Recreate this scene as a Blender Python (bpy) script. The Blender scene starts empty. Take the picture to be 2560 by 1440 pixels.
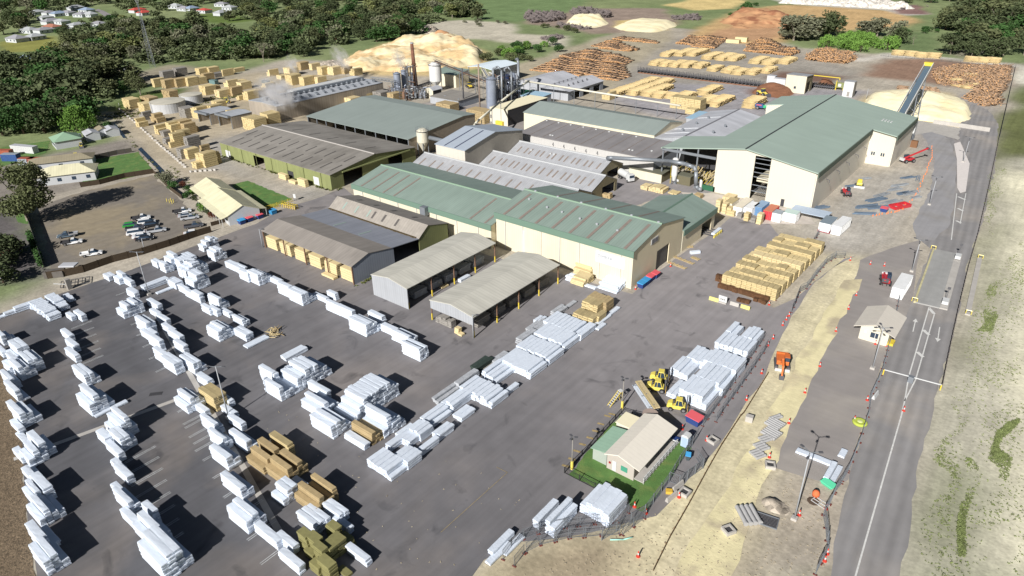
import bpy, math, random
import numpy as np
from mathutils import Vector, Matrix
random.seed(7); np.random.seed(7)
R=math.radians
# ------------------------------------------------------------------ camera, world, sun
# Axes: X runs along the long walls of the mill (away to the south east), Y across them, Z up, metres.
scn=bpy.context.scene; col=scn.collection
CAM_H=75.0; PITCH=R(27.8); ROLL=R(1.02); YAW=R(39)
cam=bpy.data.cameras.new('camera'); cam_o=bpy.data.objects.new('camera',cam); col.objects.link(cam_o)
fw=Vector((0,math.cos(PITCH),-math.sin(PITCH))); rt=Vector((1,0,0)); up=rt.cross(fw)
r2=math.cos(ROLL)*rt-math.sin(ROLL)*up; u2=math.cos(ROLL)*up+math.sin(ROLL)*rt
Mz=Matrix.Rotation(YAW,3,'Z')
cols=[Mz@r2,Mz@u2,Mz@(-fw)]
cam_o.matrix_world=Matrix(((cols[0].x,cols[1].x,cols[2].x,0),(cols[0].y,cols[1].y,cols[2].y,0),(cols[0].z,cols[1].z,cols[2].z,CAM_H),(0,0,0,1)))
cam.sensor_width=36; cam.lens=36*1735/2560; cam.clip_start=1; cam.clip_end=20000
scn.camera=cam_o
w=bpy.data.worlds.new("World"); scn.world=w; w.use_nodes=True
nt=w.node_tree; nt.nodes.clear()
sky=nt.nodes.new('ShaderNodeTexSky'); sky.sky_type='NISHITA'; sky.sun_disc=False
sky.sun_elevation=R(31); sky.sun_rotation=R(172); sky.altitude=50
bg=nt.nodes.new('ShaderNodeBackground'); bg.inputs[1].default_value=0.027
wo=nt.nodes.new('ShaderNodeOutputWorld'); nt.links.new(sky.outputs[0],bg.inputs[0]); nt.links.new(bg.outputs[0],wo.inputs[0])
sl=bpy.data.lights.new('sun','SUN'); sl.energy=5.0; sl.angle=R(0.5); sl.color=(1,0.965,0.92)
so=bpy.data.objects.new('sun',sl); col.objects.link(so)
sd=Vector((math.cos(R(98))*math.cos(R(31)),math.sin(R(98))*math.cos(R(31)),-math.sin(R(31))))
so.rotation_euler=sd.to_track_quat('-Z','Y').to_euler(); so.location=(0,-100,200)
scn.view_settings.view_transform='Standard'; scn.view_settings.look='None'; scn.view_settings.exposure=0.4; scn.view_settings.gamma=1
scn.cycles.max_bounces=6; scn.cycles.volume_bounces=2
# ------------------------------------------------------------------ materials
MATS={}
def mat(name,c,rough=.8,metal=0,spec=.3,noise=0.0,nscale=1.0,c2=None,n2=None,streak=None,stripe=None,bump=0,bscale=4,rand=0,vor=None,detail=4,band=None,spots=None,dust=None):
    """principled material: base colour varied by noise (noise), streaks along an axis, ribs (stripe) and per-object variation (rand)"""
    if name in MATS: return MATS[name]
    m=bpy.data.materials.new(name); m.use_nodes=True; t=m.node_tree; N=t.nodes; L=t.links
    b=N['Principled BSDF']; b.inputs['Roughness'].default_value=rough; b.inputs['Metallic'].default_value=metal
    b.inputs['Specular IOR Level'].default_value=spec
    tc=N.new('ShaderNodeTexCoord'); 
    cs=N.new('ShaderNodeRGB'); cs.outputs[0].default_value=(*c,1); out=cs.outputs[0]
    def ramp(src,lo,hi):
        r=N.new('ShaderNodeMapRange'); r.inputs[1].default_value=lo; r.inputs[2].default_value=hi; L.new(src,r.inputs[0]); return r.outputs[0]
    def nz(scale,det=detail,vec=None,dist=0):
        n=N.new('ShaderNodeTexNoise'); n.inputs['Scale'].default_value=scale; n.inputs['Detail'].default_value=det; n.inputs['Distortion'].default_value=dist
        L.new(vec or tc.outputs['Object'],n.inputs['Vector']); return n.outputs[0]
    if c2 is not None:
        s,lo,hi=n2 or (0.1,.45,.6)
        mx=N.new('ShaderNodeMix'); mx.data_type='RGBA'; L.new(ramp(nz(s,6,dist=.3),lo,hi),mx.inputs[0]); L.new(out,mx.inputs[6]); mx.inputs[7].default_value=(*c2,1); out=mx.outputs[2]
    def mul(out,fac_src,lo,hi):
        r=N.new('ShaderNodeMapRange'); r.inputs[1].default_value=.25; r.inputs[2].default_value=.75; r.inputs[3].default_value=lo; r.inputs[4].default_value=hi; L.new(fac_src,r.inputs[0])
        v=N.new('ShaderNodeVectorMath'); v.operation='SCALE'; L.new(out,v.inputs[0]); L.new(r.outputs[0],v.inputs['Scale']); return v.outputs[0]
    if dust:  # gradient along one direction: dust and lens haze painted into the colour
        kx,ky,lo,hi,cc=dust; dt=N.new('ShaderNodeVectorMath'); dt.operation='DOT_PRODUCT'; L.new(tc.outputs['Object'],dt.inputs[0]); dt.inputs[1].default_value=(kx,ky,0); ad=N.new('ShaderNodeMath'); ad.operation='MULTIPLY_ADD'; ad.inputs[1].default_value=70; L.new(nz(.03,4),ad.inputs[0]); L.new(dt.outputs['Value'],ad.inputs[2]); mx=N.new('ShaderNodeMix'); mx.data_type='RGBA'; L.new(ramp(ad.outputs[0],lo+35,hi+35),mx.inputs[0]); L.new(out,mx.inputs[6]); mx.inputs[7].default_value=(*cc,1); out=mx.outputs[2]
    if spots:
        cc,s,lo,hi=spots; mx=N.new('ShaderNodeMix'); mx.data_type='RGBA'; fr=ramp(nz(s,8,dist=1.2),lo,hi); f2=N.new('ShaderNodeMath'); f2.operation='MULTIPLY'; f2.inputs[1].default_value=.55; L.new(fr,f2.inputs[0]); L.new(f2.outputs[0],mx.inputs[0]); L.new(out,mx.inputs[6]); mx.inputs[7].default_value=(*cc,1); out=mx.outputs[2]
    if band:
        kx,ky,per,amt,ph=band; dt=N.new('ShaderNodeVectorMath'); dt.operation='DOT_PRODUCT'; L.new(tc.outputs['Object'],dt.inputs[0]); dt.inputs[1].default_value=(kx,ky,0); ma=N.new('ShaderNodeMath'); ma.operation='MULTIPLY_ADD'; ma.inputs[1].default_value=2*math.pi/per; ma.inputs[2].default_value=-ph*2*math.pi/per; L.new(dt.outputs['Value'],ma.inputs[0]); sn=N.new('ShaderNodeMath'); sn.operation='COSINE'; L.new(ma.outputs[0],sn.inputs[0])
        r=N.new('ShaderNodeMapRange'); r.inputs[1].default_value=-1; r.inputs[2].default_value=1; r.inputs[3].default_value=1-amt; r.inputs[4].default_value=1+amt*.6; L.new(sn.outputs[0],r.inputs[0]); v=N.new('ShaderNodeVectorMath'); v.operation='SCALE'; L.new(out,v.inputs[0]); L.new(r.outputs[0],v.inputs['Scale']); out=v.outputs[0]
    if noise: out=mul(out,nz(nscale),1-noise,1+noise)
    if streak:
        ax,amt,sc=streak; mp=N.new('ShaderNodeMapping'); L.new(tc.outputs['Object'],mp.inputs[0])
        s=[sc,sc,sc]; s['xyz'.index(ax)]=sc*.04; mp.inputs['Scale'].default_value=s
        out=mul(out,nz(1.0,5,mp.outputs[0]),1-amt,1+amt)
    hgt=None
    if stripe:
        ax,per,amt=stripe; sx=N.new('ShaderNodeSeparateXYZ'); L.new(tc.outputs['Object'],sx.inputs[0])
        mm=N.new('ShaderNodeMath'); mm.operation='MULTIPLY'; mm.inputs[1].default_value=2*math.pi/per; L.new(sx.outputs['xyz'.index(ax)],mm.inputs[0])
        sn=N.new('ShaderNodeMath'); sn.operation='SINE'; L.new(mm.outputs[0],sn.inputs[0]); hgt=sn.outputs[0]
        r=N.new('ShaderNodeMapRange'); r.inputs[1].default_value=-1; r.inputs[2].default_value=-.6; r.inputs[3].default_value=1-amt; r.inputs[4].default_value=1; L.new(sn.outputs[0],r.inputs[0])
        v=N.new('ShaderNodeVectorMath'); v.operation='SCALE'; L.new(out,v.inputs[0]); L.new(r.outputs[0],v.inputs['Scale']); out=v.outputs[0]
    if vor:
        sc,amt=vor; vo=N.new('ShaderNodeTexVoronoi'); vo.inputs['Scale'].default_value=sc; L.new(tc.outputs['Object'],vo.inputs['Vector'])
        sp=N.new('ShaderNodeSeparateColor'); L.new(vo.outputs['Color'],sp.inputs[0])
        r=N.new('ShaderNodeMapRange'); r.inputs[3].default_value=1-amt; r.inputs[4].default_value=1+amt; L.new(sp.outputs[0],r.inputs[0])
        v=N.new('ShaderNodeVectorMath'); v.operation='SCALE'; L.new(out,v.inputs[0]); L.new(r.outputs[0],v.inputs['Scale']); out=v.outputs[0]
    if rand:
        oi=N.new('ShaderNodeObjectInfo'); r=N.new('ShaderNodeMapRange'); r.inputs[3].default_value=1-rand; r.inputs[4].default_value=1+rand; L.new(oi.outputs['Random'],r.inputs[0])
        v=N.new('ShaderNodeVectorMath'); v.operation='SCALE'; L.new(out,v.inputs[0]); L.new(r.outputs[0],v.inputs['Scale']); out=v.outputs[0]
    L.new(out,b.inputs['Base Color'])
    if bump:
        bp=N.new('ShaderNodeBump'); bp.inputs['Strength'].default_value=min(1,bump); bp.inputs['Distance'].default_value=.1
        L.new(nz(bscale),bp.inputs['Height']); L.new(bp.outputs[0],b.inputs['Normal'])
    m.diffuse_color=(*c,1); MATS[name]=m; return m
def rgb(r,g,b,k=1.0):
    f=lambda v:((v/255+.055)/1.055)**2.4 if v>10 else v/255/12.92
    return (f(r)*k,f(g)*k,f(b)*k)
def P(name,r,g,b,k=.8,**kw): return mat(name,rgb(r,g,b,k),**kw)
# ------------------------------------------------------------------ mesh helpers
class MB:
    def __init__(s): s.v=[]; s.f=[]
    def quad(s,*p):
        n=len(s.v); s.v+= [tuple(q) for q in p]; s.f.append(tuple(range(n,n+len(p)))); return s
    def hexa(s,bot,top):
        n=len(s.v); s.v+=[tuple(q) for q in bot]+[tuple(q) for q in top]; k=len(bot)
        s.f.append(tuple(range(n+k-1,n-1,-1))); s.f.append(tuple(range(n+k,n+2*k)))
        for i in range(k): j=(i+1)%k; s.f.append((n+i,n+j,n+k+j,n+k+i))
        return s
    def box(s,x0,x1,y0,y1,z0,z1): return s.hexa([(x0,y0,z0),(x1,y0,z0),(x1,y1,z0),(x0,y1,z0)],[(x0,y0,z1),(x1,y0,z1),(x1,y1,z1),(x0,y1,z1)])
    def cb(s,cx,cy,cz,sx,sy,sz,rz=0):
        c,d=math.cos(rz),math.sin(rz)
        q=[(cx+c*x*sx/2-d*y*sy/2,cy+d*x*sx/2+c*y*sy/2) for x,y in ((-1,-1),(1,-1),(1,1),(-1,1))]
        return s.hexa([(*p,cz-sz/2) for p in q],[(*p,cz+sz/2) for p in q])
    def prism(s,poly,z0,z1): return s.hexa([(x,y,z0) for x,y in poly],[(x,y,z1) for x,y in poly])
    def bar(s,p,q,w,h=None):
        p=Vector(p); q=Vector(q); h=h or w; d=(q-p); 
        if d.length<1e-6: return s
        d.normalize(); a=d.cross(Vector((0,0,1)))
        if a.length<1e-3: a=Vector((1,0,0))
        a.normalize(); u=a.cross(d); a=a*w/2; u=u*h/2
        return s.hexa([p-a-u,p+a-u,p+a+u,p-a+u],[q-a-u,q+a-u,q+a+u,q-a+u])
    def cyl(s,p,q,r,r2=None,n=10):
        p=Vector(p); q=Vector(q); r2=r if r2 is None else r2; d=(q-p).normalized(); a=d.cross(Vector((0,0,1)))
        if a.length<1e-3: a=Vector((1,0,0))
        a.normalize(); u=a.cross(d)
        ring=lambda c,rr:[c+(a*math.cos(2*math.pi*i/n)+u*math.sin(2*math.pi*i/n))*rr for i in range(n)]
        return s.hexa(ring(p,r),ring(q,max(r2,.001)))
    def tube(s,pts,r,n=8):
        for a,b in zip(pts,pts[1:]): s.cyl(a,b,r,n=n)
        for p in pts[1:-1]: s.ball(p,r,n)
        return s
    def ball(s,c,r,n=8,sz=1):
        c=Vector(c); m=max(3,n//2); st=len(s.v)
        s.v.append((c.x,c.y,c.z-r*sz))
        for i in range(1,m):
            th=math.pi*i/m
            for j in range(n): ph=2*math.pi*j/n; s.v.append((c.x+r*math.sin(th)*math.cos(ph),c.y+r*math.sin(th)*math.sin(ph),c.z-r*sz*math.cos(th)))
        s.v.append((c.x,c.y,c.z+r*sz)); e=len(s.v)-1
        for j in range(n):
            k=(j+1)%n; s.f.append((st,st+1+k,st+1+j)); 
            for i in range(m-2): s.f.append((st+1+i*n+j,st+1+i*n+k,st+1+(i+1)*n+k,st+1+(i+1)*n+j))
            s.f.append((e,st+1+(m-2)*n+j,st+1+(m-2)*n+k))
        return s
    def lathe(s,cx,cy,prof,n=20):
        st=len(s.v)
        for r,z in prof:
            for j in range(n): ph=2*math.pi*j/n; s.v.append((cx+r*math.cos(ph),cy+r*math.sin(ph),z))
        for i in range(len(prof)-1):
            for j in range(n): k=(j+1)%n; s.f.append((st+i*n+j,st+i*n+k,st+(i+1)*n+k,st+(i+1)*n+j))
        s.f.append(tuple(st+j for j in reversed(range(n)))); s.f.append(tuple(st+(len(prof)-1)*n+j for j in range(n)))
        return s
    def mesh(s,name,m):
        me=bpy.data.meshes.new(name); me.from_pydata([tuple(v) for v in s.v],[],s.f); 
        if m: me.materials.append(m)
        me.update(); return me
    def build(s,name,m,parent=None,smooth=False,bevel=0):
        me=s.mesh(name,m)
        if smooth: me.polygons.foreach_set('use_smooth',[True]*len(me.polygons))
        o=bpy.data.objects.new(name,me); col.objects.link(o)
        if parent is not None:
            o.parent=parent
        if bevel:
            b=o.modifiers.new('bevel','BEVEL'); b.width=bevel; b.segments=2; b.limit_method='ANGLE'
        return o
def tag(o,label=None,cat=None,group=None,kind=None):
    if label: o['label']=label
    if cat: o['category']=cat
    if group: o['group']=group
    if kind: o['kind']=kind
    return o
def T(name,label,cat,loc=(0,0,0),rz=0,group=None):
    o=bpy.data.objects.new(name,None); col.objects.link(o); o.location=loc if len(loc)==3 else (*loc,0); o.rotation_euler=(0,0,rz); o.empty_display_size=.5
    return tag(o,label,cat,group)
def link(name,me,parent=None,loc=None,rz=None):
    o=bpy.data.objects.new(name,me); col.objects.link(o)
    if parent is not None: o.parent=parent
    if loc is not None: o.location=loc
    if rz is not None: o.rotation_euler=(0,0,rz)
    return o
def copy_tree(o,parent=None):
    c=o.copy(); col.objects.link(c); c.parent=parent
    for ch in list(o.children): copy_tree(ch,c)
    return c
def inpoly(poly,X,Y):
    ins=np.zeros(X.shape,bool); n=len(poly)
    for i in range(n):
        x1,y1=poly[i]; x2,y2=poly[(i+1)%n]
        c=((y1>Y)!=(y2>Y)); 
        with np.errstate(divide='ignore',invalid='ignore'): xi=(x2-x1)*(Y-y1)/(y2-y1+1e-12)+x1
        ins^=c&(X<xi)
    return ins
def pip(poly,x,y):
    ins=False; n=len(poly); x1,y1=poly[-1]
    for x2,y2 in poly:
        if (y1>y)!=(y2>y) and x<(x2-x1)*(y-y1)/(y2-y1)+x1: ins=not ins
        x1,y1=x2,y2
    return ins
def rough_edge(poly,step=2.0,amp=.5,seed=0):
    r=random.Random(seed); out=[]
    for (x1,y1),(x2,y2) in zip(poly,poly[1:]+poly[:1]):
        L=math.hypot(x2-x1,y2-y1); n=max(1,int(L/step)); nx,ny=(y2-y1)/(L+1e-6),-(x2-x1)/(L+1e-6)
        for i in range(n):
            t=i/n; k=(r.random()-.5)*2*amp*(0 if i==0 else 1); out.append((x1+(x2-x1)*t+nx*k,y1+(y2-y1)*t+ny*k))
    return out
def sheet(name,poly,z,m,amp=.0,step=2.0,seed=1,label=None,cat=None,kind='structure'):
    """flat sheet with its own edge, a few centimetres above what lies below"""
    import bmesh
    pts=rough_edge(poly,step,amp,seed) if amp else poly
    bm=bmesh.new(); vs=[bm.verts.new((x,y,z)) for x,y in pts]; es=[bm.edges.new((vs[i],vs[(i+1)%len(vs)])) for i in range(len(vs))]
    bmesh.ops.triangle_fill(bm,use_beauty=True,use_dissolve=False,edges=es,normal=(0,0,1))
    for f in bm.faces:
        if f.normal.z<0: f.normal_flip()
    me=bpy.data.meshes.new(name); bm.to_mesh(me); bm.free(); me.materials.append(m)
    o=bpy.data.objects.new(name,me); col.objects.link(o); return tag(o,label,cat,None,kind)

# ------------------------------------------------------------------ ground
def C(r,g,b,k=.62):
    return rgb(r,g,b,k)
def CH(r,g,b,k=.62):
    return rgb(r,g,b,k*1.38)
ZONES=[ # polygon, colour, edge softness in metres
([(-347.8,131.1),(-382.5,181.8),(-382.3,214.8),(-400.2,264.7),(-365.3,287.5),(-260.2,296.5),(-264.3,353.7),(-279.5,451.2),(-292.9,533.2),(-188.3,519.8),(-147.6,482.6),(-100.3,485.9),(-27.2,493.7),(-17.3,348.9),(-6.1,219.7),(-2.7,166.2),(-1.4,128.6),(2.5,76.1),(-92.8,2.1),(-176.8,26.5),(-186.2,48.8),(-223.4,59.8),(-253.8,66.3),(-266.9,71),(-279.6,113.3),(-309.1,120.7)],CH(182,174,160,.66),3),
([(-352.2,142.2),(-377.3,232.3),(-312,255),(-239.8,193.3),(-271.3,147.4),(-204.4,106.8),(-220.3,104.8),(-262.7,112.6),(-321.3,128)],CH(190,178,155),4),
([(-403.4,222.4),(-448.3,216.3),(-434.2,187.1),(-416.1,171.8),(-382.5,181.8),(-370.5,222.6)],CH(168,160,140),3),
([(-295.1,60.8),(-297.3,81.7),(-294.1,120.2),(-260.2,111.4),(-246.8,85.6),(-249.6,64.9),(-242.7,45.6)],CH(150,143,135),2),
([(-286.4,47.2),(-241.7,62.1),(-186.2,48.8),(-192.9,23.4)],CH(112,108,108),1),
([(-363.9,280.1),(-393,346.1),(-391.8,380.7),(-371.4,393.5),(-310.6,358.8),(-272.9,316.5),(-278.8,284.1),(-305.1,266.4),(-338.5,265.5)],CH(228,203,150),3),
([(-452.7,436.4),(-435.6,477.9),(-379.8,480.5),(-343.8,434.8),(-304.6,447.1),(-273.6,401.8),(-349.8,400.1),(-379.9,381.2)],CH(205,198,180),3),
([(-395.2,508.5),(-399.7,599.3),(-330.6,646.8),(-265.6,549.7),(-265.3,496.1),(-295.2,465),(-345.6,484),(-371.3,485.7)],CH(165,148,135),4),
([(-320,540.8),(-308.2,560.5),(-272.8,557),(-257.2,506.1),(-274.6,500.5),(-298.1,507.4)],CH(222,200,140),2),
([(-340.5,665.7),(-346.2,749.1),(-314.8,791.4),(-283,732.4),(-273.4,671.8),(-296.1,643.5)],CH(228,205,145),3),
([(-227.3,472.8),(-246.7,561.1),(-263.3,666.2),(-244.7,728.2),(-188,736.2),(-140.1,719.4),(-112,656.8),(-119.3,611.5),(-145.6,582.5),(-167.2,533),(-165.3,481),(-196.9,470.9)],CH(208,176,128,.64),4),
([(-221.5,499.1),(-230.2,585.7),(-251.2,654.9),(-205,615.8),(-180.9,573.7),(-176.8,504.7),(-200.5,479)],CH(200,160,124,.64),4),
([(-270.5,766.6),(-238.8,832.3),(-165.3,802.3),(-114.6,717.2),(-128.1,692.8),(-158.1,726.9),(-235,733.6)],CH(205,200,190),2),
([(-160,763.8),(-140.9,786.7),(-114.1,714.2),(-140.2,705.6)],CH(150,120,115),2),
([(-260.2,296.5),(-279.5,451.2),(-279.6,535.5),(-207.4,444.3),(-194.7,340.4),(-171.1,308),(-170.5,277.5),(-229.7,303.8)],CH(185,175,152),4),
([(-200.4,350.2),(-235.9,490),(-204.2,487.4),(-121.7,447),(-90.1,410.4),(-89,364),(-117,334.3),(-181.5,318)],CH(172,166,156),3),
([(-183.1,328.9),(-77.9,377),(-71.2,336.8),(-95.9,302.2),(-127.4,272),(-174.8,284.4)],CH(168,165,168),3),
([(-130.7,399.4),(-96.9,405.9),(-99.1,385.6),(-118.9,372.2),(-129.3,377.7)],CH(130,104,92),3),
([(-90.1,410.4),(-93.3,465.6),(-71.9,486),(-48.6,479.7),(-31.1,476.7),(-28.2,405.5),(-37.9,404.2),(-57.9,409.9)],CH(158,130,112),3),
([(-126.6,343.8),(-110.7,366),(-104.7,342.7),(-119.4,330.6)],CH(140,100,78),2),
([(-133.8,455.6),(-104.7,450.3),(-94,478.2),(-57.9,488.8),(-45,482),(-29.6,480.5),(-30.7,491.4),(-95.5,494.3),(-106.4,465.1)],CH(222,216,205),2),
([(-84.4,367.1),(-36.5,394.5),(-21.2,346.2),(-14.8,273.5),(-15,228.1),(-37.6,279.5),(-44.5,307.3),(-68.4,338.8)],CH(165,160,158),3),
([(-78.2,350.8),(-73.2,372.6),(-49.3,391.1),(-32.4,354.9),(-28.5,318.6),(-44.5,314.6),(-67.9,330.3)],CH(226,208,160),3),
([(-21.1,323.8),(-20.1,498.4),(31.2,479.5),(28.2,276.1),(-3.9,252.8),(-7.8,233.4),(-11.2,230.9)],CH(118,124,82),3),
([(-10,206.7),(-13.9,285),(-7.9,294.9),(28.8,315.6),(25.6,94),(-1,73.4),(-3.6,128.5)],CH(200,196,178,.6),3),
([(-10.1,271.7),(28.6,299.6),(25.6,94),(12.1,83.6),(7.1,117.4),(3.5,162.3)],CH(228,223,196,.68),4),
([(-30,484.6),(-3.3,524.6),(0.7,441.5),(-25.9,429.1)],CH(225,220,205),2),
([(-10,216.9),(-6.1,219.7),(-0.6,140.5),(-2.1,139.3)],CH(160,160,128),3),
([(1.9,107.5),(4.3,105.9),(5.6,89.6),(5.1,85.8)],CH(120,132,85),3),
([(-38.6,170.1),(-31.5,175.4),(-26.5,165.2),(-25.4,140.6),(-23,110.7),(-21.1,89.8),(-18.5,78.2),(-15.8,61.9),(-44.5,39.6),(-43.3,50.8),(-35.2,60.1),(-31.6,67.1),(-32.3,83.6),(-33.4,119.1),(-35,142)],CH(216,206,172,.68),2),
([(-40.6,42.6),(-41.4,51),(-33.8,59.9),(-30.5,65.1),(-28.2,56.8),(-27.2,53.1)],CH(162,148,126),3),
([(-20.9,57.9),(-22,64.8),(-19.3,72.9),(-17.2,71.9),(-14.2,63.1)],CH(180,168,150),3),
([(-22.7,87.4),(-11.7,92.6),(-9.8,85.9),(-8.7,75.1),(-13.8,74.5),(-18,73.9),(-20.7,76.4)],CH(182,172,156,.66),3),
([(-47.7,189.2),(-45.4,246.3),(-34.8,259.1),(-26.8,236),(-25.9,191.7),(-31.5,175.4),(-39.3,175.6)],CH(182,177,168,.68),3),
([(-265.6,144),(-196,113),(-178.1,130.6),(-174.5,115.5),(-193,119.8),(-223.1,118.1),(-236.5,113.9),(-265.5,136.9)],CH(176,172,166),3),
([(-299.2,74.5),(-323,82.3),(-316.5,97.2),(-298.9,89.8),(-297.3,81.7)],CH(75,110,45),1),
([(-535.5,582.4),(-586.1,703.1),(-474.5,761.7),(-391.3,573.4),(-385,492.5),(-429.5,481.6)],CH(124,146,100),4),
([(-357,138.9),(-378.8,160.6),(-371.4,189.3),(-355.9,176.3),(-352.4,150),(-337.6,133.7)],CH(95,112,62),2),
([(-654.6,191.4),(-654.7,228.3),(-594.8,217.8),(-484.1,176.6),(-478.2,165.1),(-568.1,192.5),(-598.4,172.9)],CH(150,150,85),3),
([(-684.7,364.5),(-688.5,400.7),(-600.6,379.3),(-600.3,347.1),(-648.2,344.1)],CH(110,130,70),4),
([(-71.3,531.6),(-51.9,605.1),(-35,573.9),(-57.9,488.8)],CH(150,146,128),3),
([(-116.7,588),(-91.1,603.8),(-73.9,520.7),(-94.2,498.6)],CH(120,138,95),3),
]
AS,BS=3.0,3.0
gx=np.arange(-1500,240,AS); gy=np.arange(-60,1300,BS); X,Y=np.meshgrid(gx,gy)
def wob(X,Y,s,seed):
    r=np.random.RandomState(seed); o=np.zeros_like(X)
    for i in range(7):
        an=r.rand()*6.28; k=s*(.6+r.rand()*1.6); o+=np.sin((X*math.cos(an)+Y*math.sin(an))*k+r.rand()*6.28)
    return o/3.5
Xw=X+wob(X,Y,.12,1)*2.2; Yw=Y+wob(X,Y,.12,2)*2.2
colr=np.zeros(X.shape+(3,)); g1=np.array(CH(118,134,92,.7)); g2=np.array(CH(140,150,108,.7)); k=np.clip(.5+.5*wob(X,Y,.03,5),0,1)[...,None]
colr[:]=g1*(1-k)+g2*k
def blur(m,n):
    for _ in range(n):
        m=(m+np.roll(m,1,0)+np.roll(m,-1,0)+np.roll(m,1,1)+np.roll(m,-1,1))/5
    return m
for poly,c,soft in ZONES:
    m=inpoly(poly,Xw,Yw).astype(float); m=blur(m,max(1,int(soft)-1))
    colr=colr*(1-m[...,None])+np.array(c)*m[...,None]
n0,n1=X.shape; idx=np.arange(n0*n1).reshape(n0,n1)
faces=np.stack([idx[:-1,:-1],idx[:-1,1:],idx[1:,1:],idx[1:,:-1]],-1).reshape(-1,4)
me=bpy.data.meshes.new('ground'); Z=np.zeros(X.size)
co=np.stack([X.ravel(),Y.ravel(),Z],-1)
me.vertices.add(len(co)); me.vertices.foreach_set('co',co.ravel()); me.loops.add(faces.size); me.loops.foreach_set('vertex_index',faces.ravel())
me.polygons.add(len(faces)); me.polygons.foreach_set('loop_start',np.arange(0,faces.size,4)); me.update(calc_edges=True)
at=me.color_attributes.new('Col','FLOAT_COLOR','POINT'); at.data.foreach_set('color',np.concatenate([colr.reshape(-1,3),np.ones((X.size,1))],1).ravel())
gm=mat('ground_soil',(.3,.3,.3),rough=.95,spec=.1,noise=.16,nscale=.35,bump=.6,bscale=1.2,detail=8)
t=gm.node_tree; an=t.nodes.new('ShaderNodeAttribute'); an.attribute_name='Col'
rgbn=[n for n in t.nodes if n.type=='RGB'][0]
# tufts and worn patches break the soil colour up at two further sizes
tc=[n for n in t.nodes if n.type=='TEX_COORD'][0]
def _var(src,sc,lo,hi,det=5,stretch=None):
    n=t.nodes.new('ShaderNodeTexNoise'); n.inputs['Scale'].default_value=sc; n.inputs['Detail'].default_value=det
    if stretch:
        mp=t.nodes.new('ShaderNodeMapping'); mp.inputs['Scale'].default_value=stretch; mp.inputs['Rotation'].default_value=(0,0,R(6)); t.links.new(tc.outputs['Object'],mp.inputs[0]); t.links.new(mp.outputs[0],n.inputs['Vector'])
    else: t.links.new(tc.outputs['Object'],n.inputs['Vector'])
    r=t.nodes.new('ShaderNodeMapRange'); r.inputs[1].default_value=.3; r.inputs[2].default_value=.7; r.inputs[3].default_value=lo; r.inputs[4].default_value=hi; t.links.new(n.outputs[0],r.inputs[0])
    v=t.nodes.new('ShaderNodeVectorMath'); v.operation='SCALE'; t.links.new(src,v.inputs[0]); t.links.new(r.outputs[0],v.inputs['Scale']); return v.outputs[0]
o1=_var(an.outputs['Color'],.06,.84,1.14); o2=_var(o1,1.6,.84,1.12); o2=_var(o2,1,.9,1.08,4,(.9,.07,1))
for l in list(rgbn.outputs[0].links): t.links.new(o2,l.to_socket)
me.materials.append(gm); go=bpy.data.objects.new('ground',me); col.objects.link(go); tag(go,'ground of gravel, dirt and pasture',None,None,'structure')
far=mat('pasture',CH(88,106,62),noise=.2,nscale=.02,rough=.95)
sheet('far_ground',[(-9000,-3000),(9000,-3000),(9000,12000),(-9000,12000)],-.6,far)
# ------------------------------------------------------------------ paved sheets
ASPH=mat('asphalt',CH(98,98,102,.64),rough=.9,spec=.25,noise=.12,nscale=.25,c2=CH(132,125,120,.64),n2=(.05,.48,.72),streak=('y',.1,.9),detail=8,spots=((.045,.045,.05),.16,.6,.74),dust=(.25,1,5,115,CH(146,142,143,.68)))  # yard pales towards the back: part dust, part haze put into the colour
ASPH_R=mat('asphalt_road',CH(142,140,140,.68),rough=.85,noise=.08,nscale=.4,c2=CH(160,154,148,.7),n2=(.06,.5,.7),streak=('y',.14,.42),detail=8,band=(1,.083,1.85,.09,1.75))
ASPH_D=mat('asphalt_new',CH(142,137,134,.76),rough=.9,noise=.07,nscale=.3,c2=CH(158,152,146,.7),n2=(.09,.5,.66),streak=('x',.05,.8),detail=8)
CONC=mat('concrete',CH(190,186,180,.6),rough=.85,noise=.1,nscale=.6)
DUST=mat('dust_gravel',CH(138,131,122,.58),rough=.95,noise=.12,nscale=.5,c2=CH(158,146,124,.6),n2=(.05,.46,.62),streak=('y',.1,.4),detail=8)
SAND=mat('yellow_sand',CH(222,212,170,.68),rough=.95,noise=.1,nscale=.6,c2=CH(196,184,156,.62),n2=(.12,.5,.62),bump=.5,bscale=2,detail=8,streak=('y',.1,.5))
GRAVEL=mat('brown_gravel',CH(118,103,84,.62),rough=.95,noise=.25,nscale=1.4,vor=(7,.5),bump=.8,bscale=5)
LAWN=mat('lawn_grass',CH(84,116,62,.8),rough=.95,noise=.18,nscale=.5,c2=CH(110,128,72,.74),n2=(.35,.5,.68),bump=.8,bscale=8,detail=8)
WATER=mat('creek_water',(.02,.035,.06),rough=.1,spec=.6)
PAINTW=mat('white_paint',(.62,.62,.6),rough=.7,noise=.15,nscale=2)
PAINTY=mat('yellow_paint',(.34,.26,.13),rough=.8,noise=.4,nscale=2)
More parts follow.
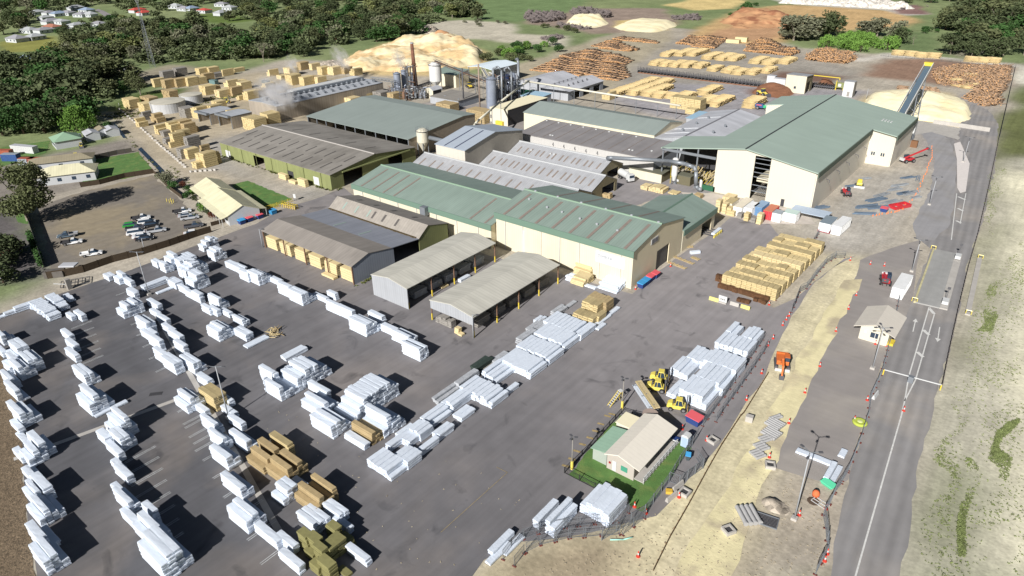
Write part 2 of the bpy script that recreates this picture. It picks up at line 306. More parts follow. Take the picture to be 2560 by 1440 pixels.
sheet('asphalt_yard',[(-84.8,8.3),(-106.4,14.4),(-134.4,22.8),(-158.9,24.1),(-173.9,28.7),(-172.4,37.6),(-172,46.8),(-171.3,58.5),(-171.9,71.1),(-172.1,83.6),(-172.4,97.4),(-176.2,108.1),(-175.3,119.1),(-176,132.2),(-163.2,127.9),(-139,121.9),(-104.8,120.9),(-82.6,123.4),(-65.9,124.6),(-66.7,147.7),(-66.1,165.2),(-66.7,182.5),(-56,183),(-49.1,174.5),(-51.7,140.1),(-38.2,137.4),(-35.9,144.7),(-33.9,167.3),(-31.5,175.4),(-33.4,171.6),(-35.1,155.8),(-34,136.1),(-32.3,123.6),(-30.2,111),(-29.7,98.3),(-29.1,82.5),(-29.8,68.5),(-35.4,60.4),(-42.3,52.9),(-44.2,47.6),(-43,40.8)],.02,ASPH,amp=.3,step=4,label='dark asphalt of the stacking yard')
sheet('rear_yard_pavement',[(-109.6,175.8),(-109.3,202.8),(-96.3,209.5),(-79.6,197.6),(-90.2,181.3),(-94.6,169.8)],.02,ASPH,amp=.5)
sheet('mill_pavement',[(-188,166),(-240,200),(-240,240),(-165,262),(-165,205)],.02,ASPH_D,amp=.8)
sheet('car_park',[(-238.5,64.5),(-242.2,76.1),(-240.4,101.4),(-209,94.5),(-177.6,87.1),(-179.5,65.4),(-186.7,49)],.02,DUST,amp=.6)
sheet('access_road',[(-6.8,68.8),(-10,88.6),(-12.5,110.1),(-14.6,133.4),(-15.3,157.7),(-17.7,190.9),(-21,195.3),(-24.2,206.4),(-25.9,236.7),(-31.2,272.5),(-38.7,297.6),(-45.5,312.4),(-38.5,320.3),(-30.8,303.3),(-25.2,276.9),(-20.5,245.1),(-18.4,246.6),(-22.5,278.7),(-30.2,310.4),(-33,330.2),(-34.8,371.2),(-27.5,362.6),(-20.8,338.7),(-14,274.1),(-10,216.9),(-9,186.4),(-6.4,160.1),(-4.4,125.6),(-2.1,93.8),(0.4,74.4)],.02,ASPH_R,amp=.35,step=3,label='sealed access road with worn wheel tracks')
sheet('road_shoulder_pavement',[(-22,88),(-25.4,110.4),(-26.5,133.7),(-27.3,154.7),(-30,173.5),(-25.6,185.7),(-21,195.3),(-15.3,157.7),(-14.6,133.4),(-12.5,110.1),(-10.5,92.4),(-11.5,90)],.03,ASPH_D,amp=.3,step=4)
sheet('new_road_bend',[(-18,196.9),(-21.9,195.3),(-24.9,205.9),(-26.4,236.4),(-31.5,272.4),(-39,297.5),(-46.5,314.6),(-40.1,317.7),(-32,302.4),(-25.7,276.5),(-20.9,244.8),(-16.8,211.9)],.035,mat('asphalt_dark',CH(148,147,149,.74),rough=.9,noise=.08,nscale=.3,c2=CH(146,143,140,.7),n2=(.08,.5,.7),streak=('y',.12,.6),detail=8),amp=.3,step=3)
sheet('traffic_island',[(-20.5,245.1),(-25.6,276.6),(-29.9,297.4),(-28.5,301.6),(-21.4,274.1),(-17.8,242.6),(-18.9,240.1)],.14,mat('island_concrete',CH(214,208,204,.7),noise=.06,rough=.9),amp=0)
sheet('gravel_strip',[(-84.8,8.3),(-106.2,14.5),(-134.3,22.8),(-156.7,27.6),(-166.5,22.1),(-130.5,11.9),(-91.1,3.4)],.03,GRAVEL,amp=.3)
sheet('sand_trench_floor',[(-22.8,56.4),(-23.7,63.5),(-24,76.9),(-24.7,91.8),(-26.7,110.9),(-29.2,150.9),(-30,160.1),(-26.8,163),(-24.3,131.5),(-21.8,103),(-20.3,87),(-19.8,80.1),(-17.4,68.3),(-17.4,60.7)],.04,SAND,amp=.45,step=3,label='yellow sand fill along the trench')
sheet('concrete_apron',[(-56.4,321.6),(-48.5,327.1),(-32,323.4),(-29.6,304.1),(-39.6,310.8),(-45.7,299.5)],.05,CONC,amp=.5)
sheet('loading_slab',[(-87.5,191.9),(-78.4,196.7),(-50.4,197.5),(-45.9,190.4),(-58.2,181.4),(-77.6,182.2)],.05,mat('pale_slab',CH(205,196,186,.62),noise=.12,nscale=.4,rough=.9),amp=.4)
for nm,pl in (('oval_lawn',[(-252.9,83.7),(-276.2,96.9),(-272.3,112),(-244.2,104),(-244.1,93.6)]),('office_lawn',[(-208.9,112.1),(-207.9,117.7),(-188.1,116.4),(-181,115.8),(-179.8,106.7),(-200.2,109.9)]),
    ('canteen_lawn',[(-44.4,67.8),(-31.3,68),(-32.2,84.8),(-35,85.5),(-45.6,85)]),('cottage_lawn',[(-293.7,72.7),(-323,82.3),(-317.7,98.4),(-300.6,90.5),(-298.6,80.8)]),('verge_lawn',[(-244.2,60.3),(-239.6,61.6),(-226.1,57.8),(-230.1,56.4)])):
    sheet(nm,pl,.05,LAWN,amp=.25,step=1,label='mown green grass, '+nm.replace('_',' '),kind='stuff',cat='grass')
sheet('drain_water',[(-276,113.8),(-277.7,115.9),(-241,106.3),(-240.4,104.5)],.04,WATER)
sheet('creek',[(-323.8,126.2),(-321.2,126.4),(-295.7,119),(-297.1,118)],.04,WATER)
# drain channel and cross channel in the yard
sheet('drain_kerb',[(-149.5,54.9),(-149.7,55.8),(-108.6,44.7),(-108.8,43.8)],.035,CONC)
sheet('drain_kerb',[(-108.8,43.8),(-108.6,44.7),(-87.3,39),(-62.2,32.1),(-62.7,31.2),(-88.2,38.3)],.036,CONC)
sheet('cross_drain',[(-117.3,16.6),(-114.6,27.6),(-111,42.9),(-110.1,42.5),(-113.7,27.4),(-116.4,16.4)],.035,CONC)
# road and bay markings
MK=MB()
def strip(MBo,p,q,wd,z=.06):
    dx,dy=q[0]-p[0],q[1]-p[1]; L=math.hypot(dx,dy); nx,ny=-dy/L*wd/2,dx/L*wd/2
    MBo.quad((p[0]+nx,p[1]+ny,z),(p[0]-nx,p[1]-ny,z),(q[0]-nx,q[1]-ny,z),(q[0]+nx,q[1]+ny,z))
for p,q in (((-4.6,72.8),(-7.8,113.7)),((-7.8,113.7),(-8.3,118.5)),((-8.3,118.5),(-9.4,126.8)),((-9.4,126.8),(-11.8,157.4)),((-8.3,118.5),(-8.2,126.5)),((-8.2,126.5),(-10.3,154.7)),((-10.3,154.7),(-11.7,157.5)),
            ((-19.7,239.5),(-14.6,200)),((-17.5,241.1),(-14.7,213.4))): strip(MK,p,q,.22)
for p,q in (((-11.5,156.7),(-10.4,155)),((-10.8,146.5),(-9.5,145)),((-10,136.8),(-8.7,135.5)),((-18.9,236.6),(-16.7,234.9)),((-17.3,226),(-15.7,224.5)),((-16,215.3),(-14.6,214.2))): strip(MK,p,q,.7,.064)
for bx,by,ex,ey in ((*(-12.3,144.4),*(-12.8,149)),(*(-8.4,149.7),*(-7.8,144.6))):
    strip(MK,(bx,by),(ex,ey),.2); dx,dy=ex-bx,ey-by; L=math.hypot(dx,dy); ux,uy=dx/L,dy/L
    MK.quad((ex-uy*.5,ey+ux*.5,.062),(ex+uy*.5,ey-ux*.5,.062),(ex+ux*1.5,ey+uy*1.5,.062))
tag(MK.build('road_markings',PAINTW),'white lane lines, hatching and arrows on the access road','road marking',None,'structure')
BM=MB()
def bays(x0,y0,x1,y1,n,dx,dy):
    p0=(x0,y0); p1=(x1,y1)
    for i in range(n):
        t=i/(n-1); a=p0[0]+(p1[0]-p0[0])*t; b=p0[1]+(p1[1]-p0[1])*t
        for o in (0,.35): strip(BM,(a+o,b),(a+o+dx,b+dy),.07)
bays(*(-160.7,52.6),*(-122.7,42.7),8,0,4.2); bays(*(-153,39.8),*(-136.9,35.1),6,0,4.2); bays(*(-107.5,38.9),*(-95.4,35.4),4,0,4.5); bays(*(-101.8,27.1),*(-80.8,20.4),8,0,5.0)
bays(*(-102.3,37.4),*(-67.4,28.9),8,0,4.6)
tag(BM.build('bay_markings',mat('faded_paint',(.62,.65,.66),rough=.8,noise=.3,nscale=1)),'faded painted bay lines on the stacking yard','bay marking',None,'structure')
YM=MB()
for x,y in ((520,0),(0,0)): pass
for p in ((-47.4,84.3),(-47.7,83.4),(-47.5,80.9),(-47.2,78.8),(-47,76.8),(-47.1,74.7),(-46.9,72.8),(-46.5,70.8),(-46.4,68.9)): strip(YM,p,(p[0]+1.1,p[1]+.3),.45)
strip(YM,(-52,47.5),(-52.1,62.4),.07); strip(YM,(-52.1,62.4),(-54.2,62.3),.07)
tag(YM.build('yellow_markings',PAINTY),'worn yellow dashes and line painted on the yard','yard marking',None,'structure')
DR=MB(); DR.box(-1.1,1.1,-.5,.5,.03,.05); o=DR.build('drain_grate',mat('grate',(.05,.05,.055),noise=.2)); o.location=(*(-115.7,39.3),0); o.rotation_euler=(0,0,R(48)); tag(o,'rectangular drain grate in the asphalt between white stacks','drain grate')

# ------------------------------------------------------------------ sheds
GREEN=mat('roof_green',CH(136,153,144,.66),rough=.55,spec=.4,noise=.05,nscale=.15,streak=('y',.1,.5),stripe=('x',.76,.12),detail=6)
GREENX=mat('roof_green_cross',CH(136,153,144,.66),rough=.55,spec=.4,noise=.05,nscale=.15,streak=('x',.1,.5),stripe=('y',.76,.12),detail=6)
SAGE=mat('roof_sage',CH(150,166,156,.77),rough=.6,spec=.35,noise=.04,nscale=.1,streak=('x',.05,.4),stripe=('y',.9,.06))
SAGE2=mat('roof_sage_long',CH(136,146,142,.76),rough=.6,spec=.35,noise=.05,nscale=.1,streak=('y',.06,.4),stripe=('x',.9,.06))
GREYR=mat('roof_grey_weathered',CH(142,138,132,.7),rough=.8,noise=.1,nscale=.2,streak=('y',.16,.6),stripe=('x',.76,.14),c2=CH(126,122,116,.66),n2=(.07,.5,.7),detail=6)
BEIGER=mat('roof_beige',CH(190,188,178,.7),rough=.8,noise=.06,nscale=.2,streak=('x',.12,.6),stripe=('y',.9,.12),detail=6)
TAUPER=mat('roof_taupe',CH(146,140,134,.64),rough=.8,noise=.08,nscale=.2,streak=('y',.14,.6),stripe=('x',.9,.1),detail=6)
BLUER=mat('roof_blue_grey',CH(138,142,152,.66),rough=.7,noise=.06,nscale=.3,streak=('y',.12,.6),stripe=('x',.9,.1))
ZINC=mat('roof_zinc',CH(166,168,172,.66),rough=.6,spec=.4,noise=.06,nscale=.3,streak=('y',.12,.8),stripe=('x',.76,.12),detail=6)
ZINCP=mat('roof_pale_zinc',CH(188,190,196,.68),rough=.55,spec=.4,noise=.07,nscale=.2,streak=('x',.14,.3),stripe=('y',.9,.08))
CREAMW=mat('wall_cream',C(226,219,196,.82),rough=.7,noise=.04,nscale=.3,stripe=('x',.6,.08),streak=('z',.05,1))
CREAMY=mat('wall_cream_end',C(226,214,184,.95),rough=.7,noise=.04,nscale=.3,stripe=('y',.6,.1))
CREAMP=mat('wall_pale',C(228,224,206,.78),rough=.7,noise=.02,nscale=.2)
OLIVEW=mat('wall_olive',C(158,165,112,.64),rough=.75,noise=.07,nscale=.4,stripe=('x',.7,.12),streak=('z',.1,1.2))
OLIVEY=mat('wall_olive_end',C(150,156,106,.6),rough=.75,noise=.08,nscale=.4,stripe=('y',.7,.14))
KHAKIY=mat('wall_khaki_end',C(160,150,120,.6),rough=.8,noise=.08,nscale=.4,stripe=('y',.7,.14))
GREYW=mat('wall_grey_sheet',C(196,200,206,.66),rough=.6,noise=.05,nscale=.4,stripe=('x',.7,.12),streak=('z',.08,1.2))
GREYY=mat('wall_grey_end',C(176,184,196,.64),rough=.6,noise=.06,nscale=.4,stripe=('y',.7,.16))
TAUPEW=mat('wall_taupe',C(170,158,142,.62),rough=.75,noise=.07,nscale=.3,stripe=('x',1.4,.12),streak=('z',.1,.6))
SKYL=mat('skylight_brown',CH(142,130,122,.62),rough=.6,noise=.1,nscale=1)
SKYD=mat('skylight_dark',CH(98,94,92,.6),rough=.6,noise=.1,nscale=1)
FASC=mat('fascia_green',CH(112,138,124,.62),rough=.5)
RIDGEG=mat('ridge_green',CH(128,152,132,.66),rough=.5)
STEEL=mat('galvanised_steel',C(165,172,180,.6),rough=.45,metal=.3,noise=.08,nscale=1)
DSTEEL=mat('dark_steel',(.09,.09,.1),rough=.6,noise=.1)
RUST=mat('rusty_steel',(.2,.12,.08),rough=.9,noise=.3,nscale=.8)
WHITE=mat('white_metal',C(226,228,228,.74),rough=.5,noise=.03)
YELP=mat('safety_yellow',(.65,.5,.06),rough=.6)
GLASS=mat('window_glass',(.03,.05,.08),rough=.1,spec=.6)
DARK=mat('dark_door',(.05,.05,.055),rough=.7)
def lerp(xs,ys,x):
    for i in range(len(xs)-1):
        if xs[i]<=x<=xs[i+1]: return ys[i]+(ys[i+1]-ys[i])*(x-xs[i])/(xs[i+1]-xs[i]+1e-9)
    return ys[0] if x<xs[0] else ys[-1]
def wallmesh(axis,at,s0,s1,top,ops=(),th=.2,z0=0):
    """a wall along one axis whose top follows the (s,z) points; openings (s0,s1,h) are left open below height h"""
    m=MB(); xs=[p[0] for p in top]; zs=[p[1] for p in top]
    br=sorted(set([s0,s1]+[x for x in xs if s0<x<s1]+[v for o in ops for v in o[:2] if s0<v<s1]))
    for a,b in zip(br,br[1:]):
        mid=(a+b)/2; zb=z0
        for o in ops:
            if o[0]<=mid<=o[1]: zb=o[2]
        za,zc=lerp(xs,zs,a),lerp(xs,zs,b)
        if max(za,zc)<=zb+.02: continue
        if axis=='x': m.hexa([(a,at,zb),(b,at,zb),(b,at+th,zb),(a,at+th,zb)],[(a,at,za),(b,at,zc),(b,at+th,zc),(a,at+th,za)])
        else: m.hexa([(at,a,zb),(at+th,a,zb),(at+th,b,zb),(at,b,zb)],[(at,a,za),(at+th,a,za),(at+th,b,zc),(at,b,zc)])
    return m
def shed(name,label,x0,x1,y0,y1,prof,axis='x',roof=GREYR,wf=CREAMW,we=CREAMY,walls='fbse',ops={},oh=.3,fascia=None,cap=None,cat='shed',roofs=None,t=.14):
    """profile shed: prof = (s,z) points across; axis = ridge direction. walls letters: f front(-y) b back(+y) s left(-x) e right(+x)"""
    rt_=T(name,label,cat,((x0+x1)/2,(y0+y1)/2,0)); ox,oy=(x0+x1)/2,(y0+y1)/2
    X0,X1,Y0,Y1=x0-ox,x1-ox,y0-oy,y1-oy
    if axis=='x': pr=[(s-oy,z) for s,z in prof]; side=(X0,X1)
    else: pr=[(s-ox,z) for s,z in prof]; side=(Y0,Y1)
    OPS={k:[(a-(ox if k in 'fb' else oy),b-(ox if k in 'fb' else oy),h) for a,b,h in v] for k,v in ops.items()}
    e=.18
    def low(z): return z-.05
    if axis=='x':
        ftop=[(X0,low(pr[0][1])),(X1,low(pr[0][1]))]; btop=[(X0,low(pr[-1][1])),(X1,low(pr[-1][1]))]; gt=[(s,low(z)) for s,z in pr]
    else:
        gt=[(s,low(z)) for s,z in pr]; ftop=btop=gt; stop=[(Y0,low(pr[0][1])),(Y1,low(pr[0][1]))]; etop=[(Y0,low(pr[-1][1])),(Y1,low(pr[-1][1]))]
    if axis=='x': stop=etop=gt
    if 'f' in walls: wallmesh('x',Y0,X0,X1,ftop,OPS.get('f',())).build('wall',wf,rt_)
    if 'b' in walls: wallmesh('x',Y1-.2,X0,X1,btop,OPS.get('b',())).build('wall',wf,rt_)
    if 's' in walls: wallmesh('y',X0,Y0+.2,Y1-.2,stop,OPS.get('s',())).build('wall',we,rt_)
    if 'e' in walls: wallmesh('y',X1-.2,Y0+.2,Y1-.2,etop,OPS.get('e',())).build('wall',we,rt_)
    n=len(pr)-1
    for i in range(n):
        (s0,z0),(s1,z1)=pr[i],pr[i+1]; sl=(z1-z0)/(s1-s0)
        if i==0: s0-=oh; z0-=sl*oh
        if i==n-1: s1+=oh; z1+=sl*oh
        m=MB(); a0,a1=side[0]-oh,side[1]+oh
        q=[(a0,s0,z0),(a1,s0,z0),(a1,s1,z1),(a0,s1,z1)]
        if axis=='y': q=[(s0,a0,z0),(s0,a1,z0),(s1,a1,z1),(s1,a0,z1)][::-1]
        m.hexa(q,[(x,y,z+t) for x,y,z in q])
        m.build('roof',(roofs[i] if roofs else roof),rt_)
    if cap:
        for i in range(1,n):
            if pr[i][1]>pr[i-1][1] and pr[i][1]>pr[i+1][1]:
                s,z=pr[i]; m=MB(); w=.3
                if axis=='x': m.hexa([(side[0]-oh,s-w,z+.02),(side[1]+oh,s-w,z+.02),(side[1]+oh,s+w,z+.02),(side[0]-oh,s+w,z+.02)],[(side[0]-oh,s-.15,z+.36),(side[1]+oh,s-.15,z+.36),(side[1]+oh,s+.15,z+.36),(side[0]-oh,s+.15,z+.36)])
                else: m.hexa([(s-w,side[0]-oh,z+.02),(s+w,side[0]-oh,z+.02),(s+w,side[1]+oh,z+.02),(s-w,side[1]+oh,z+.02)],[(s-.15,side[0]-oh,z+.36),(s+.15,side[0]-oh,z+.36),(s+.15,side[1]+oh,z+.36),(s-.15,side[1]+oh,z+.36)])
                m.build('ridge_cap',cap,rt_)
    if fascia:
        fm,ff=fascia
        for which,zb,zt in ff:
            m=MB()
            if which=='f': m.box(X0-oh-.02,X1+oh+.02,Y0-oh-.16,Y0-oh,zb,zt)
            if which=='e': m.box(X1+oh,X1+oh+.16,Y0-oh-.02,Y1+oh+.02,zb,zt)
            m.build('fascia',fm,rt_)
    rt_['_o']=0; del rt_['_o']
    return rt_,(ox,oy),pr
def onroof(info,m,name,s0,s1,c,w,lift=.16):
    """a strip lying on the slope from s0 to s1, centred on c along the ridge"""
    rt_,(ox,oy),pr,axis=info; off=oy if axis=='x' else ox; cc=c-(ox if axis=='x' else oy)
    xs=[p[0] for p in pr]; zs=[p[1] for p in pr]; a,b=s0-off,s1-off; za,zb=lerp(xs,zs,a)+lift,lerp(xs,zs,b)+lift
    k=MB()
    if axis=='x': q=[(cc-w/2,a,za),(cc+w/2,a,za),(cc+w/2,b,zb),(cc-w/2,b,zb)]
    else: q=[(a,cc-w/2,za),(b,cc-w/2,zb),(b,cc+w/2,zb),(a,cc+w/2,za)]
    k.hexa(q,[(x,y,z+.04) for x,y,z in q]); return k.build(name,m,rt_)
def vents(info,pts,name='roof_vent',m=None,r=.35,h=.5):
    rt_,(ox,oy),pr,axis=info; xs=[p[0] for p in pr]; zs=[p[1] for p in pr]
    for x,y in pts:
        z=lerp(xs,zs,(y-oy) if axis=='x' else (x-ox)); k=MB(); k.lathe(x-ox,y-oy,[(r*.6,z),(r*.6,z+h*.5),(r,z+h*.6),(r,z+h),(.05,z+h*1.25)],10); k.build(name,m or STEEL,rt_)
def I(r,axis='x'): return (r[0],r[1],r[2],axis)
def wpanel(info,name,m,wall,s0,s1,z0,z1,at,out=.05,th=.06):
    rt_,(ox,oy),_,_=info; k=MB()
    if wall=='f': k.box(s0-ox,s1-ox,at-oy-out-th,at-oy-out+.01,z0,z1)
    elif wall=='e': k.box(at-ox+out-.01,at-ox+out+th,s0-oy,s1-oy,z0,z1)
    return k.build(name,m,rt_)
# B1: tall green-roofed building with the sign
b1=I(shed('green_roof_mill','tall cream shed with green ridged roof and a white sign board','shed' and -107.3,-67.3,126.5,151.3,[(126.5,9.5),(139,11.9),(151.3,9.5)],'x',GREEN,CREAMW,CREAMY,ops={'e':[(138.2,144.5,5.2)]},fascia=(FASC,[('f',8.0,9.62)]),cap=RIDGEG))
wpanel(b1,'roller_door',mat('roller_door',C(110,110,112,.6),rough=.5,stripe=('z',.3,.15)),'e',138.2,144.5,0,5.2,-67.5,out=-.25)
for i in range(8): onroof(b1,SKYL,'skylight',126.3,137.6,-104.5+i*5.0,.75)
for i in range(4): onroof(b1,SKYL,'skylight',140.5,151,-98+i*8.0,.6)
vents(b1,[(-103,135),(-96.3,133.6),(-91.5,133.3),(-85.7,132.6),(-80.6,132.2),(-74.8,131.9)]+[(-104+i*7.2,139) for i in range(6)],m=GREYW)
fr=wpanel(b1,'wall_louvre',WHITE,'e',134.6,138,8.1,9.5,-67.3,.03); 
wpanel(b1,'louvre_blades',mat('louvre',(.2,.2,.21),stripe=('z',.15,.4)),'e',134.8,136.2,8.25,9.35,-67.3,.1); wpanel(b1,'louvre_blades',MATS['louvre'],'e',136.4,137.8,8.25,9.35,-67.3,.1)
sb=wpanel(b1,'sign_board',mat('sign_white',C(236,238,240,.8),rough=.5),'f',-77.0,-69.3,4.4,7.2,126.5,.06)
wpanel(b1,'wall_door',WHITE,'f',-98.8,-98.0,0,6.8,126.5,.03)
def text(body,size,loc,rot,m,parent,name='lettering',ext=.01,align='CENTER'):
    cu=bpy.data.curves.new(name,'FONT'); cu.body=body; cu.size=size; cu.extrude=ext; cu.align_x=align; cu.align_y='CENTER'
    o=bpy.data.objects.new(name,cu); col.objects.link(o); bpy.context.view_layer.update()
    dg=bpy.context.evaluated_depsgraph_get(); me=bpy.data.meshes.new_from_object(o.evaluated_get(dg)); bpy.data.objects.remove(o)
    me.materials.clear(); me.materials.append(m); q=bpy.data.objects.new(name,me); col.objects.link(q); q.location=loc; q.rotation_euler=rot; q.parent=parent; return q
text('TIMBER',1.25,(-76.6-b1[1][0]+1.9+.2,126.5-b1[1][1]-.16,6.0),(R(90),0,0),mat('sign_ink_dark',(.25,.27,.3)),b1[0])
text('LINK',1.1,(-76.6-b1[1][0]+5.4,126.5-b1[1][1]-.16,5.85),(R(90),0,0),mat('sign_ink_grey',(.5,.53,.56)),b1[0])
# B2
b2=I(shed('long_green_shed','long lower cream shed with faded green roof joining the sign building',-161.5,-107.5,124.6,148.5,[(124.6,6.5),(136.6,9.1),(148.5,6.9)],'x',GREEN,CREAMW,CREAMY,fascia=(FASC,[('f',5.1,6.62)]),cap=RIDGEG))
for c in (-157.5,-152.5,-148,-143.5,-114.5,-109.5): onroof(b2,SKYL,'skylight',124.5,135.4,c,.6)
k=MB(); k.box(-131.5-b2[1][0],-129.5-b2[1][0],124.0-b2[1][1]-1.2,124.3-b2[1][1],4.2,6.7); k.build('wall_duct',STEEL,b2[0])
# B3 olive shed
b3=I(shed('olive_shed','wide olive green shed with weathered grey roof and open doorways',-241,-177.3,128.4,165.8,[(128.4,5.1),(147.1,7.3),(165.8,5.1)],'x',GREYR,OLIVEW,OLIVEY,ops={'f':[(-220,-213.5,4.0)],'e':[(133.5,141.5,4.6),(153,159.5,4.8)]},cap=mat('ridge_pale',CH(168,164,160,.64))))
for i in range(12):
    c=-237.5+i*5.1; onroof(b3,SKYD,'skylight',137.5,142.5,c,.55); onroof(b3,SKYD,'skylight',130.5,135.5,c+1.6,.55)
    if i%2==0: onroof(b3,SKYD,'skylight',150,155,c+1,.5)
wpanel(b3,'canopy_rail',OLIVEW,'e',133,163,4.75,5.1,-177.3,.1,.5)
wpanel(b3,'poster_panel',WHITE,'f',-186.2,-183.4,.3,3.0,128.4,.05); wpanel(b3,'poster_panel',WHITE,'f',-238,-235,.3,2.8,128.4,.05); wpanel(b3,'wall_opening',DARK,'f',-200.5,-197.2,0,2.3,128.4,.02)
# B4 open green shed
b4=I(shed('open_green_shed','big open-fronted shed with smooth sage green roof and dark bays',-240,-181.5,166.8,203,[(166.8,7.0),(196,9.4),(203,8.8)],'x',SAGE2,TAUPEW,mat('wall_taupe_end',C(182,170,152,.62),noise=.06,stripe=('y',.7,.1)),walls='bse'))
for i in range(11):
    k=MB(); x=-240+.2+i*(58.1/10)-b4[1][0]; k.box(x-.15,x+.15,166.9-b4[1][1],167.2-b4[1][1],0,6.9); k.build('column',STEEL,b4[0])
# B5
b5=I(shed('pale_gable_shed','pale shed with blue-grey roof crossed by two dark strips',-162,-149,161,191.5,[(161,10),(176.3,12.7),(191.5,10)],'x',mat('roof_blue_pale',CH(168,178,190,.68),rough=.5,noise=.05,stripe=('x',.76,.1)),mat('wall_offwhite',C(222,216,204,.72),noise=.03,stripe=('x',2,.05)),mat('wall_offwhite_end',C(196,188,174,.68),noise=.05,stripe=('y',.7,.12)),cap=None))
for c in (-158,-153.4): onroof(b5,mat('strip_dark',(.06,.07,.12)),'skylight',161,175.5,c,.5)
# sawtooth sheds
def saw(name,label,x0,x1,ya,yr,yb,nsky,ops,x=0):
    b=I(shed(name,label,x0,x1,ya,yb,[(ya,3.6),(yr,6.5),(yb,3.6)],'x',ZINC,GREYW,KHAKIY,ops={'e':ops},cap=mat('ridge_white',C(205,208,210,.62),rough=.6),oh=.05))
    L=x1-x0
    for i in range(nsky):
        c=x0+3+i*(L-6)/(nsky-1)+(i%2)*.5; onroof(b,SKYL,'skylight',ya+2,yr-2.5,c,.55)
    return b
g1=saw('sawtooth_shed','nearest of three grey ridged sheds with brown skylight strips',-166.5,-104,152,160,167,15,[(158,163,3.2)])
g2=saw('sawtooth_shed','middle of three grey ridged sheds with brown skylight strips',-148.8,-104.3,167.1,175,182,16,[(173.2,180.4,3.3)])
g3=saw('sawtooth_shed','farthest of three grey ridged sheds, a duct over its end',-148.8,-111,182.1,189.5,196.8,14,[(187,194,3.3)])
for b in (g1,g2,g3): b[0]['group']='grey ridged sheds side by side'
vents(g3,[(-141,186),(-133,186.2),(-131.6,186.4)],m=WHITE)
# B7 flat roof hall
b7=I(shed('flat_grey_hall','low flat grey roofed hall with a row of marks on its white wall',-155,-100,197,214.5,[(197,6.8),(214.5,8.0)],'x',mat('roof_flat_grey',CH(140,137,138,.62),rough=.8,noise=.12,nscale=.15,streak=('y',.12,.3)),mat('wall_white_band',C(214,212,208,.7),noise=.04,stripe=('x',1.2,.05)),GREYY,cap=None))
for i in range(9): onroof(b7,SKYL,'roof_seam',197.5,214,-150+i*5.4,.22)
vents(b7,[(-154+i*5.5,213) for i in range(8)]+[(-143,200),(-142,200),(-111,200.5),(-109.8,200.5),(-104,203)],m=WHITE,r=.4,h=.4)
for i in range(5):
    k=MB(); x=-139.5+i*4.6-b7[1][0]; y=197-b7[1][1]-.12
    k.bar((x-.35,y,5.0),(x,y,5.9),.09); k.bar((x,y,5.9),(x+.1,y,4.5),.09); k.bar((x-.35,y,5.0),(x+.35,y,5.0),.09); k.build('wall_bracket',DSTEEL,b7[0])
# B8
b8=I(shed('long_sage_shed','long narrow shed with sage roof above a cream wall band',-167,-110,215.6,237,[(215.6,9.0),(226.5,11.2),(237,9.0)],'x',SAGE2,mat('wall_cream_band',C(238,232,205,.76),noise=.02),CREAMY,cap=None))
# B9
b9=I(shed('silver_gable_shed','silver roofed gable shed tucked behind the big sawmill',-110,-87.6,216,262,[(-110,8),(-98.8,10.2),(-87.6,8)],'y',ZINCP,GREYW,GREYY,cap=mat('ridge_dark',(.2,.2,.22))),'y')
vents(b9,[(-104,225),(-104,236),(-104,246),(-94,228),(-94,238)],m=STEEL,r=.5,h=.9)
for c in (222,229,248): onroof(b9,mat('skylight_white',CH(225,228,232,.76)),'skylight',-109,-100,c,.9)
# B10 big sawmill
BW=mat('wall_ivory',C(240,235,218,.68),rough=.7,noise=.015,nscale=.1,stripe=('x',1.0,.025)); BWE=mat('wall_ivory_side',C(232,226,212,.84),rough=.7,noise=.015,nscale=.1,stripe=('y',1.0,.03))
sm=T('sawmill','huge ivory sawmill hall with smooth sage gable roof and annex','sawmill',(-70.8,240,0)); so_=(-70.8,240)
def S(x,y,z): return (x-so_[0],y-so_[1],z)
zr=lambda x:15-.156*abs(x+70.8)
def slab(poly,m,name='roof',t=.3,z=None):
    k=MB(); b=[S(x,y,(z(x) if z else zr(x))) for x,y in poly]; k.hexa(b,[(p[0],p[1],p[2]+t) for p in b]); return k.build(name,m,sm)
slab([(-98,197.3),(-70.8,197.3),(-70.8,284.6),(-91,284.6),(-91,267),(-84,267),(-84,213.5),(-98,213.5)],SAGE)
slab([(-70.8,197.3),(-49.6,197.3),(-49.6,254),(-41.8,254),(-41.8,284.6),(-70.8,284.6)],SAGE)
k=MB(); k.box(-.25,.25,197.2-240,284.7-240,15.2,15.36); k.build('ridge_gap',mat('ridge_black',(.04,.045,.05)),sm)
k=MB(); k.box(-49.6+70.8,-49.3+70.8,197.2-240,254-240,10.5,11.95); k.build('fascia',mat('fascia_sage',CH(98,110,98,.6)),sm)
k=MB(); k.box(-41.8+70.8,-41.5+70.8,254-240,284.7-240,9.2,10.7); k.build('fascia',MATS['fascia_sage'],sm)
def swall(axis,at,s0,s1,ops=(),m=BW,name='wall',th=.25):
    if axis=='x':
        br=sorted([s0,s1]+([-70.8] if s0<-70.8<s1 else [])); top=[(x+70.8,zr(x)-.02) for x in br]; k=wallmesh('x',at-240,s0+70.8,s1+70.8,top,[(a+70.8,b+70.8,h) for a,b,h in ops],th)
    else: k=wallmesh('y',at+70.8,s0-240,s1-240,[(s0-240,zr(at)-.02),(s1-240,zr(at)-.02)],[(a-240,b-240,h) for a,b,h in ops],th)
    return k.build(name,m,sm)
swall('x',198,-79.5,-50.2,[(-67.9,-63.2,13.6)])
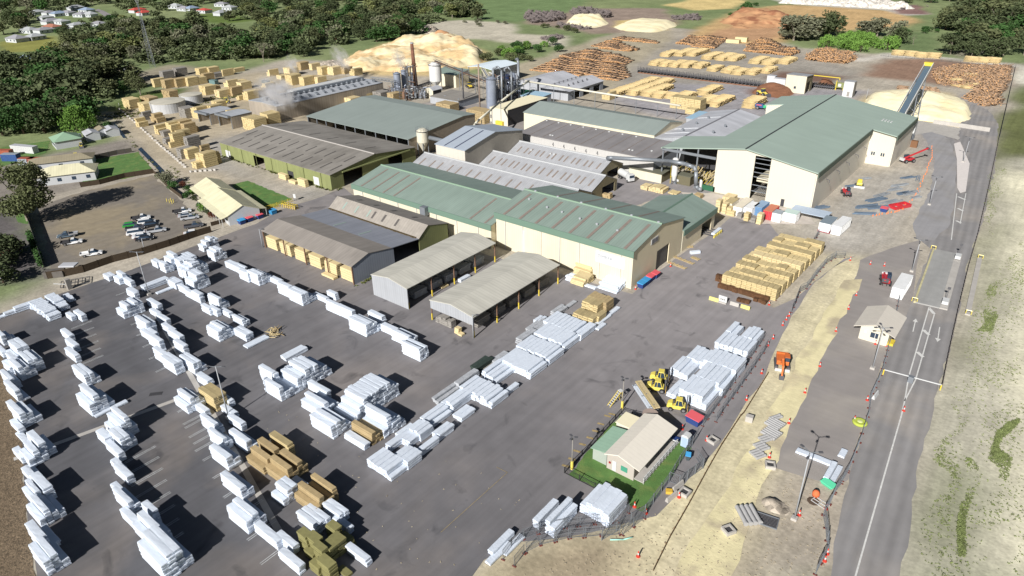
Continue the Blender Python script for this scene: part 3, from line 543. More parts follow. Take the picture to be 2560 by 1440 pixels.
swall('y',-50.2,198.3,255,m=BWE); swall('x',255,-50.2,-42.4); swall('y',-42.4,255.3,283.8,m=BWE); swall('x',283.8,-90,-42.4); swall('y',-84,213.5,267,m=BWE); swall('x',266.8,-90.3,-84.2); swall('y',-90.3,267.1,283.8,m=BWE); swall('x',213,-97,-79.7,m=DARK); swall('y',-79.7,198.3,212.9,m=BWE)
for x in (-97.3,-92.4,-85.6): k=MB(); k.box(x-.2+70.8,x+.2+70.8,-42.3,-41.9,0,zr(x)-.1); k.build('column',STEEL,sm)
k=MB(); k.box(-97.5+70.8,-79.6+70.8,-42.7,-42.4,10.3,11.1); k.build('bay_beam',STEEL,sm)
for z in (2.6,4.5,7,8.4,9.8,11.2,12.6): k=MB(); k.box(-67.9+70.8,-63.2+70.8,-41.5,-41.3,z,z+.2); k.build('girt',STEEL,sm)
k=MB()
for i in range(8): k.box(-67.5+70.8+i*.55,-67.3+70.8+i*.55,-41,-33,2.4,2.6)
k.build('walkway_deck',STEEL,sm)
k=MB(); k.hexa([(3.2,-39,5.0),(7.2,-39,5.0),(7.2,-31,5.0),(3.2,-31,5.0)],[(3.2,-39,6.2),(7.2,-39,6.8),(7.2,-31,6.8),(3.2,-31,6.2)]); k.build('chute',CREAMW,sm)
for y in (208,218,228,238,248): k=MB(); k.bar((20.6,y-240,7.5),(22.0,y-240,7.0),.12); k.bar((22.0,y-240,7.0),(22.0,y-240,6.3),.12); k.build('wall_lamp',DSTEEL,sm)
for x,z0,h in ((-48.6,3.2,1.1),(-47.9,3.2,1.1),(-45.6,3.2,1.1),(-44.9,3.2,1.1)): k=MB(); k.box(x+70.8,x+.45+70.8,15-.08,15-.02,z0,z0+h); k.build('window',GLASS,sm)
for y,hh in ((262,3.0),(272,3.0)): k=MB(); k.box(28.42,28.5,y-240,y-240+2.2,.2,hh); k.build('door',DARK,sm)
k=MB(); k.box(-58.6+70.8,-57.6+70.8,-42.08,-42.0,.1,2.3); k.build('door',DARK,sm)
k=MB(); 
for i in range(4): k.hexa([S(-50.0+.9*i,267+.2*i,zr(-50+.9*i)+.32),S(-49.6+.9*i,267+.2*i,zr(-50+.9*i)+.26),S(-49.6+.9*i,270,zr(-49.6+.9*i)+.32),S(-50.0+.9*i,270,zr(-50+.9*i)+.32)],[S(-50.0+.9*i,267+.2*i,zr(-50+.9*i)+.4),S(-49.6+.9*i,267+.2*i,zr(-50+.9*i)+.34),S(-49.6+.9*i,270,zr(-49.6+.9*i)+.4),S(-50.0+.9*i,270,zr(-50+.9*i)+.4)])
k.build('roof_light',WHITE,sm)
# B11 front shed: two gables
b11=I(shed('front_storage_shed','open-fronted twin gable shed with grey patched roof, timber inside',-156,-120.2,89.4,122,[(89.4,4.8),(94.6,6.3),(101.8,5.0),(111,4.1),(114.6,6.7),(122,4.8)],'x',None,GREYW,GREYY,walls='bs',roofs=[TAUPER,TAUPER,BLUER,mat('roof_dun',CH(158,152,144,.64),noise=.08,streak=('y',.14,.6),stripe=('x',.9,.1)),TAUPER],oh=.15))
for y0,y1,m_,tp in ((89.4,102.5,GREYY,[(89.4,4.7),(94.6,6.2),(101.8,4.9),(102.5,4.8)]),(111.2,122,OLIVEY,[(111.2,4.1),(114.6,6.6),(122,4.7)])):
    wallmesh('y',-120.4-b11[1][0],y0-b11[1][1],y1-b11[1][1],[(s-b11[1][1],z) for s,z in tp]).build('end_wall',m_,b11[0])
for x in (-155.8,-147,-138.3,-129.6,-120.3): k=MB(); k.box(x-.12-b11[1][0],x+.12-b11[1][0],-16.35,-16.1,0,4.6); k.build('column',RUST,b11[0])
for c in (-139,-135,-130): onroof(b11,SKYD,'skylight',112,113.8,c,.7)
for c in (-151,-146,-141): onroof(b11,mat('moss_strip',CH(150,168,160,.62)),'roof_patch',112,113.8,c,.6)
for c in (-143,-133): onroof(b11,MATS['moss_strip'],'roof_patch',102.5,106.5,c,.5)
for c in (-150,-143,-136,-128): onroof(b11,SKYD,'skylight',116.5,118.5,c,.9)
k=MB(); rr=random.Random(3)
for i in range(60): x=-155.5+i*.58; k.cb(x-b11[1][0],111+rr.uniform(-.1,.1)-b11[1][1],4.3,.6,.7+rr.random()*.3,.2)
k.build('valley_debris',mat('leaf_litter',C(112,98,72,.6),noise=.3,nscale=2),b11[0])
# B12 / B13 open drying sheds
def openshed(name,label,x0,x1,y0,y1,ze,zr_,left,mw,z0=0):
    b=I(shed(name,label,x0,x1,y0,y1,[(x0,ze),((x0+x1)/2,zr_),(x1,ze)],'y',BEIGER,mw,mw,walls='',oh=.15),'y')
    ox,oy=b[1]
    wallmesh('x',y0-oy,x0-ox,x1-ox,[(x0-ox,ze-.05),((x0+x1)/2-ox,zr_-.05),(x1-ox,ze-.05)],z0=z0).build('end_wall',mw,b[0])
    if left: wallmesh('y',x0-ox,y0-oy+.2,y1-oy,[(y0-oy,ze-.05),(y1-oy,ze-.05)]).build('wall',GREYY,b[0])
    n=5
    for i in range(n):
        y=y0+.15+i*(y1-y0-.3)/(n-1)
        for x in ([x1-.12] if left else [x0+.12,x1-.12]):
            k=MB(); k.box(x-.1-ox,x+.1-ox,y-.1-oy,y+.1-oy,1.6,ze-.05); k.build('post',RUST,b[0]); k=MB(); k.box(x-.12-ox,x+.12-ox,y-.12-oy,y+.12-oy,0,1.6); k.build('post_guard',YELP,b[0])
    return b
b12=openshed('drying_shed','narrow open drying shed with white sheeted end wall and closed back',-112.8,-101.4,89,119,5.1,6.1,True,GREYW)
b13=openshed('drying_shed','narrow open drying shed on rusty posts, timber packs under both sides',-94.2,-82.1,88.8,118.8,4.8,5.8,False,GREYW,z0=2.9)
for b in (b12,b13): b[0]['group']='narrow open drying sheds'
# B14
b14=I(shed('green_roof_annex','low cream annex with green cross-ridge roof and loading doorway',-84,-67.2,151.6,171,[(-84,5.6),(-74.5,8.2),(-67.2,6.0)],'y',GREENX,CREAMW,CREAMY,ops={'e':[(163,169,3.8)]},fascia=(FASC,[('e',4.6,6.1)]),cap=FASC),'y')
for c in (155,160.5,166.5): onroof(b14,SKYL,'skylight',-83,-68,c,.3)

# ------------------------------------------------------------------ timber packs
WRAP=mat('pack_wrap',C(214,223,235,.9),rough=.5,spec=.35,noise=.04,nscale=1.3,rand=.05,bump=.35,bscale=3,detail=3)
WRAPD=mat('pack_wrap_dirty',C(196,200,206,.8),rough=.6,noise=.16,nscale=1.0,rand=.1,bump=.8,bscale=2.5)
WEND=mat('pack_end',C(204,214,230,1.0),rough=.6,noise=.4,nscale=6,rand=.1,bump=1,bscale=6,vor=(3.5,.2))
PINE=mat('pack_pine',C(224,204,154,.74),rough=.8,noise=.1,nscale=2,stripe=('z',.15,.3),rand=.12,streak=('x',.12,3))
PINEL=mat('pack_pine_pale',C(236,216,168,.86),rough=.8,noise=.08,nscale=2,stripe=('z',.16,.22),rand=.08)
BROWN=mat('pack_brown',C(196,174,132,.72),rough=.85,noise=.14,nscale=2,stripe=('z',.14,.35),rand=.12)
OLIVE=mat('pack_treated',C(150,146,98,.74),rough=.85,noise=.12,nscale=2,stripe=('z',.12,.4),rand=.1)
GREYT=mat('pack_weathered',C(160,156,150,.8),rough=.85,noise=.14,nscale=2,stripe=('z',.14,.35),rand=.12)
DGRN=mat('pack_dark_cover',C(70,84,78,.6),rough=.6,noise=.2,nscale=2,rand=.1)
RUSTP=mat('offcut_bark',C(122,88,62,.6),rough=.95,noise=.35,nscale=3,stripe=('z',.12,.3),rand=.15)
PM={'w':(WRAP,'white wrapped timber pack','wrapped_timber_pack'),'d':(WRAPD,'grubby white wrapped timber pack','wrapped_timber_pack'),'p':(PINE,'bare pine timber pack','pine_timber_pack'),'l':(PINEL,'fresh pale pine timber pack','pine_timber_pack'),
 'b':(BROWN,'bare brown timber pack','pine_timber_pack'),'o':(OLIVE,'olive green treated timber pack','treated_timber_pack'),'g':(GREYT,'weathered grey timber pack','pine_timber_pack'),'k':(DGRN,'dark green covered timber pack','covered_timber_pack'),'r':(RUSTP,'dark brown bundle of slabs','slab_bundle')}
def packmesh(L,W,H,seed,kind):
    """one pack lying along X, centred on x,y with its base at 0: slightly slumped body on three bearers"""
    r=random.Random(seed); m=MB(); bz=.09; nx,ny=(5,3) if kind in 'wd' else (2,2)
    wr=kind in 'wd'; j=(.018 if wr else .012)
    xs=[-L/2+L*i/nx for i in range(nx+1)]; sec=[]
    if wr: base=[(-.5,0),(-.5,.55),(-.46,.95),(-.2,1.0),(.2,1.0),(.46,.95),(.5,.55),(.5,0)]
    else: base=[(-.5,0),(-.5,1),(.5,1),(.5,0)]
    st=len(m.v); k=len(base)
    for i,x in enumerate(xs):
        e=(r.uniform(-.08,.08) if i in (0,nx) else 0)
        for (u,v) in base: m.v.append((x+e+r.uniform(-j,j),u*W+r.uniform(-j,j),bz+v*(H-bz)+(r.uniform(-j,j) if v>0 else 0)))
    for i in range(nx):
        for q in range(k): w_=(q+1)%k; m.f.append((st+i*k+q,st+i*k+w_,st+(i+1)*k+w_,st+(i+1)*k+q))
    m.f.append(tuple(st+q for q in reversed(range(k)))); m.f.append(tuple(st+nx*k+q for q in range(k))); m.ends=(len(m.f)-2,len(m.f)-1)
    for x in (-L*.38,0,L*.38): m.box(x-.05,x+.05,-W/2+.02,W/2-.02,0,bz+.01)
    return m
_pk={}
PACKH=.42
def pmesh(kind,L,W,var,H=PACKH):
    key=(kind,round(L*2)/2,round(W*10)/10,var,round(H,2))
    if key not in _pk:
        pm_=packmesh(key[1],key[2],H,len(_pk)*13+5,kind); _pk[key]=pm_.mesh(PM[kind][2],PM[kind][0])
        if kind in 'wd':
            _pk[key].materials.append(WEND)
            for fi in pm_.ends: _pk[key].polygons[fi].material_index=1
    return _pk[key]
ORDN=['first','second','third','fourth','fifth','sixth','seventh','eighth','ninth','tenth','eleventh','twelfth','thirteenth','fourteenth','fifteenth','sixteenth','seventeenth','eighteenth','nineteenth','twentieth']+['late']*40
LAY=['ground','second','third','fourth','fifth','sixth','seventh','eighth','ninth','tenth','upper']
PACKS=[]   # (distance, kind, L, W, x, y, z, rz, label, group)
NCL=[0]
def stack(P0,P1,o,prof,kind,desc,L=4.6,W=None,jit=.12,depth=1,H=PACKH):
    """o='a': packs lie along X with ends facing +X and stand side by side from P0 to P1 (+Y); o='b': packs lie along Y and stand side by side from P0 towards -X to P1"""
    prof=[int(c) for c in prof.replace(' ','')]
    if H==PACKH: prof=[int(c*(1.5 if o=='a' or kind not in 'wd' else 1.15)+.3) for c in prof]; L=L*(1.12 if L<5 and kind in 'wd' else 1)
    span=(P1[1]-P0[1]) if o=='a' else (P0[0]-P1[0]); span=max(span,.9)
    n=max(1,round(span/(W or .9))); Wc=span/n
    if n==1: Wc=min(max(span,.95),1.3)
    r=random.Random(int(P0[0]*7+P0[1]*13)); NCL[0]+=1; Wm=round(min(Wc,1.5)*10)/10-(0 if n==1 else .02)
    hs=[prof[min(len(prof)-1,int((i+.5)/n*len(prof)))] for i in range(n)]
    for d in range(depth):
        for i in range(n):
            h=max(1,hs[i]-(d>0 and r.random()<.3))
            for l in range(h):
                # hidden packs inside the stack are skipped only where nothing can see them
                nb=hs[i-1] if i>0 else 0; nf=hs[i+1] if i<n-1 else 0
                off=r.uniform(-jit,jit)*(1.6 if l==h-1 else 1)
                if o=='a': x=P0[0]-L/2-d*(L+.2)+off; y=P0[1]+(i+.5)*Wc+r.uniform(-.03,.03); rz=r.uniform(-.008,.008)
                else: x=P0[0]-(i+.5)*Wc+r.uniform(-.03,.03); y=P0[1]+L/2+d*(L+.2)+off; rz=math.pi/2+r.uniform(-.008,.008)
                z=.03+l*H; vis=(l==h-1) or i==0 or nb<=l or (d==0)
                lab=f"{PM[kind][1]}, {LAY[l] if l<h-1 or h==1 else 'top'} layer, {ORDN[min(i,19)]}{'' if d==0 else ' rear'} column of {desc}"
                ws=lab.split()
                if len(ws)>16: lab=' '.join(ws[:16])
                PACKS.append((math.hypot(x,y,75-z),kind,L,Wm,x,y,z,rz+(math.pi if r.random()<.5 else 0),lab,desc,vis,(l==h-1),H))
A_,B_='a','b'
# white wrapped packs, left columns (x ends lit from the left)
S_=stack
LE='stack by the gravel edge'
S_((-156.5,28.4),(-156.3,31.2),'a','4431','w','small stack beside the gravel edge',L=3)
S_((-139.8,25.9),(-139.2,28.6),'a','5543','w','broad stack beside the gravel edge',L=4.4)
S_((-143.6,25.4),(-143.7,27.4),'a','345','w','left half of the broad gravel-edge stack',L=3.5)
S_((-140.7,28),(-141.2,30.4),'a','554','w','rear bulge of the broad gravel-edge stack',L=4.6)
S_((-147.2,27.4),(-147.8,30.4),'a','2455','w','rear tiers of the broad gravel-edge stack',L=4.6)
S_((-151.6,26.7),(-151.4,27.1),'a','2','w','lone pair at the gravel edge corner',L=3)
S_((-137.6,23.7),(-137.3,25.2),'a','43','w','second gravel-edge row, upper step',L=4.6)
S_((-132.8,22.8),(-132.2,24.7),'a','3421','w','second gravel-edge row, middle step',L=4.8)
S_((-124,20.6),(-123.3,23.6),'a','255432','w','second gravel-edge row, tall near end',L=4.4)
S_((-128.3,21),(-128.2,21.5),'a','3','w','second gravel-edge row, low front',L=3.6)
S_((-119.4,19),(-119.3,19.4),'a','1','w','loose packs before the second gravel-edge row',L=3.6)
S_((-122.6,19.5),(-122.5,19.9),'a','2','w','loose packs beside the second gravel-edge row',L=3.4)
S_((-112.1,17.4),(-111.2,20.2),'a','34443','w','third gravel-edge stack',L=3.6); S_((-112.9,19.5),(-112.9,21.6),'a','6542','w','back tier of the third gravel-edge stack',L=4.6); S_((-114.1,17),(-113.9,17.5),'a','2','w','front foot of the third gravel-edge stack',L=3.6)
S_((-109.1,16.9),(-109,17.4),'a','1','w','loose packs after the third gravel-edge stack',L=3.4); S_((-107.8,16.1),(-107.7,16.4),'a','2','w','low packs after the third gravel-edge stack',L=3.6)
S_((-102.2,14.4),(-102,15.8),'a','344','w','fourth gravel-edge stack',L=3.6); S_((-101.9,16),(-101.7,17.3),'a','543','w','rear wing of the fourth gravel-edge stack',L=4.6)
S_((-97.2,13.4),(-96.7,16.8),'a','354322','w','fifth gravel-edge stack',L=4.4)
S_((-91.7,11.7),(-91,13.9),'a','4542','w','sixth gravel-edge stack',L=4.2)
S_((-87.5,10.6),(-85.9,13.4),'a','345522','w','seventh gravel-edge stack',L=4.4)
# upper left fence side
S_((-170,33.1),(-171.1,33.2),'b','2','w','short stack beside the gravel driveway',L=2.6); S_((-169.8,35.1),(-171.2,35.3),'b','3','w','three-high stack beside the gravel driveway',L=4.2); S_((-168.7,37.8),(-169.7,37.9),'b','2','w','low stack beside the gravel driveway',L=2.6); S_((-170.1,32),(-171,32.1),'b','1','w','farthest low pack at the gravel driveway',L=1.8)
S_((-159.7,38.1),(-170,40.7),'b','34444','w','tall comb stack near the yard gate',L=2.4); S_((-162.5,41.5),(-170.3,43.4),'b','344','w','shaded comb stack near the yard gate',L=1.8); S_((-165.5,44.4),(-169.3,45.4),'b','2','w','small pair beside the gate barrier',L=1.4)
S_((-155.9,41.3),(-156.1,42.2),'a','2','w','small pile before the comb stacks',L=2.6); S_((-153.6,42.5),(-153.2,43.6),'a','3','w','upright pile before the comb stacks',L=3.6)
S_((-146.7,37.4),(-146.7,37.8),'a','3','w','thin bay row, far end',L=4.2); S_((-141.9,36.4),(-141.8,36.8),'a','3','w','thin bay row, middle',L=4.2); S_((-137.7,34.8),(-137.6,35.3),'a','3','w','thin bay row, near end',L=4.4)
S_((-127.9,32.6),(-128.1,35.1),'a','4542','w','tall stack in the second bay row',L=4.8); S_((-117.9,29.2),(-117,33.2),'a','466532','w','big stepped stack in the second bay row',L=5.4)
S_((-117,29.4),(-117.9,29.5),'b','1','w','long pack lying before the big stepped stack',L=5.6)
S_((-104.4,28.2),(-104,30.6),'a','4443','w','wide heap below the cross drain',L=3.4); S_((-107.4,29),(-106.5,32.3),'a','355643','w','rear tiers of the heap below the cross drain',L=4.4); S_((-107.4,27.1),(-106.9,28.4),'a','33','w','left foot of the heap below the cross drain',L=3.2)
S_((-102.2,26.8),(-102.1,27.1),'a','3','w','single file beside the cross drain heap',L=4.4); S_((-99.2,25.5),(-99.1,25.8),'a','2','w','pair before the bay numbers',L=3); S_((-95.9,25.1),(-95.6,26.2),'a','33','w','low double stack among bay lines',L=4.2)
S_((-93,23),(-92.9,23.3),'a','2','w','narrow start of the lower bay row',L=3.4); S_((-89.4,22.4),(-88.8,24),'a','443','w','middle of the lower bay row',L=4.4); S_((-85.5,21.4),(-85.2,22.2),'a','33','w','bulging end of the lower bay row',L=4.2)
S_((-81.1,21.2),(-80.4,24.1),'a','35542','w','stepped stack among lower bay lines',L=4.4); S_((-84.9,23.6),(-84.7,24.1),'a','4','w','tower behind the stepped lower stack',L=2.6)
S_((-74.4,19.7),(-72.1,23.6),'a','566653','w','tallest stack at the lower picture edge',L=6.4)
# middle columns beside the drain
S_((-169,55),(-169.3,56.7),'a','2','w','lone low stack near the car park fence',L=2.6); S_((-164.9,55.7),(-164.8,58.6),'a','3442','w','stack near the car park fence',L=2.6)
S_((-161.2,56.7),(-161.2,57.4),'a','3','w','narrow file below the fence stack',L=3.4); S_((-154.7,54.4),(-154.8,55.5),'a','3','w','second narrow file below the fence stack',L=3.4); S_((-155.3,54.5),(-155.1,55.8),'a','3','w','file above the drain-side wall of packs',L=3.0)
S_((-147.5,48.7),(-146.6,53.2),'a','355454','w','drain-side stack by the first lamp',L=3.2); S_((-136.9,48.6),(-137,50.6),'a','54','w','rear of the drain-side second stack',L=4.4); S_((-133.4,47.5),(-133.1,49.3),'a','343','w','drain-side second stack',L=3.8)
S_((-128.5,47),(-128.5,48),'a','44','w','far half of the long drain-side stack',L=4.4); S_((-122.7,45.1),(-122.6,46),'a','44','w','near half of the long drain-side stack',L=4.2); S_((-118.1,44.6),(-117.9,46.4),'a','454','w','drain-side end stack before the gap',L=4.4)
S_((-144.8,54.8),(-144.7,55.9),'a','43','w','start of the row across the drain',L=4.4); S_((-142.2,53.3),(-142.1,53.8),'a','2','w','low packs across the drain',L=3); S_((-136.9,52.7),(-137,53.6),'a','3','w','second file across the drain',L=4.2); S_((-131.7,51.4),(-131.7,52.2),'a','3','w','third file across the drain',L=4.2); S_((-126.8,50.4),(-126.8,51.1),'a','4','w','fourth file across the drain',L=4.4); S_((-122.9,49),(-122.9,49.7),'a','4','w','fifth file across the drain',L=3.4)
S_((-115.3,46.9),(-114.9,49.3),'a','4542','w','end stack across the drain by the lamp shadow',L=4.6)
S_((-156.8,57.5),(-158.6,58),'b','3','w','long low stack beside the first light pole',L=6.2); S_((-152.9,59),(-154,59.3),'b','1','w','single long pack beside the first light pole',L=4.4)
S_((-162,65.6),(-162.4,67.6),'a','443','w','left wing of the fence-side heap',L=2.8); S_((-162.5,67.5),(-163.6,70.6),'a','5564','w','tall wing of the fence-side heap',L=3.2); S_((-166.3,65.7),(-166.6,67.1),'a','33','w','outer foot of the fence-side heap',L=2.6)
S_((-147.4,64.9),(-146.3,68.8),'a','456654','w','great heap, near face',L=3.6); S_((-154.1,66.7),(-154.4,72.4),'a','456654','w','great heap, rear face',L=3.6); S_((-151.7,62.6),(-151.8,64.6),'a','343','w','great heap, outer foot',L=3.6); S_((-159.8,68.4),(-160.2,72.7),'a','555','w','great heap, far tier',L=3.4)
S_((-146.8,62.7),(-146.9,63.3),'a','3','w','first file after the great heap',L=3.6); S_((-143.2,62.4),(-143.3,63.1),'a','3','w','second file after the great heap',L=3.6); S_((-140.6,62.4),(-140.9,63.5),'a','443','w','third file after the great heap',L=3)
S_((-133.9,60.9),(-133.8,61.6),'a','3','w','left file of the twin stacks',L=3.2); S_((-132.1,61.5),(-132.3,62.4),'a','3','w','centre file of the twin stacks',L=3.2); S_((-134.3,63.5),(-133.4,65.9),'a','5532','w','stepped twin stack in the middle yard',L=4.2)
S_((-122.5,56.1),(-122.3,59.9),'a','45543','w','tall stack beside the scrap pallets',L=3.8); S_((-129.4,62.8),(-129.5,63.7),'a','2','w','low pack behind the scrap pallets stack',L=3.2); S_((-123.7,62.4),(-122.6,64.1),'a','332','w','stack with a shadow behind the pallets',L=3.6); S_((-118.1,59.5),(-118.2,61.3),'a','33','w','stack in front of the scrap pallets',L=4)
S_((-115.5,58.2),(-117.2,58.1),'b','11','w','pair of long packs at the scrap pallets',L=5.2)
# diagonal centre row
S_((-166,77.9),(-166.3,79.8),'a','34','w','head of the centre row',L=2.4); S_((-166.3,80.3),(-166.9,82.4),'a','54','w','rear head of the centre row',L=2.4); S_((-158.2,76.5),(-158.9,79.8),'a','4553','w','first big stack of the centre row',L=3.2)
S_((-149.5,76.4),(-150.1,77.9),'a','33','w','second stack of the centre row',L=3.6); S_((-146.2,76.4),(-146.7,78.1),'a','33','w','third stack of the centre row',L=3.6); S_((-141,75),(-141.2,76.2),'a','44','w','fourth stack of the centre row',L=3.6); S_((-137.5,75.5),(-137.5,79.6),'a','55432','w','fifth stack of the centre row',L=4)
S_((-134.1,78.4),(-134.1,79.6),'a','2','w','low link in the centre row',L=3.8); S_((-126.5,76.2),(-126.7,77.4),'a','55','w','sixth stack of the centre row',L=4.2); S_((-121.2,75.7),(-121.1,79.5),'a','55432','w','seventh stack of the centre row',L=4.4)
S_((-118.4,79.7),(-118.5,80.3),'a','2','w','second low link in the centre row',L=3.8); S_((-110.8,77.9),(-110.8,78.6),'a','44','w','eighth stack of the centre row',L=4.4); S_((-117.4,81.8),(-117.4,82.6),'a','3','w','back pack behind the eighth stack',L=2.6)
S_((-107,78),(-107,79),'a','4','w','link before the tallest centre stack',L=4.4); S_((-99.7,75.6),(-99.6,79.4),'a','5543','w','tallest stack of the centre row',L=4.8); S_((-101.1,81.2),(-101,82.3),'a','33','w','low rails behind the tallest centre stack',L=4.2)
S_((-94.7,79.1),(-94.8,80.4),'a','33','w','tenth stack of the centre row',L=4.2); S_((-90.1,78.1),(-90.2,80.7),'a','43','w','eleventh stack of the centre row',L=4.4); S_((-84.4,75.8),(-84.5,78.2),'a','54','w','last stack of the centre row',L=4.6)
S_((-105.3,60.2),(-107.3,60.5),'b','22','w','free-standing pair in the middle yard',L=5.0)
S_((-95,51.8),(-93.6,63),'a','55332355666665432','w','long block in the middle yard',L=4.6); S_((-99.5,53.8),(-99.7,55.8),'a','4532','w','rear wing of the long middle block',L=4.4)
S_((-79.8,50.9),(-79.8,54.9),'a','455432','w','left block above the brown packs',L=4.8); S_((-85.6,53.1),(-85.2,57.1),'a','34432','w','rear wing of the left block',L=4.8); S_((-89.3,57.2),(-89.3,58.2),'a','3','w','rear file of the left block',L=4.8)
S_((-79.9,55.4),(-77.3,66.1),'a','23456666666654','w','longest block of the yard',L=5.2)
S_((-73.1,56.2),(-72.5,61),'a','3665432','w','stepped block before the longest block',L=4.8); S_((-73.4,53.9),(-73,56.2),'a','43','b','pair before the stepped white block',L=4.8); S_((-73.2,52.2),(-73.1,53.4),'a','2','w','low pack before the brown pair',L=4.6)
# lower centre
S_((-101.8,43.2),(-101.9,45.5),'a','55','p','tall pair behind the second light pole',L=5.0); S_((-109.2,46),(-109.3,47.2),'a','33','w','packs behind the tall pine pair',L=3.4); S_((-101,45.4),(-101.1,46.1),'a','2','w','low packs beside the tall pine pair',L=4)
S_((-105.2,39.8),(-104.3,43.1),'a','355443','w','stack at the cross drain corner',L=3.8); S_((-101.9,41.2),(-101.7,42),'a','2','w','link below the cross drain corner',L=3.2); S_((-95.6,39.6),(-95.8,41.1),'a','43','w','drain file below the cross drain',L=4.2); S_((-91.1,38.4),(-91.6,39.9),'a','43','w','second drain file below the cross drain',L=4.2); S_((-86.6,36.2),(-86.2,38.4),'a','443','w','drain stack above the bay lines',L=4.4)
S_((-97.4,43.8),(-97.4,44.6),'a','2','w','low pack at the second lamp base',L=3.4); S_((-93.4,42.8),(-93.4,43.5),'a','3','w','narrow file beside the second lamp',L=3.4); S_((-87.8,40.3),(-87.1,42.3),'a','4432','w','stack between the lamp and brown packs',L=4.4)
S_((-79.1,33.9),(-79.3,35.9),'a','443','w','far part of the long drain stack',L=4.8); S_((-72.8,30.8),(-71.9,33.8),'a','45543','w','near part of the long drain stack',L=5); S_((-67.2,31.6),(-67,32.7),'a','43','w','bulky stack below the drain stack',L=4.8); S_((-64.8,32.5),(-64.7,33),'a','3','w','narrow stack below the drain stack',L=3.4); S_((-61.4,31),(-61.3,31.6),'a','33','w','edge stack below the drain stack',L=4.2)
S_((-81.5,39.1),(-81.1,40.9),'a','24','b','first brown cluster by the drain',L=4.6); S_((-82.1,41.8),(-82.1,42.7),'a','4','b','dark file of the first brown cluster',L=4.6); S_((-81.5,43.8),(-81.5,44.9),'a','4','p','bright file of the first brown cluster',L=4.8)
S_((-76.7,39.5),(-74.9,43.8),'a','35353','b','second brown cluster by the drain',L=4.6); S_((-73.3,36.9),(-72.4,39.7),'a','2344','w','rumpled stack among the brown packs',L=2.8); S_((-73.3,40.4),(-73.3,41.5),'a','2','w','shaded packs among the brown packs',L=2.6)
S_((-68.1,38.7),(-66.9,42.8),'a','354334','b','third brown cluster by the drain',L=5); S_((-64.2,39.9),(-63.6,41.5),'a','333','w','flat stack beside the third brown cluster',L=3.4); S_((-65,36.6),(-64.2,39.1),'a','3333','w','triple stack above the treated packs',L=4.2); S_((-61.8,39.3),(-61.7,39.9),'a','2','w','narrow pack above the treated packs',L=3)
S_((-62,37.3),(-61.7,38.5),'a','4','o','rear corner of the treated block',L=1.9,W=1.4)
S_((-63.5,33.9),(-63.1,35.1),'a','45','o','left flank of the treated block',L=1.9,W=1.2); S_((-61.9,34.2),(-61.5,36.1),'a','45','o','second rank of the treated block',L=1.9,W=1.3); S_((-59.7,34.8),(-58.1,38.9),'a','44432','o','wide third rank of the treated block',L=2.2,W=1.3)
S_((-61.6,33.4),(-61.2,34.4),'a','2','o','low front of the treated block',L=2.0); S_((-59.9,33.8),(-59.7,34.8),'a','5','o','front tower of the treated block',L=2.0,W=1.3); S_((-59.2,32.4),(-58.9,33.3),'a','3','o','near left foot of the treated block',L=2.0); S_((-57.4,32.8),(-57.1,34.4),'a','54','o','nearest tower of the treated block',L=2.4,W=1.3); S_((-56.2,34.4),(-56.2,35.1),'a','1','o','low pack beside the treated block',L=2.0)
S_((-55.5,37.2),(-55.5,37.8),'a','2','w','lone pack beside the treated block',L=3.6)
# right-hand rows: packs along Y
S_((-42.8,47.4),(-43.4,47.3),'b','1','w','small group by the temporary fence',L=4.2); S_((-43.5,48.6),(-44.3,48.7),'b','2','w','rear of the small group by the temporary fence',L=4.2); S_((-42.1,50),(-42.7,50),'b','1','w','side pack of the small group by the fence',L=3.4)
S_((-41.5,56.1),(-42.4,56.2),'b','4','w','slim stack before the canteen lawn',L=4.6); S_((-38.9,56.4),(-40.5,56.6),'b','445','w','double stack before the canteen lawn',L=4.8,W=.95)
S_((-34,62.3),(-38.8,62.9),'b','555554','w','great block before the canteen lawn',L=5.2,W=.95)
S_((-64.7,50.2),(-70.2,50.6),'b','24444','w','corner block of the roadside rows',L=3.0); S_((-64.5,53.4),(-68.1,53.6),'b','443','w','second block of the roadside rows',L=2.6); S_((-69.8,54.6),(-71,54.6),'b','3','w','rear pack of the corner block',L=3); S_((-65.1,55.9),(-66.1,55.9),'b','3','w','long pack between roadside blocks',L=5)
S_((-68.1,57.2),(-71.6,57.5),'b','333','w','third block of the roadside rows',L=3); S_((-67.7,59.4),(-71.1,59.8),'b','443','w','fourth block of the roadside rows',L=2.6); S_((-65.4,61.2),(-67,61.5),'b','33','w','fifth block of the roadside rows',L=3.2)
S_((-68.6,62.6),(-71.4,62.6),'b','233','w','sixth block of the roadside rows',L=5.0); S_((-65.8,67.1),(-67.9,67.6),'b','232','w','seventh block of the roadside rows',L=3.0); S_((-68.7,68.1),(-71.5,68.3),'b','443','w','eighth block of the roadside rows',L=5.0)
S_((-72.1,68.2),(-73.7,68.4),'b','23','d','ninth block of the roadside rows',L=4.8); S_((-72.1,73.5),(-73.3,73.8),'b','4','d','tenth block of the roadside rows',L=4.8); S_((-64,73),(-71.6,74),'b','344444','w','eleventh block of the roadside rows',L=3.8); S_((-64.3,77.5),(-64.9,77.6),'b','2','w','side pack of the eleventh roadside block',L=3)
S_((-67.9,79),(-71.6,79.6),'b','234','w','twelfth block of the roadside rows',L=5); S_((-64,84.1),(-71.5,85.5),'b','344444','w','thirteenth block of the roadside rows',L=4.4); S_((-72.3,83.7),(-73.5,84),'b','2','d','dusty pair behind the roadside rows',L=3.4)
S_((-73,79.5),(-74.8,79.7),'b','2','k','old pair behind the roadside rows',L=4.6); S_((-71.9,79.6),(-73,79.7),'b','1','g','old low pack behind the roadside rows',L=4.4)
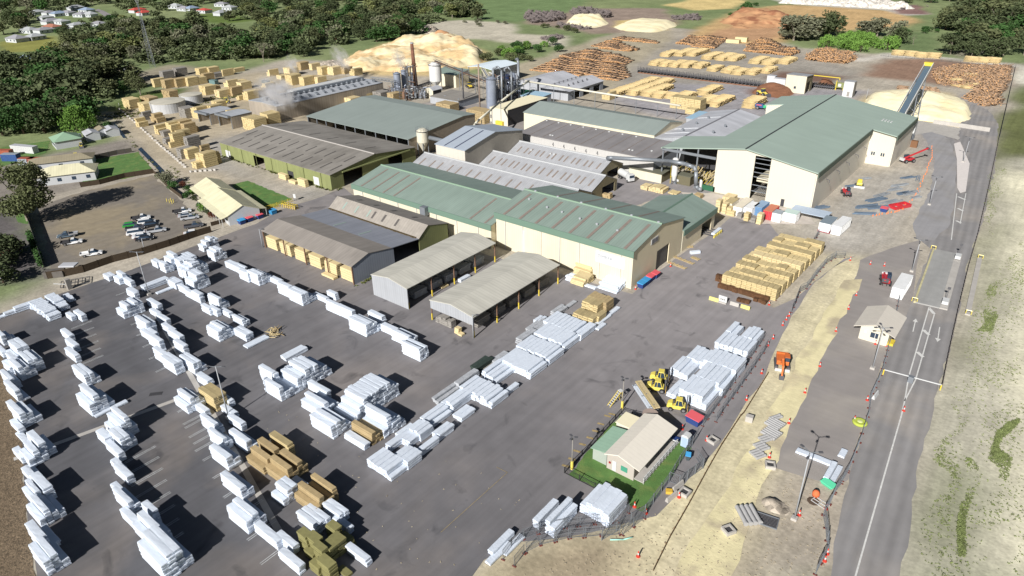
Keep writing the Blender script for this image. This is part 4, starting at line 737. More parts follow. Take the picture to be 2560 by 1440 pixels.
S_((-64,84),(-70.9,85.1),'b','244444','w','fourteenth block of the roadside rows',L=4.6); S_((-64,89.7),(-71.9,91.4),'b','344444','w','fifteenth block of the roadside rows',L=4.6); S_((-64.3,95.5),(-72,97.3),'b','344444','w','sixteenth block of the roadside rows',L=4.6); S_((-64,100.7),(-73.4,103.5),'b','344444','w','seventeenth block of the roadside rows',L=5); S_((-64.1,103.1),(-65.8,103.9),'b','3','w','side pack of the seventeenth roadside block',L=3)
S_((-72.6,92.3),(-74.1,92.5),'b','3','d','dark-ended stack behind the rows',L=4.6); S_((-72.5,97.2),(-75.3,97.9),'b','22','d','low dark-ended pair behind the rows',L=4.8); S_((-73.4,105.9),(-75.3,106.5),'b','2','d','jumbled pair near the brown cluster',L=3.6); S_((-73.6,110),(-74.2,110.1),'b','1','d','stray pack near the brown cluster',L=3.4); S_((-74.4,100.9),(-76.1,101.5),'b','2','w','small pair behind the roadside rows',L=2.4)
S_((-65.3,107.1),(-70.2,107.9),'b','3333','p','roadside pine cluster, near rank',L=2.4,W=1.3); S_((-64.8,108.6),(-66,108.8),'b','3','p','roadside pine cluster, side rank',L=3.0); S_((-66.8,111.1),(-70.7,111.8),'b','444','p','roadside pine cluster, middle rank',L=3.0); S_((-65.9,113.6),(-71,115),'b','4444','b','roadside pine cluster, far rank',L=2.8)
S_((-64.3,107),(-65.3,107.4),'b','1','w','thin long packs beyond the roadside rows',L=6); S_((-64.5,112.6),(-65.1,112.9),'b','1','w','thin far pack beyond the roadside rows',L=4); S_((-63.3,106.4),(-64.2,106.8),'b','1','w','short pack beyond the roadside rows',L=2.6)
FG='fence-side group'
S_((-34.5,95),(-39.7,96.2),'b','355555','w','nearest block of the fence-side group',L=4.8); S_((-40.1,94.7),(-41.9,95.4),'b','22','w','low block beside the forklifts',L=4.4); S_((-40.9,101),(-44.4,101.2),'b','3344','w','forklift-side block of the fence-side group',L=5); S_((-33.9,100.3),(-39.4,102.2),'b','455555','w','second block of the fence-side group',L=5.6)
S_((-34,106),(-43.8,109.2),'b','5555554444','w','widest block of the fence-side group',L=5); S_((-35.1,114.3),(-41.7,115.3),'b','44444','w','fourth block of the fence-side group',L=4.6); S_((-35.6,119.7),(-38.8,120.3),'b','343','w','farthest corner of the fence-side group',L=4.4); S_((-39.6,119.4),(-41.7,120.5),'b','344','w','far left corner of the fence-side group',L=4.2)
S_((-13.1,93.6),((-13.1,93.6)[0],(-13.1,93.6)[1]+1.2),'a','1','w','long white pack lying alone by the tall light pole',L=4.9); S_((-11.8,90.1),((-11.8,90.1)[0]-1.7,0),'b','12','w','white pile by the green lidded tank',L=3.8); S_((-12.3,96.9),((-12.3,96.9)[0]-.9,0),'b','1','w','far end of the pile by the green lidded tank',L=1.6)
# pine lot by the road: rows along X, packs along Y, five high
rr=random.Random(11)
lot0=(-39,140.3); lotL=(-51.1,139.3); lot1=(-38.6,170.1)
for j in range(9):
    t=j/8; b0=lot0[1]+(lot1[1]-lot0[1])*t; a1=lot0[0]+(lot1[0]-lot0[0])*t; a0=a1-(12.6 if j<6 else 11.0)
    prof=('55555555555','44445555544','55555445555','44554444555','55555555554','44445554444','55555555555','44555544455','55554444444')[j]
    nm=['nearest','second','third','fourth','fifth','sixth','seventh','eighth','farthest'][j]
    stack((a1,b0),(a0,b0),'b',prof,'p' if j%2 else 'l' if j==4 else 'p',nm+' row of the roadside pine lot',L=2.5,W=1.15,jit=.05)
stack((-40.2,139),(-51.8,138.7),'b','1','r','row of dark slab bundles',L=1.0,W=1.15,H=1.0); stack((-51.7,141.8),(-53.7,143.1),'b','2','r','dark bundles at the lot corner',L=1.0,H=.8)
stack((-43,135.4),(-45.8,135.5),'b','11','r','slab bundles before the pine lot',L=1.0,H=.8); stack((-40.1,137.5),(-42.9,138),'b','11','r','slab bundles by the fence end',L=1.0,H=.8)
# packs around containers
for P,h,k,ds in (((-70.5,182.2),'5','l','tall pale tower by the annex corner'),((-68.7,182.3),'4','l','second pale tower by the annex corner'),((-67.1,181.8),'3','p','low pair by the container row'),((-66,181.9),'2','p','lowest pair by the container row'),((-63.7,181.5),'2','g','grey-topped pair by the white container'),((-61.5,180.8),'3','p','stack before the white container'),((-59.4,180.6),'2','g','stack before the blue container'),((-57.8,180.5),'4','l','tower before the red container')):
    stack(P,(P[0]-1.6,P[1]),'b',h,k,ds,L=2.2,W=1.6,H=.75)
stack((-69.8,189.3),((-69.8,189.3)[0]-3,0),'b','44','l','double stack behind the pale towers',L=4)
# timber under the front storage shed
for i,x in enumerate((-153.5,-147.5,-141.2,-135.2,-129.2,-123.2)):
    stack((x+2.3,89.9),(x+2.3,93.0),'a','55' if i!=3 else '554','l',['far','second','third','fourth','fifth','last'][i]+' stack under the front shed roof',L=4.6,W=1.5,H=.62)
stack((-126,88.0),(-126,89.3),'a','1','l','low stack before the shed posts',L=4.4,H=.6)
for i in range(5):
    stack((-103.5,93+i*5),(-107.6,93+i*5),'b','433','d',['near','second','third','fourth','rear'][i]+' rank inside the closed drying shed',L=3.6)
    stack((-84,92+i*5.4),(-88,92+i*5.4),'b','344','g',['near','second','third','fourth','rear'][i]+' rank inside the open drying shed',L=4.2)
stack((-88.2,88.6),(-92.8,88.6),'b','3232','g','weathered packs at the drying shed mouth',L=1.6); stack((-84.4,87.6),(-86.6,87.6),'b','12','l','short packs at the drying shed mouth',L=1.2)
stack((-100.5,105.3),((-100.5,105.3)[0]-1.1,0),'b','2','w','lone stack between the drying sheds',L=3.0); stack((-101.9,100.4),((-101.9,100.4)[0]-1,0),'b','1','l','lone pale pack between the drying sheds',L=1.8)
stack((-89,120.5),(-89,124),'a','443','l','pale packs at the mill wall',L=5); 
# beside the sign building
for P,pr,k,ds,L in (((-76.4,120.5),'2333','l','cut packs at the mill wall corner',3.6),((-73.8,121.1),'1','w','flat white bundle by the sign building',3),((-68.7,122.2),'1223','w','white-edged packs below the sign',5),((-77.7,125.2),'344','l','tall cut packs below the sign',4.6),((-79.3,121.1),'22','w','green-ended packs by the mill wall',2.2)):
    stack(P,(P[0],P[1]+len(pr)*1.1),'a',pr,k,ds,L=L)
# olive shed front
stack((-186.4,124.9),((-186.4,124.9)[0],(-186.4,124.9)[1]+1.6),'a','4','l','pack tower before the olive shed',L=3.8,W=1.5,H=.6); stack((-197.6,125.4),((-197.6,125.4)[0],(-197.6,125.4)[1]+1.4),'a','3','l','long packs before the olive shed',L=3.8,W=1.4,H=.6); stack((-191.3,124.6),((-191.3,124.6)[0],(-191.3,124.6)[1]+1.4),'a','2','l','low packs before the olive shed',L=3.6,W=1.4,H=.5)
stack((-101.6,173.5),((-101.6,173.5)[0]-3.6,0),'b','322','b','brown cubes before the middle ridged shed',L=1.4)
stack((-90.9,186.7),((-90.9,186.7)[0]-5.0,0),'b','2332','l','sawn pile before the control hut',L=4.2); stack((-96.2,186.6),((-96.2,186.6)[0]-2.4,0),'b','22','l','scattered pile before the control hut',L=3.6); stack((-87,188.4),((-87,188.4)[0]-3,0),'b','11','p','loose sawn pile by the conveyor',L=3)
stack((-79.6,189),((-79.6,189)[0]-2.2,0),'b','22','b','brown packs by the annex',L=2.6)
stack((-64.6,165.8),((-64.6,165.8)[0]-1,0),'b','1','w','long pack on the yellow outfeed rails',L=4.6,H=.9)
# back yard brown packs
BK=[((-307.5,130),'b','23','p',2.6,'drying yard edge row, first'),((-318.3,137.3),'b','322','g',2.8,'drying yard edge row, second'),((-308.5,138.3),'b','2332','b',2.6,'dark group by the tank road'),
((-289.4,129),'b','23','p',3,'drying yard edge row, third'),((-284.2,128.6),'b','22','g',2.8,'drying yard edge row, fourth'),((-283,131.5),'b','455','p',3.6,'tall group beside the tank road'),((-279.8,135.7),'b','44555','b',3.4,'tall block beside the tank road'),((-280.9,138.1),'b','2','b',2.6,'side pack beside the tank road'),
((-272.4,123.4),'b','22','g',3.4,'drying yard edge row, fifth'),((-266.5,123.9),'b','55','p',3.4,'twin towers in the drying yard'),((-268.4,127.2),'b','55','p',3.4,'rear twin towers in the drying yard'),((-266.5,122.1),'b','2','p',3,'low pack before the twin towers'),
((-249.1,117.1),'b','33','g',3.4,'grey-topped pair near the olive shed'),((-246.5,118.2),'b','33','p',3.2,'stepped pair near the olive shed'),((-233.6,114),'b','22','p',3.4,'foot of the group near the olive shed'),((-232.2,116.5),'b','5544','p',3.6,'tall group near the olive shed'),((-256.9,124.4),'b','55','g',3.4,'rear tower near the olive shed'),((-233.1,119),'b','4','b',3.0,'shaded side tower near the olive shed'),((-252.3,126.8),'b','2','b',2.4,'rear brown pack near the olive shed'),
((-330.2,143.6),'b','4444','p',3.6,'stack row beside the big tank'),((-344.7,143.9),'b','44444','p',3.4,'outer stack row beside the big tank'),((-340,151.2),'b','444444','b',3.0,'dark stack row behind the big tank'),((-346.9,164.6),'b','44444','b',3.0,'far part of the dark stack row'),
((-297.7,157.7),'b','55','p',4.2,'stack pair between tank and kilns'),((-299.9,152.5),'b','5544','p',3.8,'stack block between tank and kilns'),((-306.2,165.4),'b','444','p',3.6,'rear stack block before the kilns'),((-305.4,149.9),'b','4444','g',3.4,'grey-ended block between tank and kilns'),
((-375.8,177.5),'b','444','b',4,'far yard block near the lattice mast'),((-383.7,175.5),'b','44','p',4,'far yard pair near the lattice mast'),((-373.5,182.4),'b','444','b',4,'second far yard block near the lattice mast'),((-371.2,187.4),'b','444','p',4,'third far yard block near the lattice mast'),((-371.2,192.5),'b','33','p',4,'fourth far yard block near the mast'),
((-400.3,189),'b','444','g',4.4,'farthest tower group by the mast'),((-403.2,198.4),'b','444','g',4.4,'second farthest tower group by the mast'),((-395.3,207.6),'b','333','p',4.4,'third farthest tower group by the mast'),((-393.5,212.7),'b','333','p',4.4,'fourth farthest tower group by the mast'),((-380.8,213.4),'b','322','p',5,'slumped far row beyond the mast'),((-386,223.7),'b','221','p',5,'tail of the far row beyond the mast'),
((-342.6,181),'b','4444','p',4,'yard block beside the small tank'),((-343.1,183.8),'b','333','b',4,'side of the block beside the small tank'),((-330.7,181.6),'b','333','l',4,'pale block beside the yellow forklift'),((-328.8,187.4),'b','4433','b',4,'dark block beyond the yellow forklift'),((-339.2,199.1),'b','333','l',4,'pale rear block beyond the forklift'),((-313.4,186.3),'b','443','p',4,'block left of the steam'),((-315.3,193.7),'b','333','b',4,'block veiled by the steam'),((-318.1,184.4),'b','21','p',4,'low block left of the steam'),((-326.1,204.8),'b','332','p',4,'rear block veiled by the steam'),((-374.6,199),'b','443','b',4,'mid yard block behind the small tank'),((-381.6,209.1),'b','222','g',4,'mid yard low block'),((-351.4,204.2),'b','222','p',4,'mid yard low row'),((-350.3,198.2),'b','322','l',4,'mid yard pale row'),
((-278,157.5),'b','55555','p',4.2,'charge of packs at the kiln mouth'),((-260,154.9),'b','555555','p',4.2,'near charge of packs at the kiln mouth'),((-263.2,163.4),'b','555','p',4.2,'charge of packs in the steel frame'),
((-263,163.5),'b','5555','p',4.2,'kiln door charge at the long kiln'),((-357.9,228.8),'b','32','l',4,'pale pair beyond the kilns'),((-348.2,235.3),'b','4444','l',4,'pale block beyond the kilns'),((-358.3,250.3),'b','444','b',4,'brown tower beyond the kilns'),((-352.8,254),'b','33','l',4,'second pale pair beyond the kilns'),((-335.4,247.7),'b','444','p',4,'tower row beyond the kilns'),((-330,251.3),'b','4443','l',4,'pale row beyond the kilns'),((-327.3,257),'b','333','b',4,'third block beyond the kilns'),((-318.7,257),'b','332','p',4,'end block beyond the kilns'),
((-326.5,221.1),'b','5555','p',4.4,'steaming block before the kilns'),((-319.8,223.9),'b','444','p',4.4,'second block before the kilns'),((-320.4,228.7),'b','333','b',4,'third block before the kilns'),((-317.3,230.7),'b','3322','l',4,'end block before the kilns'),((-344.3,226.7),'b','222','l',4,'low pale row before the kilns'),
((-262.4,207.6),'b','3333','l',4,'stack row behind the open green shed'),((-267,221),'b','3333','p',4,'second stack row behind the green shed'),((-260.3,224.2),'b','3333','g',4,'third stack row behind the green shed'),((-253.6,226),'b','333','b',4,'end of the stacks behind the green shed'),
((-215.5,224.7),'b','333333','b',4,'stack row by the boiler yard'),((-221.4,223.1),'b','2222','g',4,'low row by the boiler yard'),((-190.4,218.9),'b','5555555','b',4,'tall brown block by the yellow skip'),((-188.8,222.2),'b','333','g',4,'low block by the yellow skip'),
((-126.5,289.1),'b','5555555555','p',4,'long pine wall in the log yard'),((-170.4,286),'b','322','p',4,'small packs at the log yard edge'),((-126.3,283.2),'b','222','p',3,'low packs before the pine wall')]
for P,o,pr,k,L,ds in BK:
    pr=''.join(str(int(c)+(2 if int(c)>=3 else 1)) for c in pr)
    stack(P,(P[0]-1.45*len(pr),P[1]),o,pr,k,ds,L=L*1.45,W=1.45,H=.72)
# the packs that show largest stand as things of their own; the rest of each kind is one body
PACKS.sort(key=lambda p:p[0])
def emit(kinds,n_ind,stuffname,stufflabel,grp):
    sel=[p for p in PACKS if p[1] in kinds]; vis=[p for p in sel if p[10]]; hid=[p for p in sel if not p[10]]
    # hidden filler packs are left out
    for i,p in enumerate(vis[:n_ind]):
        d,kind,L,W,x,y,z,rz,lab,desc,v,topp,H=p
        o=link(PM[kind][2],pmesh(kind,L,W,i%4,H),None,(x,y,z),rz); tag(o,lab,'timber pack' if kind!='r' else 'slab bundle',grp)
    rest=vis[n_ind:]
    by={}
    for p in rest: by.setdefault(p[1],[]).append(p)
    for kind,ps in by.items():
        m=MB(); r=random.Random(5)
        for (d,kd,L,W,x,y,z,rz,lab,desc,v,topp,H) in ps:
            c,s=math.cos(rz),math.sin(rz); src=packmesh(round(L*2)/2,W,H,r.randint(0,999),kd if kd not in 'wd' else 'w'); n=len(m.v)
            m.v+=[(x+c*a-s*b,y+s*a+c*b,z+e) for a,b,e in src.v]; m.f+=[tuple(n+q for q in f) for f in src.f]
        o=m.build(PM[kind][2]+'s',PM[kind][0]); tag(o,'the remaining '+PM[kind][1]+'s farther back in the yard','timber packs',None,'stuff')
emit('wd',300,'','','white wrapped timber packs in the yard')
emit('plbg',300,'','','bare timber packs'); emit('o',300,'','','olive treated timber packs'); emit('k',50,'','','covered timber packs'); emit('r',60,'','','dark slab bundles')
print('packs',len(PACKS),'clusters',NCL[0])

# ------------------------------------------------------------------ trees
LEAF={}
for nm,c,k in (('gum_leaves_dark',(74,84,56),.62),('gum_leaves_olive',(86,92,62),.62),('gum_leaves_grey',(112,114,92),.62),('wattle_leaves',(112,118,74),.62),('willow_leaves',(96,128,58),.72),('dense_leaves',(62,92,48),.62),('red_leaves',(120,76,60),.5)):
    LEAF[nm]=mat(nm,C(*c,k*1.6),rough=.8,spec=.2,noise=.2,nscale=.5,rand=.2)
BARKM=mat('bark_pale',C(170,160,145,.6),rough=.9,noise=.25,nscale=2); BARKD=mat('bark_brown',C(105,90,75,.5),rough=.9,noise=.25,nscale=2)
def crown(seed,kind,n,leaf):
    """leaf clumps of many small faces round a few limbs; unit height 1 (crown spans about .25 to 1)"""
    r=np.random.RandomState(seed); C0=[]
    if kind=='gum': nb=r.randint(13,19); 
    elif kind=='willow': nb=12
    elif kind=='dense': nb=13
    elif kind=='bare': nb=10
    else: nb=8
    for i in range(nb):
        an=r.rand()*6.28; t=r.rand()
        if kind=='gum': rad=.05+.26*math.sqrt(r.rand())*(1-.5*abs(t-.5)); z=.26+.62*t; br=.12+.1*r.rand()
        elif kind=='bare': rad=.06+.22*math.sqrt(r.rand()); z=.5+.42*t; br=.05+.05*r.rand()
        elif kind=='willow': rad=.30*math.sqrt(r.rand()); z=.45+.33*(1-(rad/.33)**2)*(.6+.4*t); br=.16+.06*r.rand()
        elif kind=='dense': rad=.26*math.sqrt(r.rand()); z=.22+.6*t*(1-rad); br=.15+.1*r.rand()
        else: rad=.3*math.sqrt(r.rand()); z=.3+.4*t; br=.2+.1*r.rand()
        C0.append((rad*math.cos(an),rad*math.sin(an),z,br))
    C0=np.array(C0); w=C0[:,3]**2; w/=w.sum(); ci=r.choice(len(C0),n,p=w); c=C0[ci]
    d=r.normal(size=(n,3)); d/=np.linalg.norm(d,axis=1)[:,None]; rr=(.55+.5*r.rand(n)**.6)
    p=c[:,:3]+d*rr[:,None]*c[:,3:4]*np.array([1,1,.75])
    if kind=='willow':
        out=np.hypot(p[:,0],p[:,1])>.2; p[out,2]-=r.rand(out.sum())*.42; p[:,2]=np.maximum(p[:,2],.03)
    s=leaf*(.6+.8*r.rand(n)); u=r.normal(size=(n,3)); 
    if kind=='willow': u=u*np.array([.25,.25,1])*1.0
    u/=np.linalg.norm(u,axis=1)[:,None]; v=np.cross(u,r.normal(size=(n,3))); v/=np.linalg.norm(v,axis=1)[:,None]
    su=s*(1.7 if kind=='willow' else 1.15); sv=s*(.5 if kind=='willow' else .8)
    V=np.stack([p-u*su[:,None]/2,p+v*sv[:,None]/2,p+u*su[:,None]/2,p-v*sv[:,None]/2],1).reshape(-1,3)
    F=np.arange(4*n).reshape(n,4); return V,F,C0
def npmesh(name,V,F,m):
    me=bpy.data.meshes.new(name); k=F.shape[1]; me.vertices.add(len(V)); me.vertices.foreach_set('co',np.asarray(V,dtype=np.float32).ravel())
    me.loops.add(F.size); me.loops.foreach_set('vertex_index',F.ravel().astype(np.int32)); me.polygons.add(len(F)); me.polygons.foreach_set('loop_start',np.arange(0,F.size,k,dtype=np.int32)); me.update(calc_edges=True)
    for mm in (m if isinstance(m,(list,tuple)) else [m]): me.materials.append(mm)
    return me
def trunkmesh(C0,kind,seed,name='trunk'):
    r=random.Random(seed); m=MB(); w=.018 if kind!='bare' else .014; zt=.4
    top=(r.uniform(-.02,.02),r.uniform(-.02,.02),zt); m.cyl((0,0,-.02),top,w*1.5,w,6)
    for (x,y,z,b) in C0[:8 if kind!='bare' else 10]:
        mid=((top[0]+x)/2*.8,(top[1]+y)/2*.8,(zt*.7+z)/2); m.cyl(top if r.random()<.6 else (0,0,zt*.6),mid,w*.7,w*.45,5); m.cyl(mid,(x,y,z),w*.45,w*.15,4)
        if kind=='bare':
            for q in range(3): m.cyl((x,y,z),(x+r.uniform(-.1,.1),y+r.uniform(-.1,.1),z+r.uniform(.02,.12)),w*.15,.002,3)
    return m
TV={}
def treevar(kind,leafn,v,n,leaf):
    key=(kind,leafn,v,n)
    if key not in TV:
        V,F,C0=crown(v*17+hash_(kind),kind,n,leaf); TV[key]=(npmesh('crown',V,F,LEAF[leafn]),trunkmesh(C0,kind,v).mesh('trunk',BARKD if kind in('dense','willow') else BARKM))
    return TV[key]
def hash_(s): return sum(ord(c)*(i+3) for i,c in enumerate(s))
TREES=[]
HP=[(-842.3,287.1),(-822.7,290.8),(-806.1,292.9),(-805.6,300.9),(-851.3,327.2),(-814.9,323.1),(-768.9,307.4),(-777.4,302.4),(-781,271.4),(-741.5,261.6),(-733.1,266.7),(-692.7,225.9),(-681.4,233),(-697.5,245.6),(-765.9,351.7),(-734.1,342.9),(-767.3,392.8),(-736,385.3),(-729.1,389.3),(-699.5,386.3),(-664.4,383.9),(-740.9,430.1),(-692.2,263.6),(-683.3,278.1),(-529.6,166.1),(-643.8,212.6),(-644.4,200.2),(-700,414.4)]
def clear(x,y):
    for hx,hy in HP:
        d=math.hypot(hx,hy); t=((x-hx)*-hx+(y-hy)*-hy)/d; s=abs((x-hx)*-hy+(y-hy)*hx)/d
        if s<9 and -8<t<42: return False
    return True
LN={'gum_leaves_dark':'dark green','gum_leaves_olive':'olive','gum_leaves_grey':'grey green','wattle_leaves':'yellowish','willow_leaves':'bright green','dense_leaves':'deep green','red_leaves':'reddish'}
def addtree(x,y,h,kind,leafn,label,group=None,n=900,leaf=.07,cat='tree',name=None,wide=1.0):
    TREES.append((math.hypot(x,y),x,y,h,kind,leafn,label,group,n,leaf,cat,name or {'gum':'gum_tree','willow':'willow_tree','dense':'broadleaf_tree','bare':'bare_tree','bush':'bush'}[kind],wide))
def forest(poly,n,kinds,hr,where,group,seed,mind=6):
    r=random.Random(seed); xs=[p[0] for p in poly]; ys=[p[1] for p in poly]; pts=[]; tries=0
    while len(pts)<n and tries<n*60:
        tries+=1; x=r.uniform(min(xs),max(xs)); y=r.uniform(min(ys),max(ys))
        if not pip(poly,x,y) or not clear(x,y): continue
        if any((x-a)**2+(y-b)**2<mind*mind for a,b in pts): continue
        pts.append((x,y)); k,l=r.choice(kinds); h=r.uniform(*hr)
        addtree(x,y,h,k,l,f"{LN[l]} {'willow' if k=='willow' else 'rounded tree' if k=='dense' else 'bush' if k=='bush' else 'gum tree'} {where}",group+', '+LN[l]+' '+k,wide=r.uniform(1.2,1.8))
GUM=[('dense','dense_leaves'),('dense','gum_leaves_olive'),('gum','gum_leaves_dark'),('gum','gum_leaves_dark'),('gum','gum_leaves_olive'),('gum','gum_leaves_olive'),('gum','gum_leaves_grey'),('dense','gum_leaves_dark'),('dense','dense_leaves'),('gum','wattle_leaves')]
forest([(-544.4,188.5),(-463.2,193.6),(-480.8,212),(-482.8,251.6),(-431.2,244.4),(-404.8,253.2),(-395.2,285.6),(-407.7,311.8),(-492.8,329.5),(-563.8,325),(-624.7,302),(-631.9,255.6),(-601.6,213.5)],84,GUM,(9,14),'in the wood behind the drying yard','wood behind the drying yard',21,7)
forest([(-483.6,323),(-405.7,317.1),(-397.3,365.6),(-408.2,394.8),(-472.5,455.9),(-442.5,480.3),(-416.8,482.8),(-485,550.4),(-526.6,514.4),(-540.2,449.8),(-574,412.2),(-574.9,362.4)],80,GUM,(10,15),'in the wood behind the sawdust heap','wood behind the sawdust heap',22,7.5)
forest([(-600.3,347.1),(-607.8,409.9),(-557.7,517),(-518.8,582.7),(-592.3,631.2),(-734.5,554.3),(-766.6,468),(-695.9,396.4)],60,GUM,(9,14),'scattered over the far paddock','far paddock trees',23,13)
forest([(-883.8,266.7),(-874.6,300.9),(-883.2,387.9),(-754.6,440.8),(-864.4,507.4),(-1150.2,354.3)],64,GUM,(10,15),'along the horizon behind the houses','trees behind the houses',24,14)
forest([(-339.8,87.8),(-461.8,128),(-469.4,142.5),(-436.9,144.8),(-393.5,139.4),(-336.1,126),(-325.4,113.1),(-332.7,100.3)],18,[('dense','dense_leaves'),('dense','gum_leaves_dark'),('gum','gum_leaves_dark')],(11,15),'in the dark grove behind the cottage','grove behind the cottage',25,6)
forest([(-462.8,140.2),(-510.5,175.4),(-446.8,186),(-418,183.9),(-388.7,165.4),(-375.3,141.3),(-400.3,140.3)],34,GUM[:6],(10,15),'between the cottage grove and the paddock','trees by the cottage grove',26,6)
forest([(-481.4,134.4),(-557.4,161.7),(-526.3,164.9),(-464.5,159.7),(-460.9,141.5)],10,[('dense','gum_leaves_dark'),('gum','gum_leaves_dark')],(11,15),'at the dark clump by the paddock fence','clump by the paddock',27,7)
forest([(-667,195.5),(-803.9,240.5),(-790,266.1),(-675.5,215.3)],8,GUM[:6],(9,13),'beside the far house street','street trees',28,10)
forest([(-678.4,226.7),(-719.2,308.4),(-668.9,299.3),(-627.7,232.5)],26,GUM,(6,9),'in gardens between the far houses','garden trees',29,9)
forest([(-161.3,503.8),(-149.7,505),(-140.6,545.1),(-155.7,559),(-174.2,528.6)],7,[('gum','gum_leaves_grey'),('gum','gum_leaves_dark'),('gum','gum_leaves_olive')],(14,18),'in the grove beside the orange dirt field','grove beside the dirt field',30,7)
forest([(-136.8,480.2),(-109,483.8),(-95,512.6),(-104.4,533.7),(-132.3,516)],13,[('willow','willow_leaves')],(8,11),'in the willow row beside the log yard','willow row beside the log yard',31,6)
forest([(-125.1,526.8),(-98.6,529.4),(-113,571.5),(-132.9,566)],6,[('gum','gum_leaves_grey'),('dense','gum_leaves_dark')],(10,14),'behind the willow row','trees behind the willow row',32,8)
forest([(-90.7,616.3),(-59.9,529.7),(-30,523.1),(-21.4,563.6),(-40.5,744.5),(-77.8,773.1),(-108.9,773.6)],36,GUM[:6],(13,19),'in the wood at the log yard corner','wood at the log yard corner',33,9)
forest([(-71.9,522),(-64,501),(-34,504.4),(-37.5,518.2)],6,[('gum','gum_leaves_dark')],(9,13),'along the log yard corner fence','fence trees at the log yard corner',34,8)
forest([(-150.9,769),(-80.9,849.3),(-38.6,872.8),(-91.3,936.7),(-174.4,877)],16,GUM,(10,15),'on the skyline beyond the log yard','skyline trees beyond the log yard',35,14)
forest([(-279,320.1),(-256.3,327.5),(-268.9,385.8),(-290.5,407.2),(-305.3,381.5),(-299.5,347.8)],16,[('willow','willow_leaves'),('bush','dense_leaves'),('bush','gum_leaves_olive')],(4.5,7),'in the thicket beside the pond','thicket beside the pond',36,6)
forest([(-348.2,471.3),(-302.8,460.3),(-316.2,474.9),(-354,484.6)],7,[('bush','gum_leaves_olive')],(3,5),'in the scrub below the grey wood heaps','scrub below the wood heaps',37,6)
forest([(-248.8,605.3),(-254.2,653.1),(-256.4,697.2),(-270.7,713.5),(-263.2,647.8)],7,[('bush','dense_leaves')],(4,6),'in the scrub beside the yellow field','scrub beside the yellow field',38,7)
forest([(-432.3,464.1),(-386.7,447.7),(-379.8,480.5),(-417.4,488.8)],6,[('bush','gum_leaves_grey')],(2.5,4),'in the scrub beyond the sawdust heap','scrub beyond the sawdust heap',39,7)
forest([(-114.4,577.6),(-84.6,596),(-89.6,609.6),(-115.3,593.7)],6,[('bush','dense_leaves')],(3,5),'in the hedge behind the willows','hedge behind the willows',40,7)
forest([(-187,37.6),(-207.7,44.4),(-204.7,46.7),(-189.9,43.3),(-182.3,38.6)],3,[('dense','gum_leaves_dark')],(6,8),'in the shaded garden by the car park','shaded garden trees',41,4)
addtree(*(-324,111.7),12,'willow','willow_leaves','bright green weeping willow at the creek bend',n=1800,leaf=.05,wide=1.25); addtree(*(-323.9,116.5),9,'willow','willow_leaves','smaller weeping willow nearer the creek bridge',n=1500,leaf=.05,wide=1.2); addtree(*(-338.4,96.2),15,'dense','dense_leaves','tall deep green tree behind the white cottage',n=3000,leaf=.045,wide=1.2); addtree(*(-334.8,102.6),14,'dense','dense_leaves','broad deep green tree between cottage and willows',n=1800,leaf=.045,wide=1.2)
addtree(*(-501,181.6),14,'gum','gum_leaves_grey','pale-limbed gum tree at the wood edge by the mast',n=1200,leaf=.05); addtree(*(-468.3,220.2),15,'gum','gum_leaves_grey','tall white-trunked gum beside the lattice mast',n=1200,leaf=.05); addtree(*(-372,161.9),10,'gum','gum_leaves_olive','lone gum tree standing before the drying yard stacks',n=1400,leaf=.05,wide=1.1); addtree(*(-385.3,159.6),7,'dense','dense_leaves','small green tree beside the drying yard creek',n=1200,leaf=.05)
addtree(*(-402.6,254.7),13,'bare','gum_leaves_grey','bare branching gum at the wood edge',n=140,leaf=.04); addtree(*(-421.4,328.1),7,'bush','red_leaves','rust coloured bush below the far wood',n=500); addtree(*(-91.9,533.7),7,'bare','gum_leaves_grey','bare grey tree beyond the willows',n=90,leaf=.04)
addtree(*(-313.7,119.8),4.5,'dense','dense_leaves','rounded bush beside the creek bridge',n=1500,leaf=.08,wide=1.2); addtree(*(-318.5,117.9),2.5,'bush','red_leaves','low reddish bush by the creek bridge',n=700)
addtree(*(-229.1,58.7),17,'gum','gum_leaves_olive','big gum tree at the car park corner casting a long shadow',n=9000,leaf=.03,wide=1.15)
addtree(*(-205.6,46),6.5,'bush','red_leaves','reddish tree by the shaded driveway',n=2500,leaf=.05); addtree(*(-205.9,44.3),8,'dense','gum_leaves_dark','dark tree at the shaded driveway',n=2500,leaf=.045)
addtree(*(-226.7,99.2),4.8,'bush','gum_leaves_grey','grey green bush at the car park rear corner',n=2200,leaf=.06,wide=1.2); addtree(*(-220.7,98.8),3.2,'bush','dense_leaves','round green bush at the car park rear corner',n=1600,leaf=.07,wide=1.2)
rr=random.Random(9)
for i,(P,l) in enumerate((((-219.7,101.4),'red_leaves'),((-214.7,100.3),'dense_leaves'),((-209.3,98.8),'willow_leaves'),((-208.2,96.4),'dense_leaves'),((-204.1,96.8),'gum_leaves_dark'),((-197.1,94.8),'dense_leaves'),((-193.1,93.6),'willow_leaves'),((-189.3,92.5),'gum_leaves_dark'),((-185.6,91.8),'red_leaves'),((-186.9,94.2),'dense_leaves'))):
    addtree(*P,rr.uniform(2,3.4),'bush',l,f"{['first','second','third','fourth','fifth','sixth','seventh','eighth','ninth','last'][i]} garden bush along the office verandah",'garden bushes along the office',n=900,leaf=.08,cat='bush')
TREES.sort(key=lambda t:t[0])
for i,(d,x,y,h,kind,leafn,label,group,n,leaf,cat,name,wide) in enumerate(TREES):
    v=i%5; cm,tm=treevar(kind,leafn,v if n<1000 else i%97,n,leaf)
    t_=T(name,label,cat,(x,y,0),(i*2.39)%6.28,group); s=h; 
    for me_,nm in ((cm,'crown'),(tm,'trunk')):
        o=link(nm,me_,t_); o.scale=(s*wide,s*wide,s)
print('trees',len(TREES))
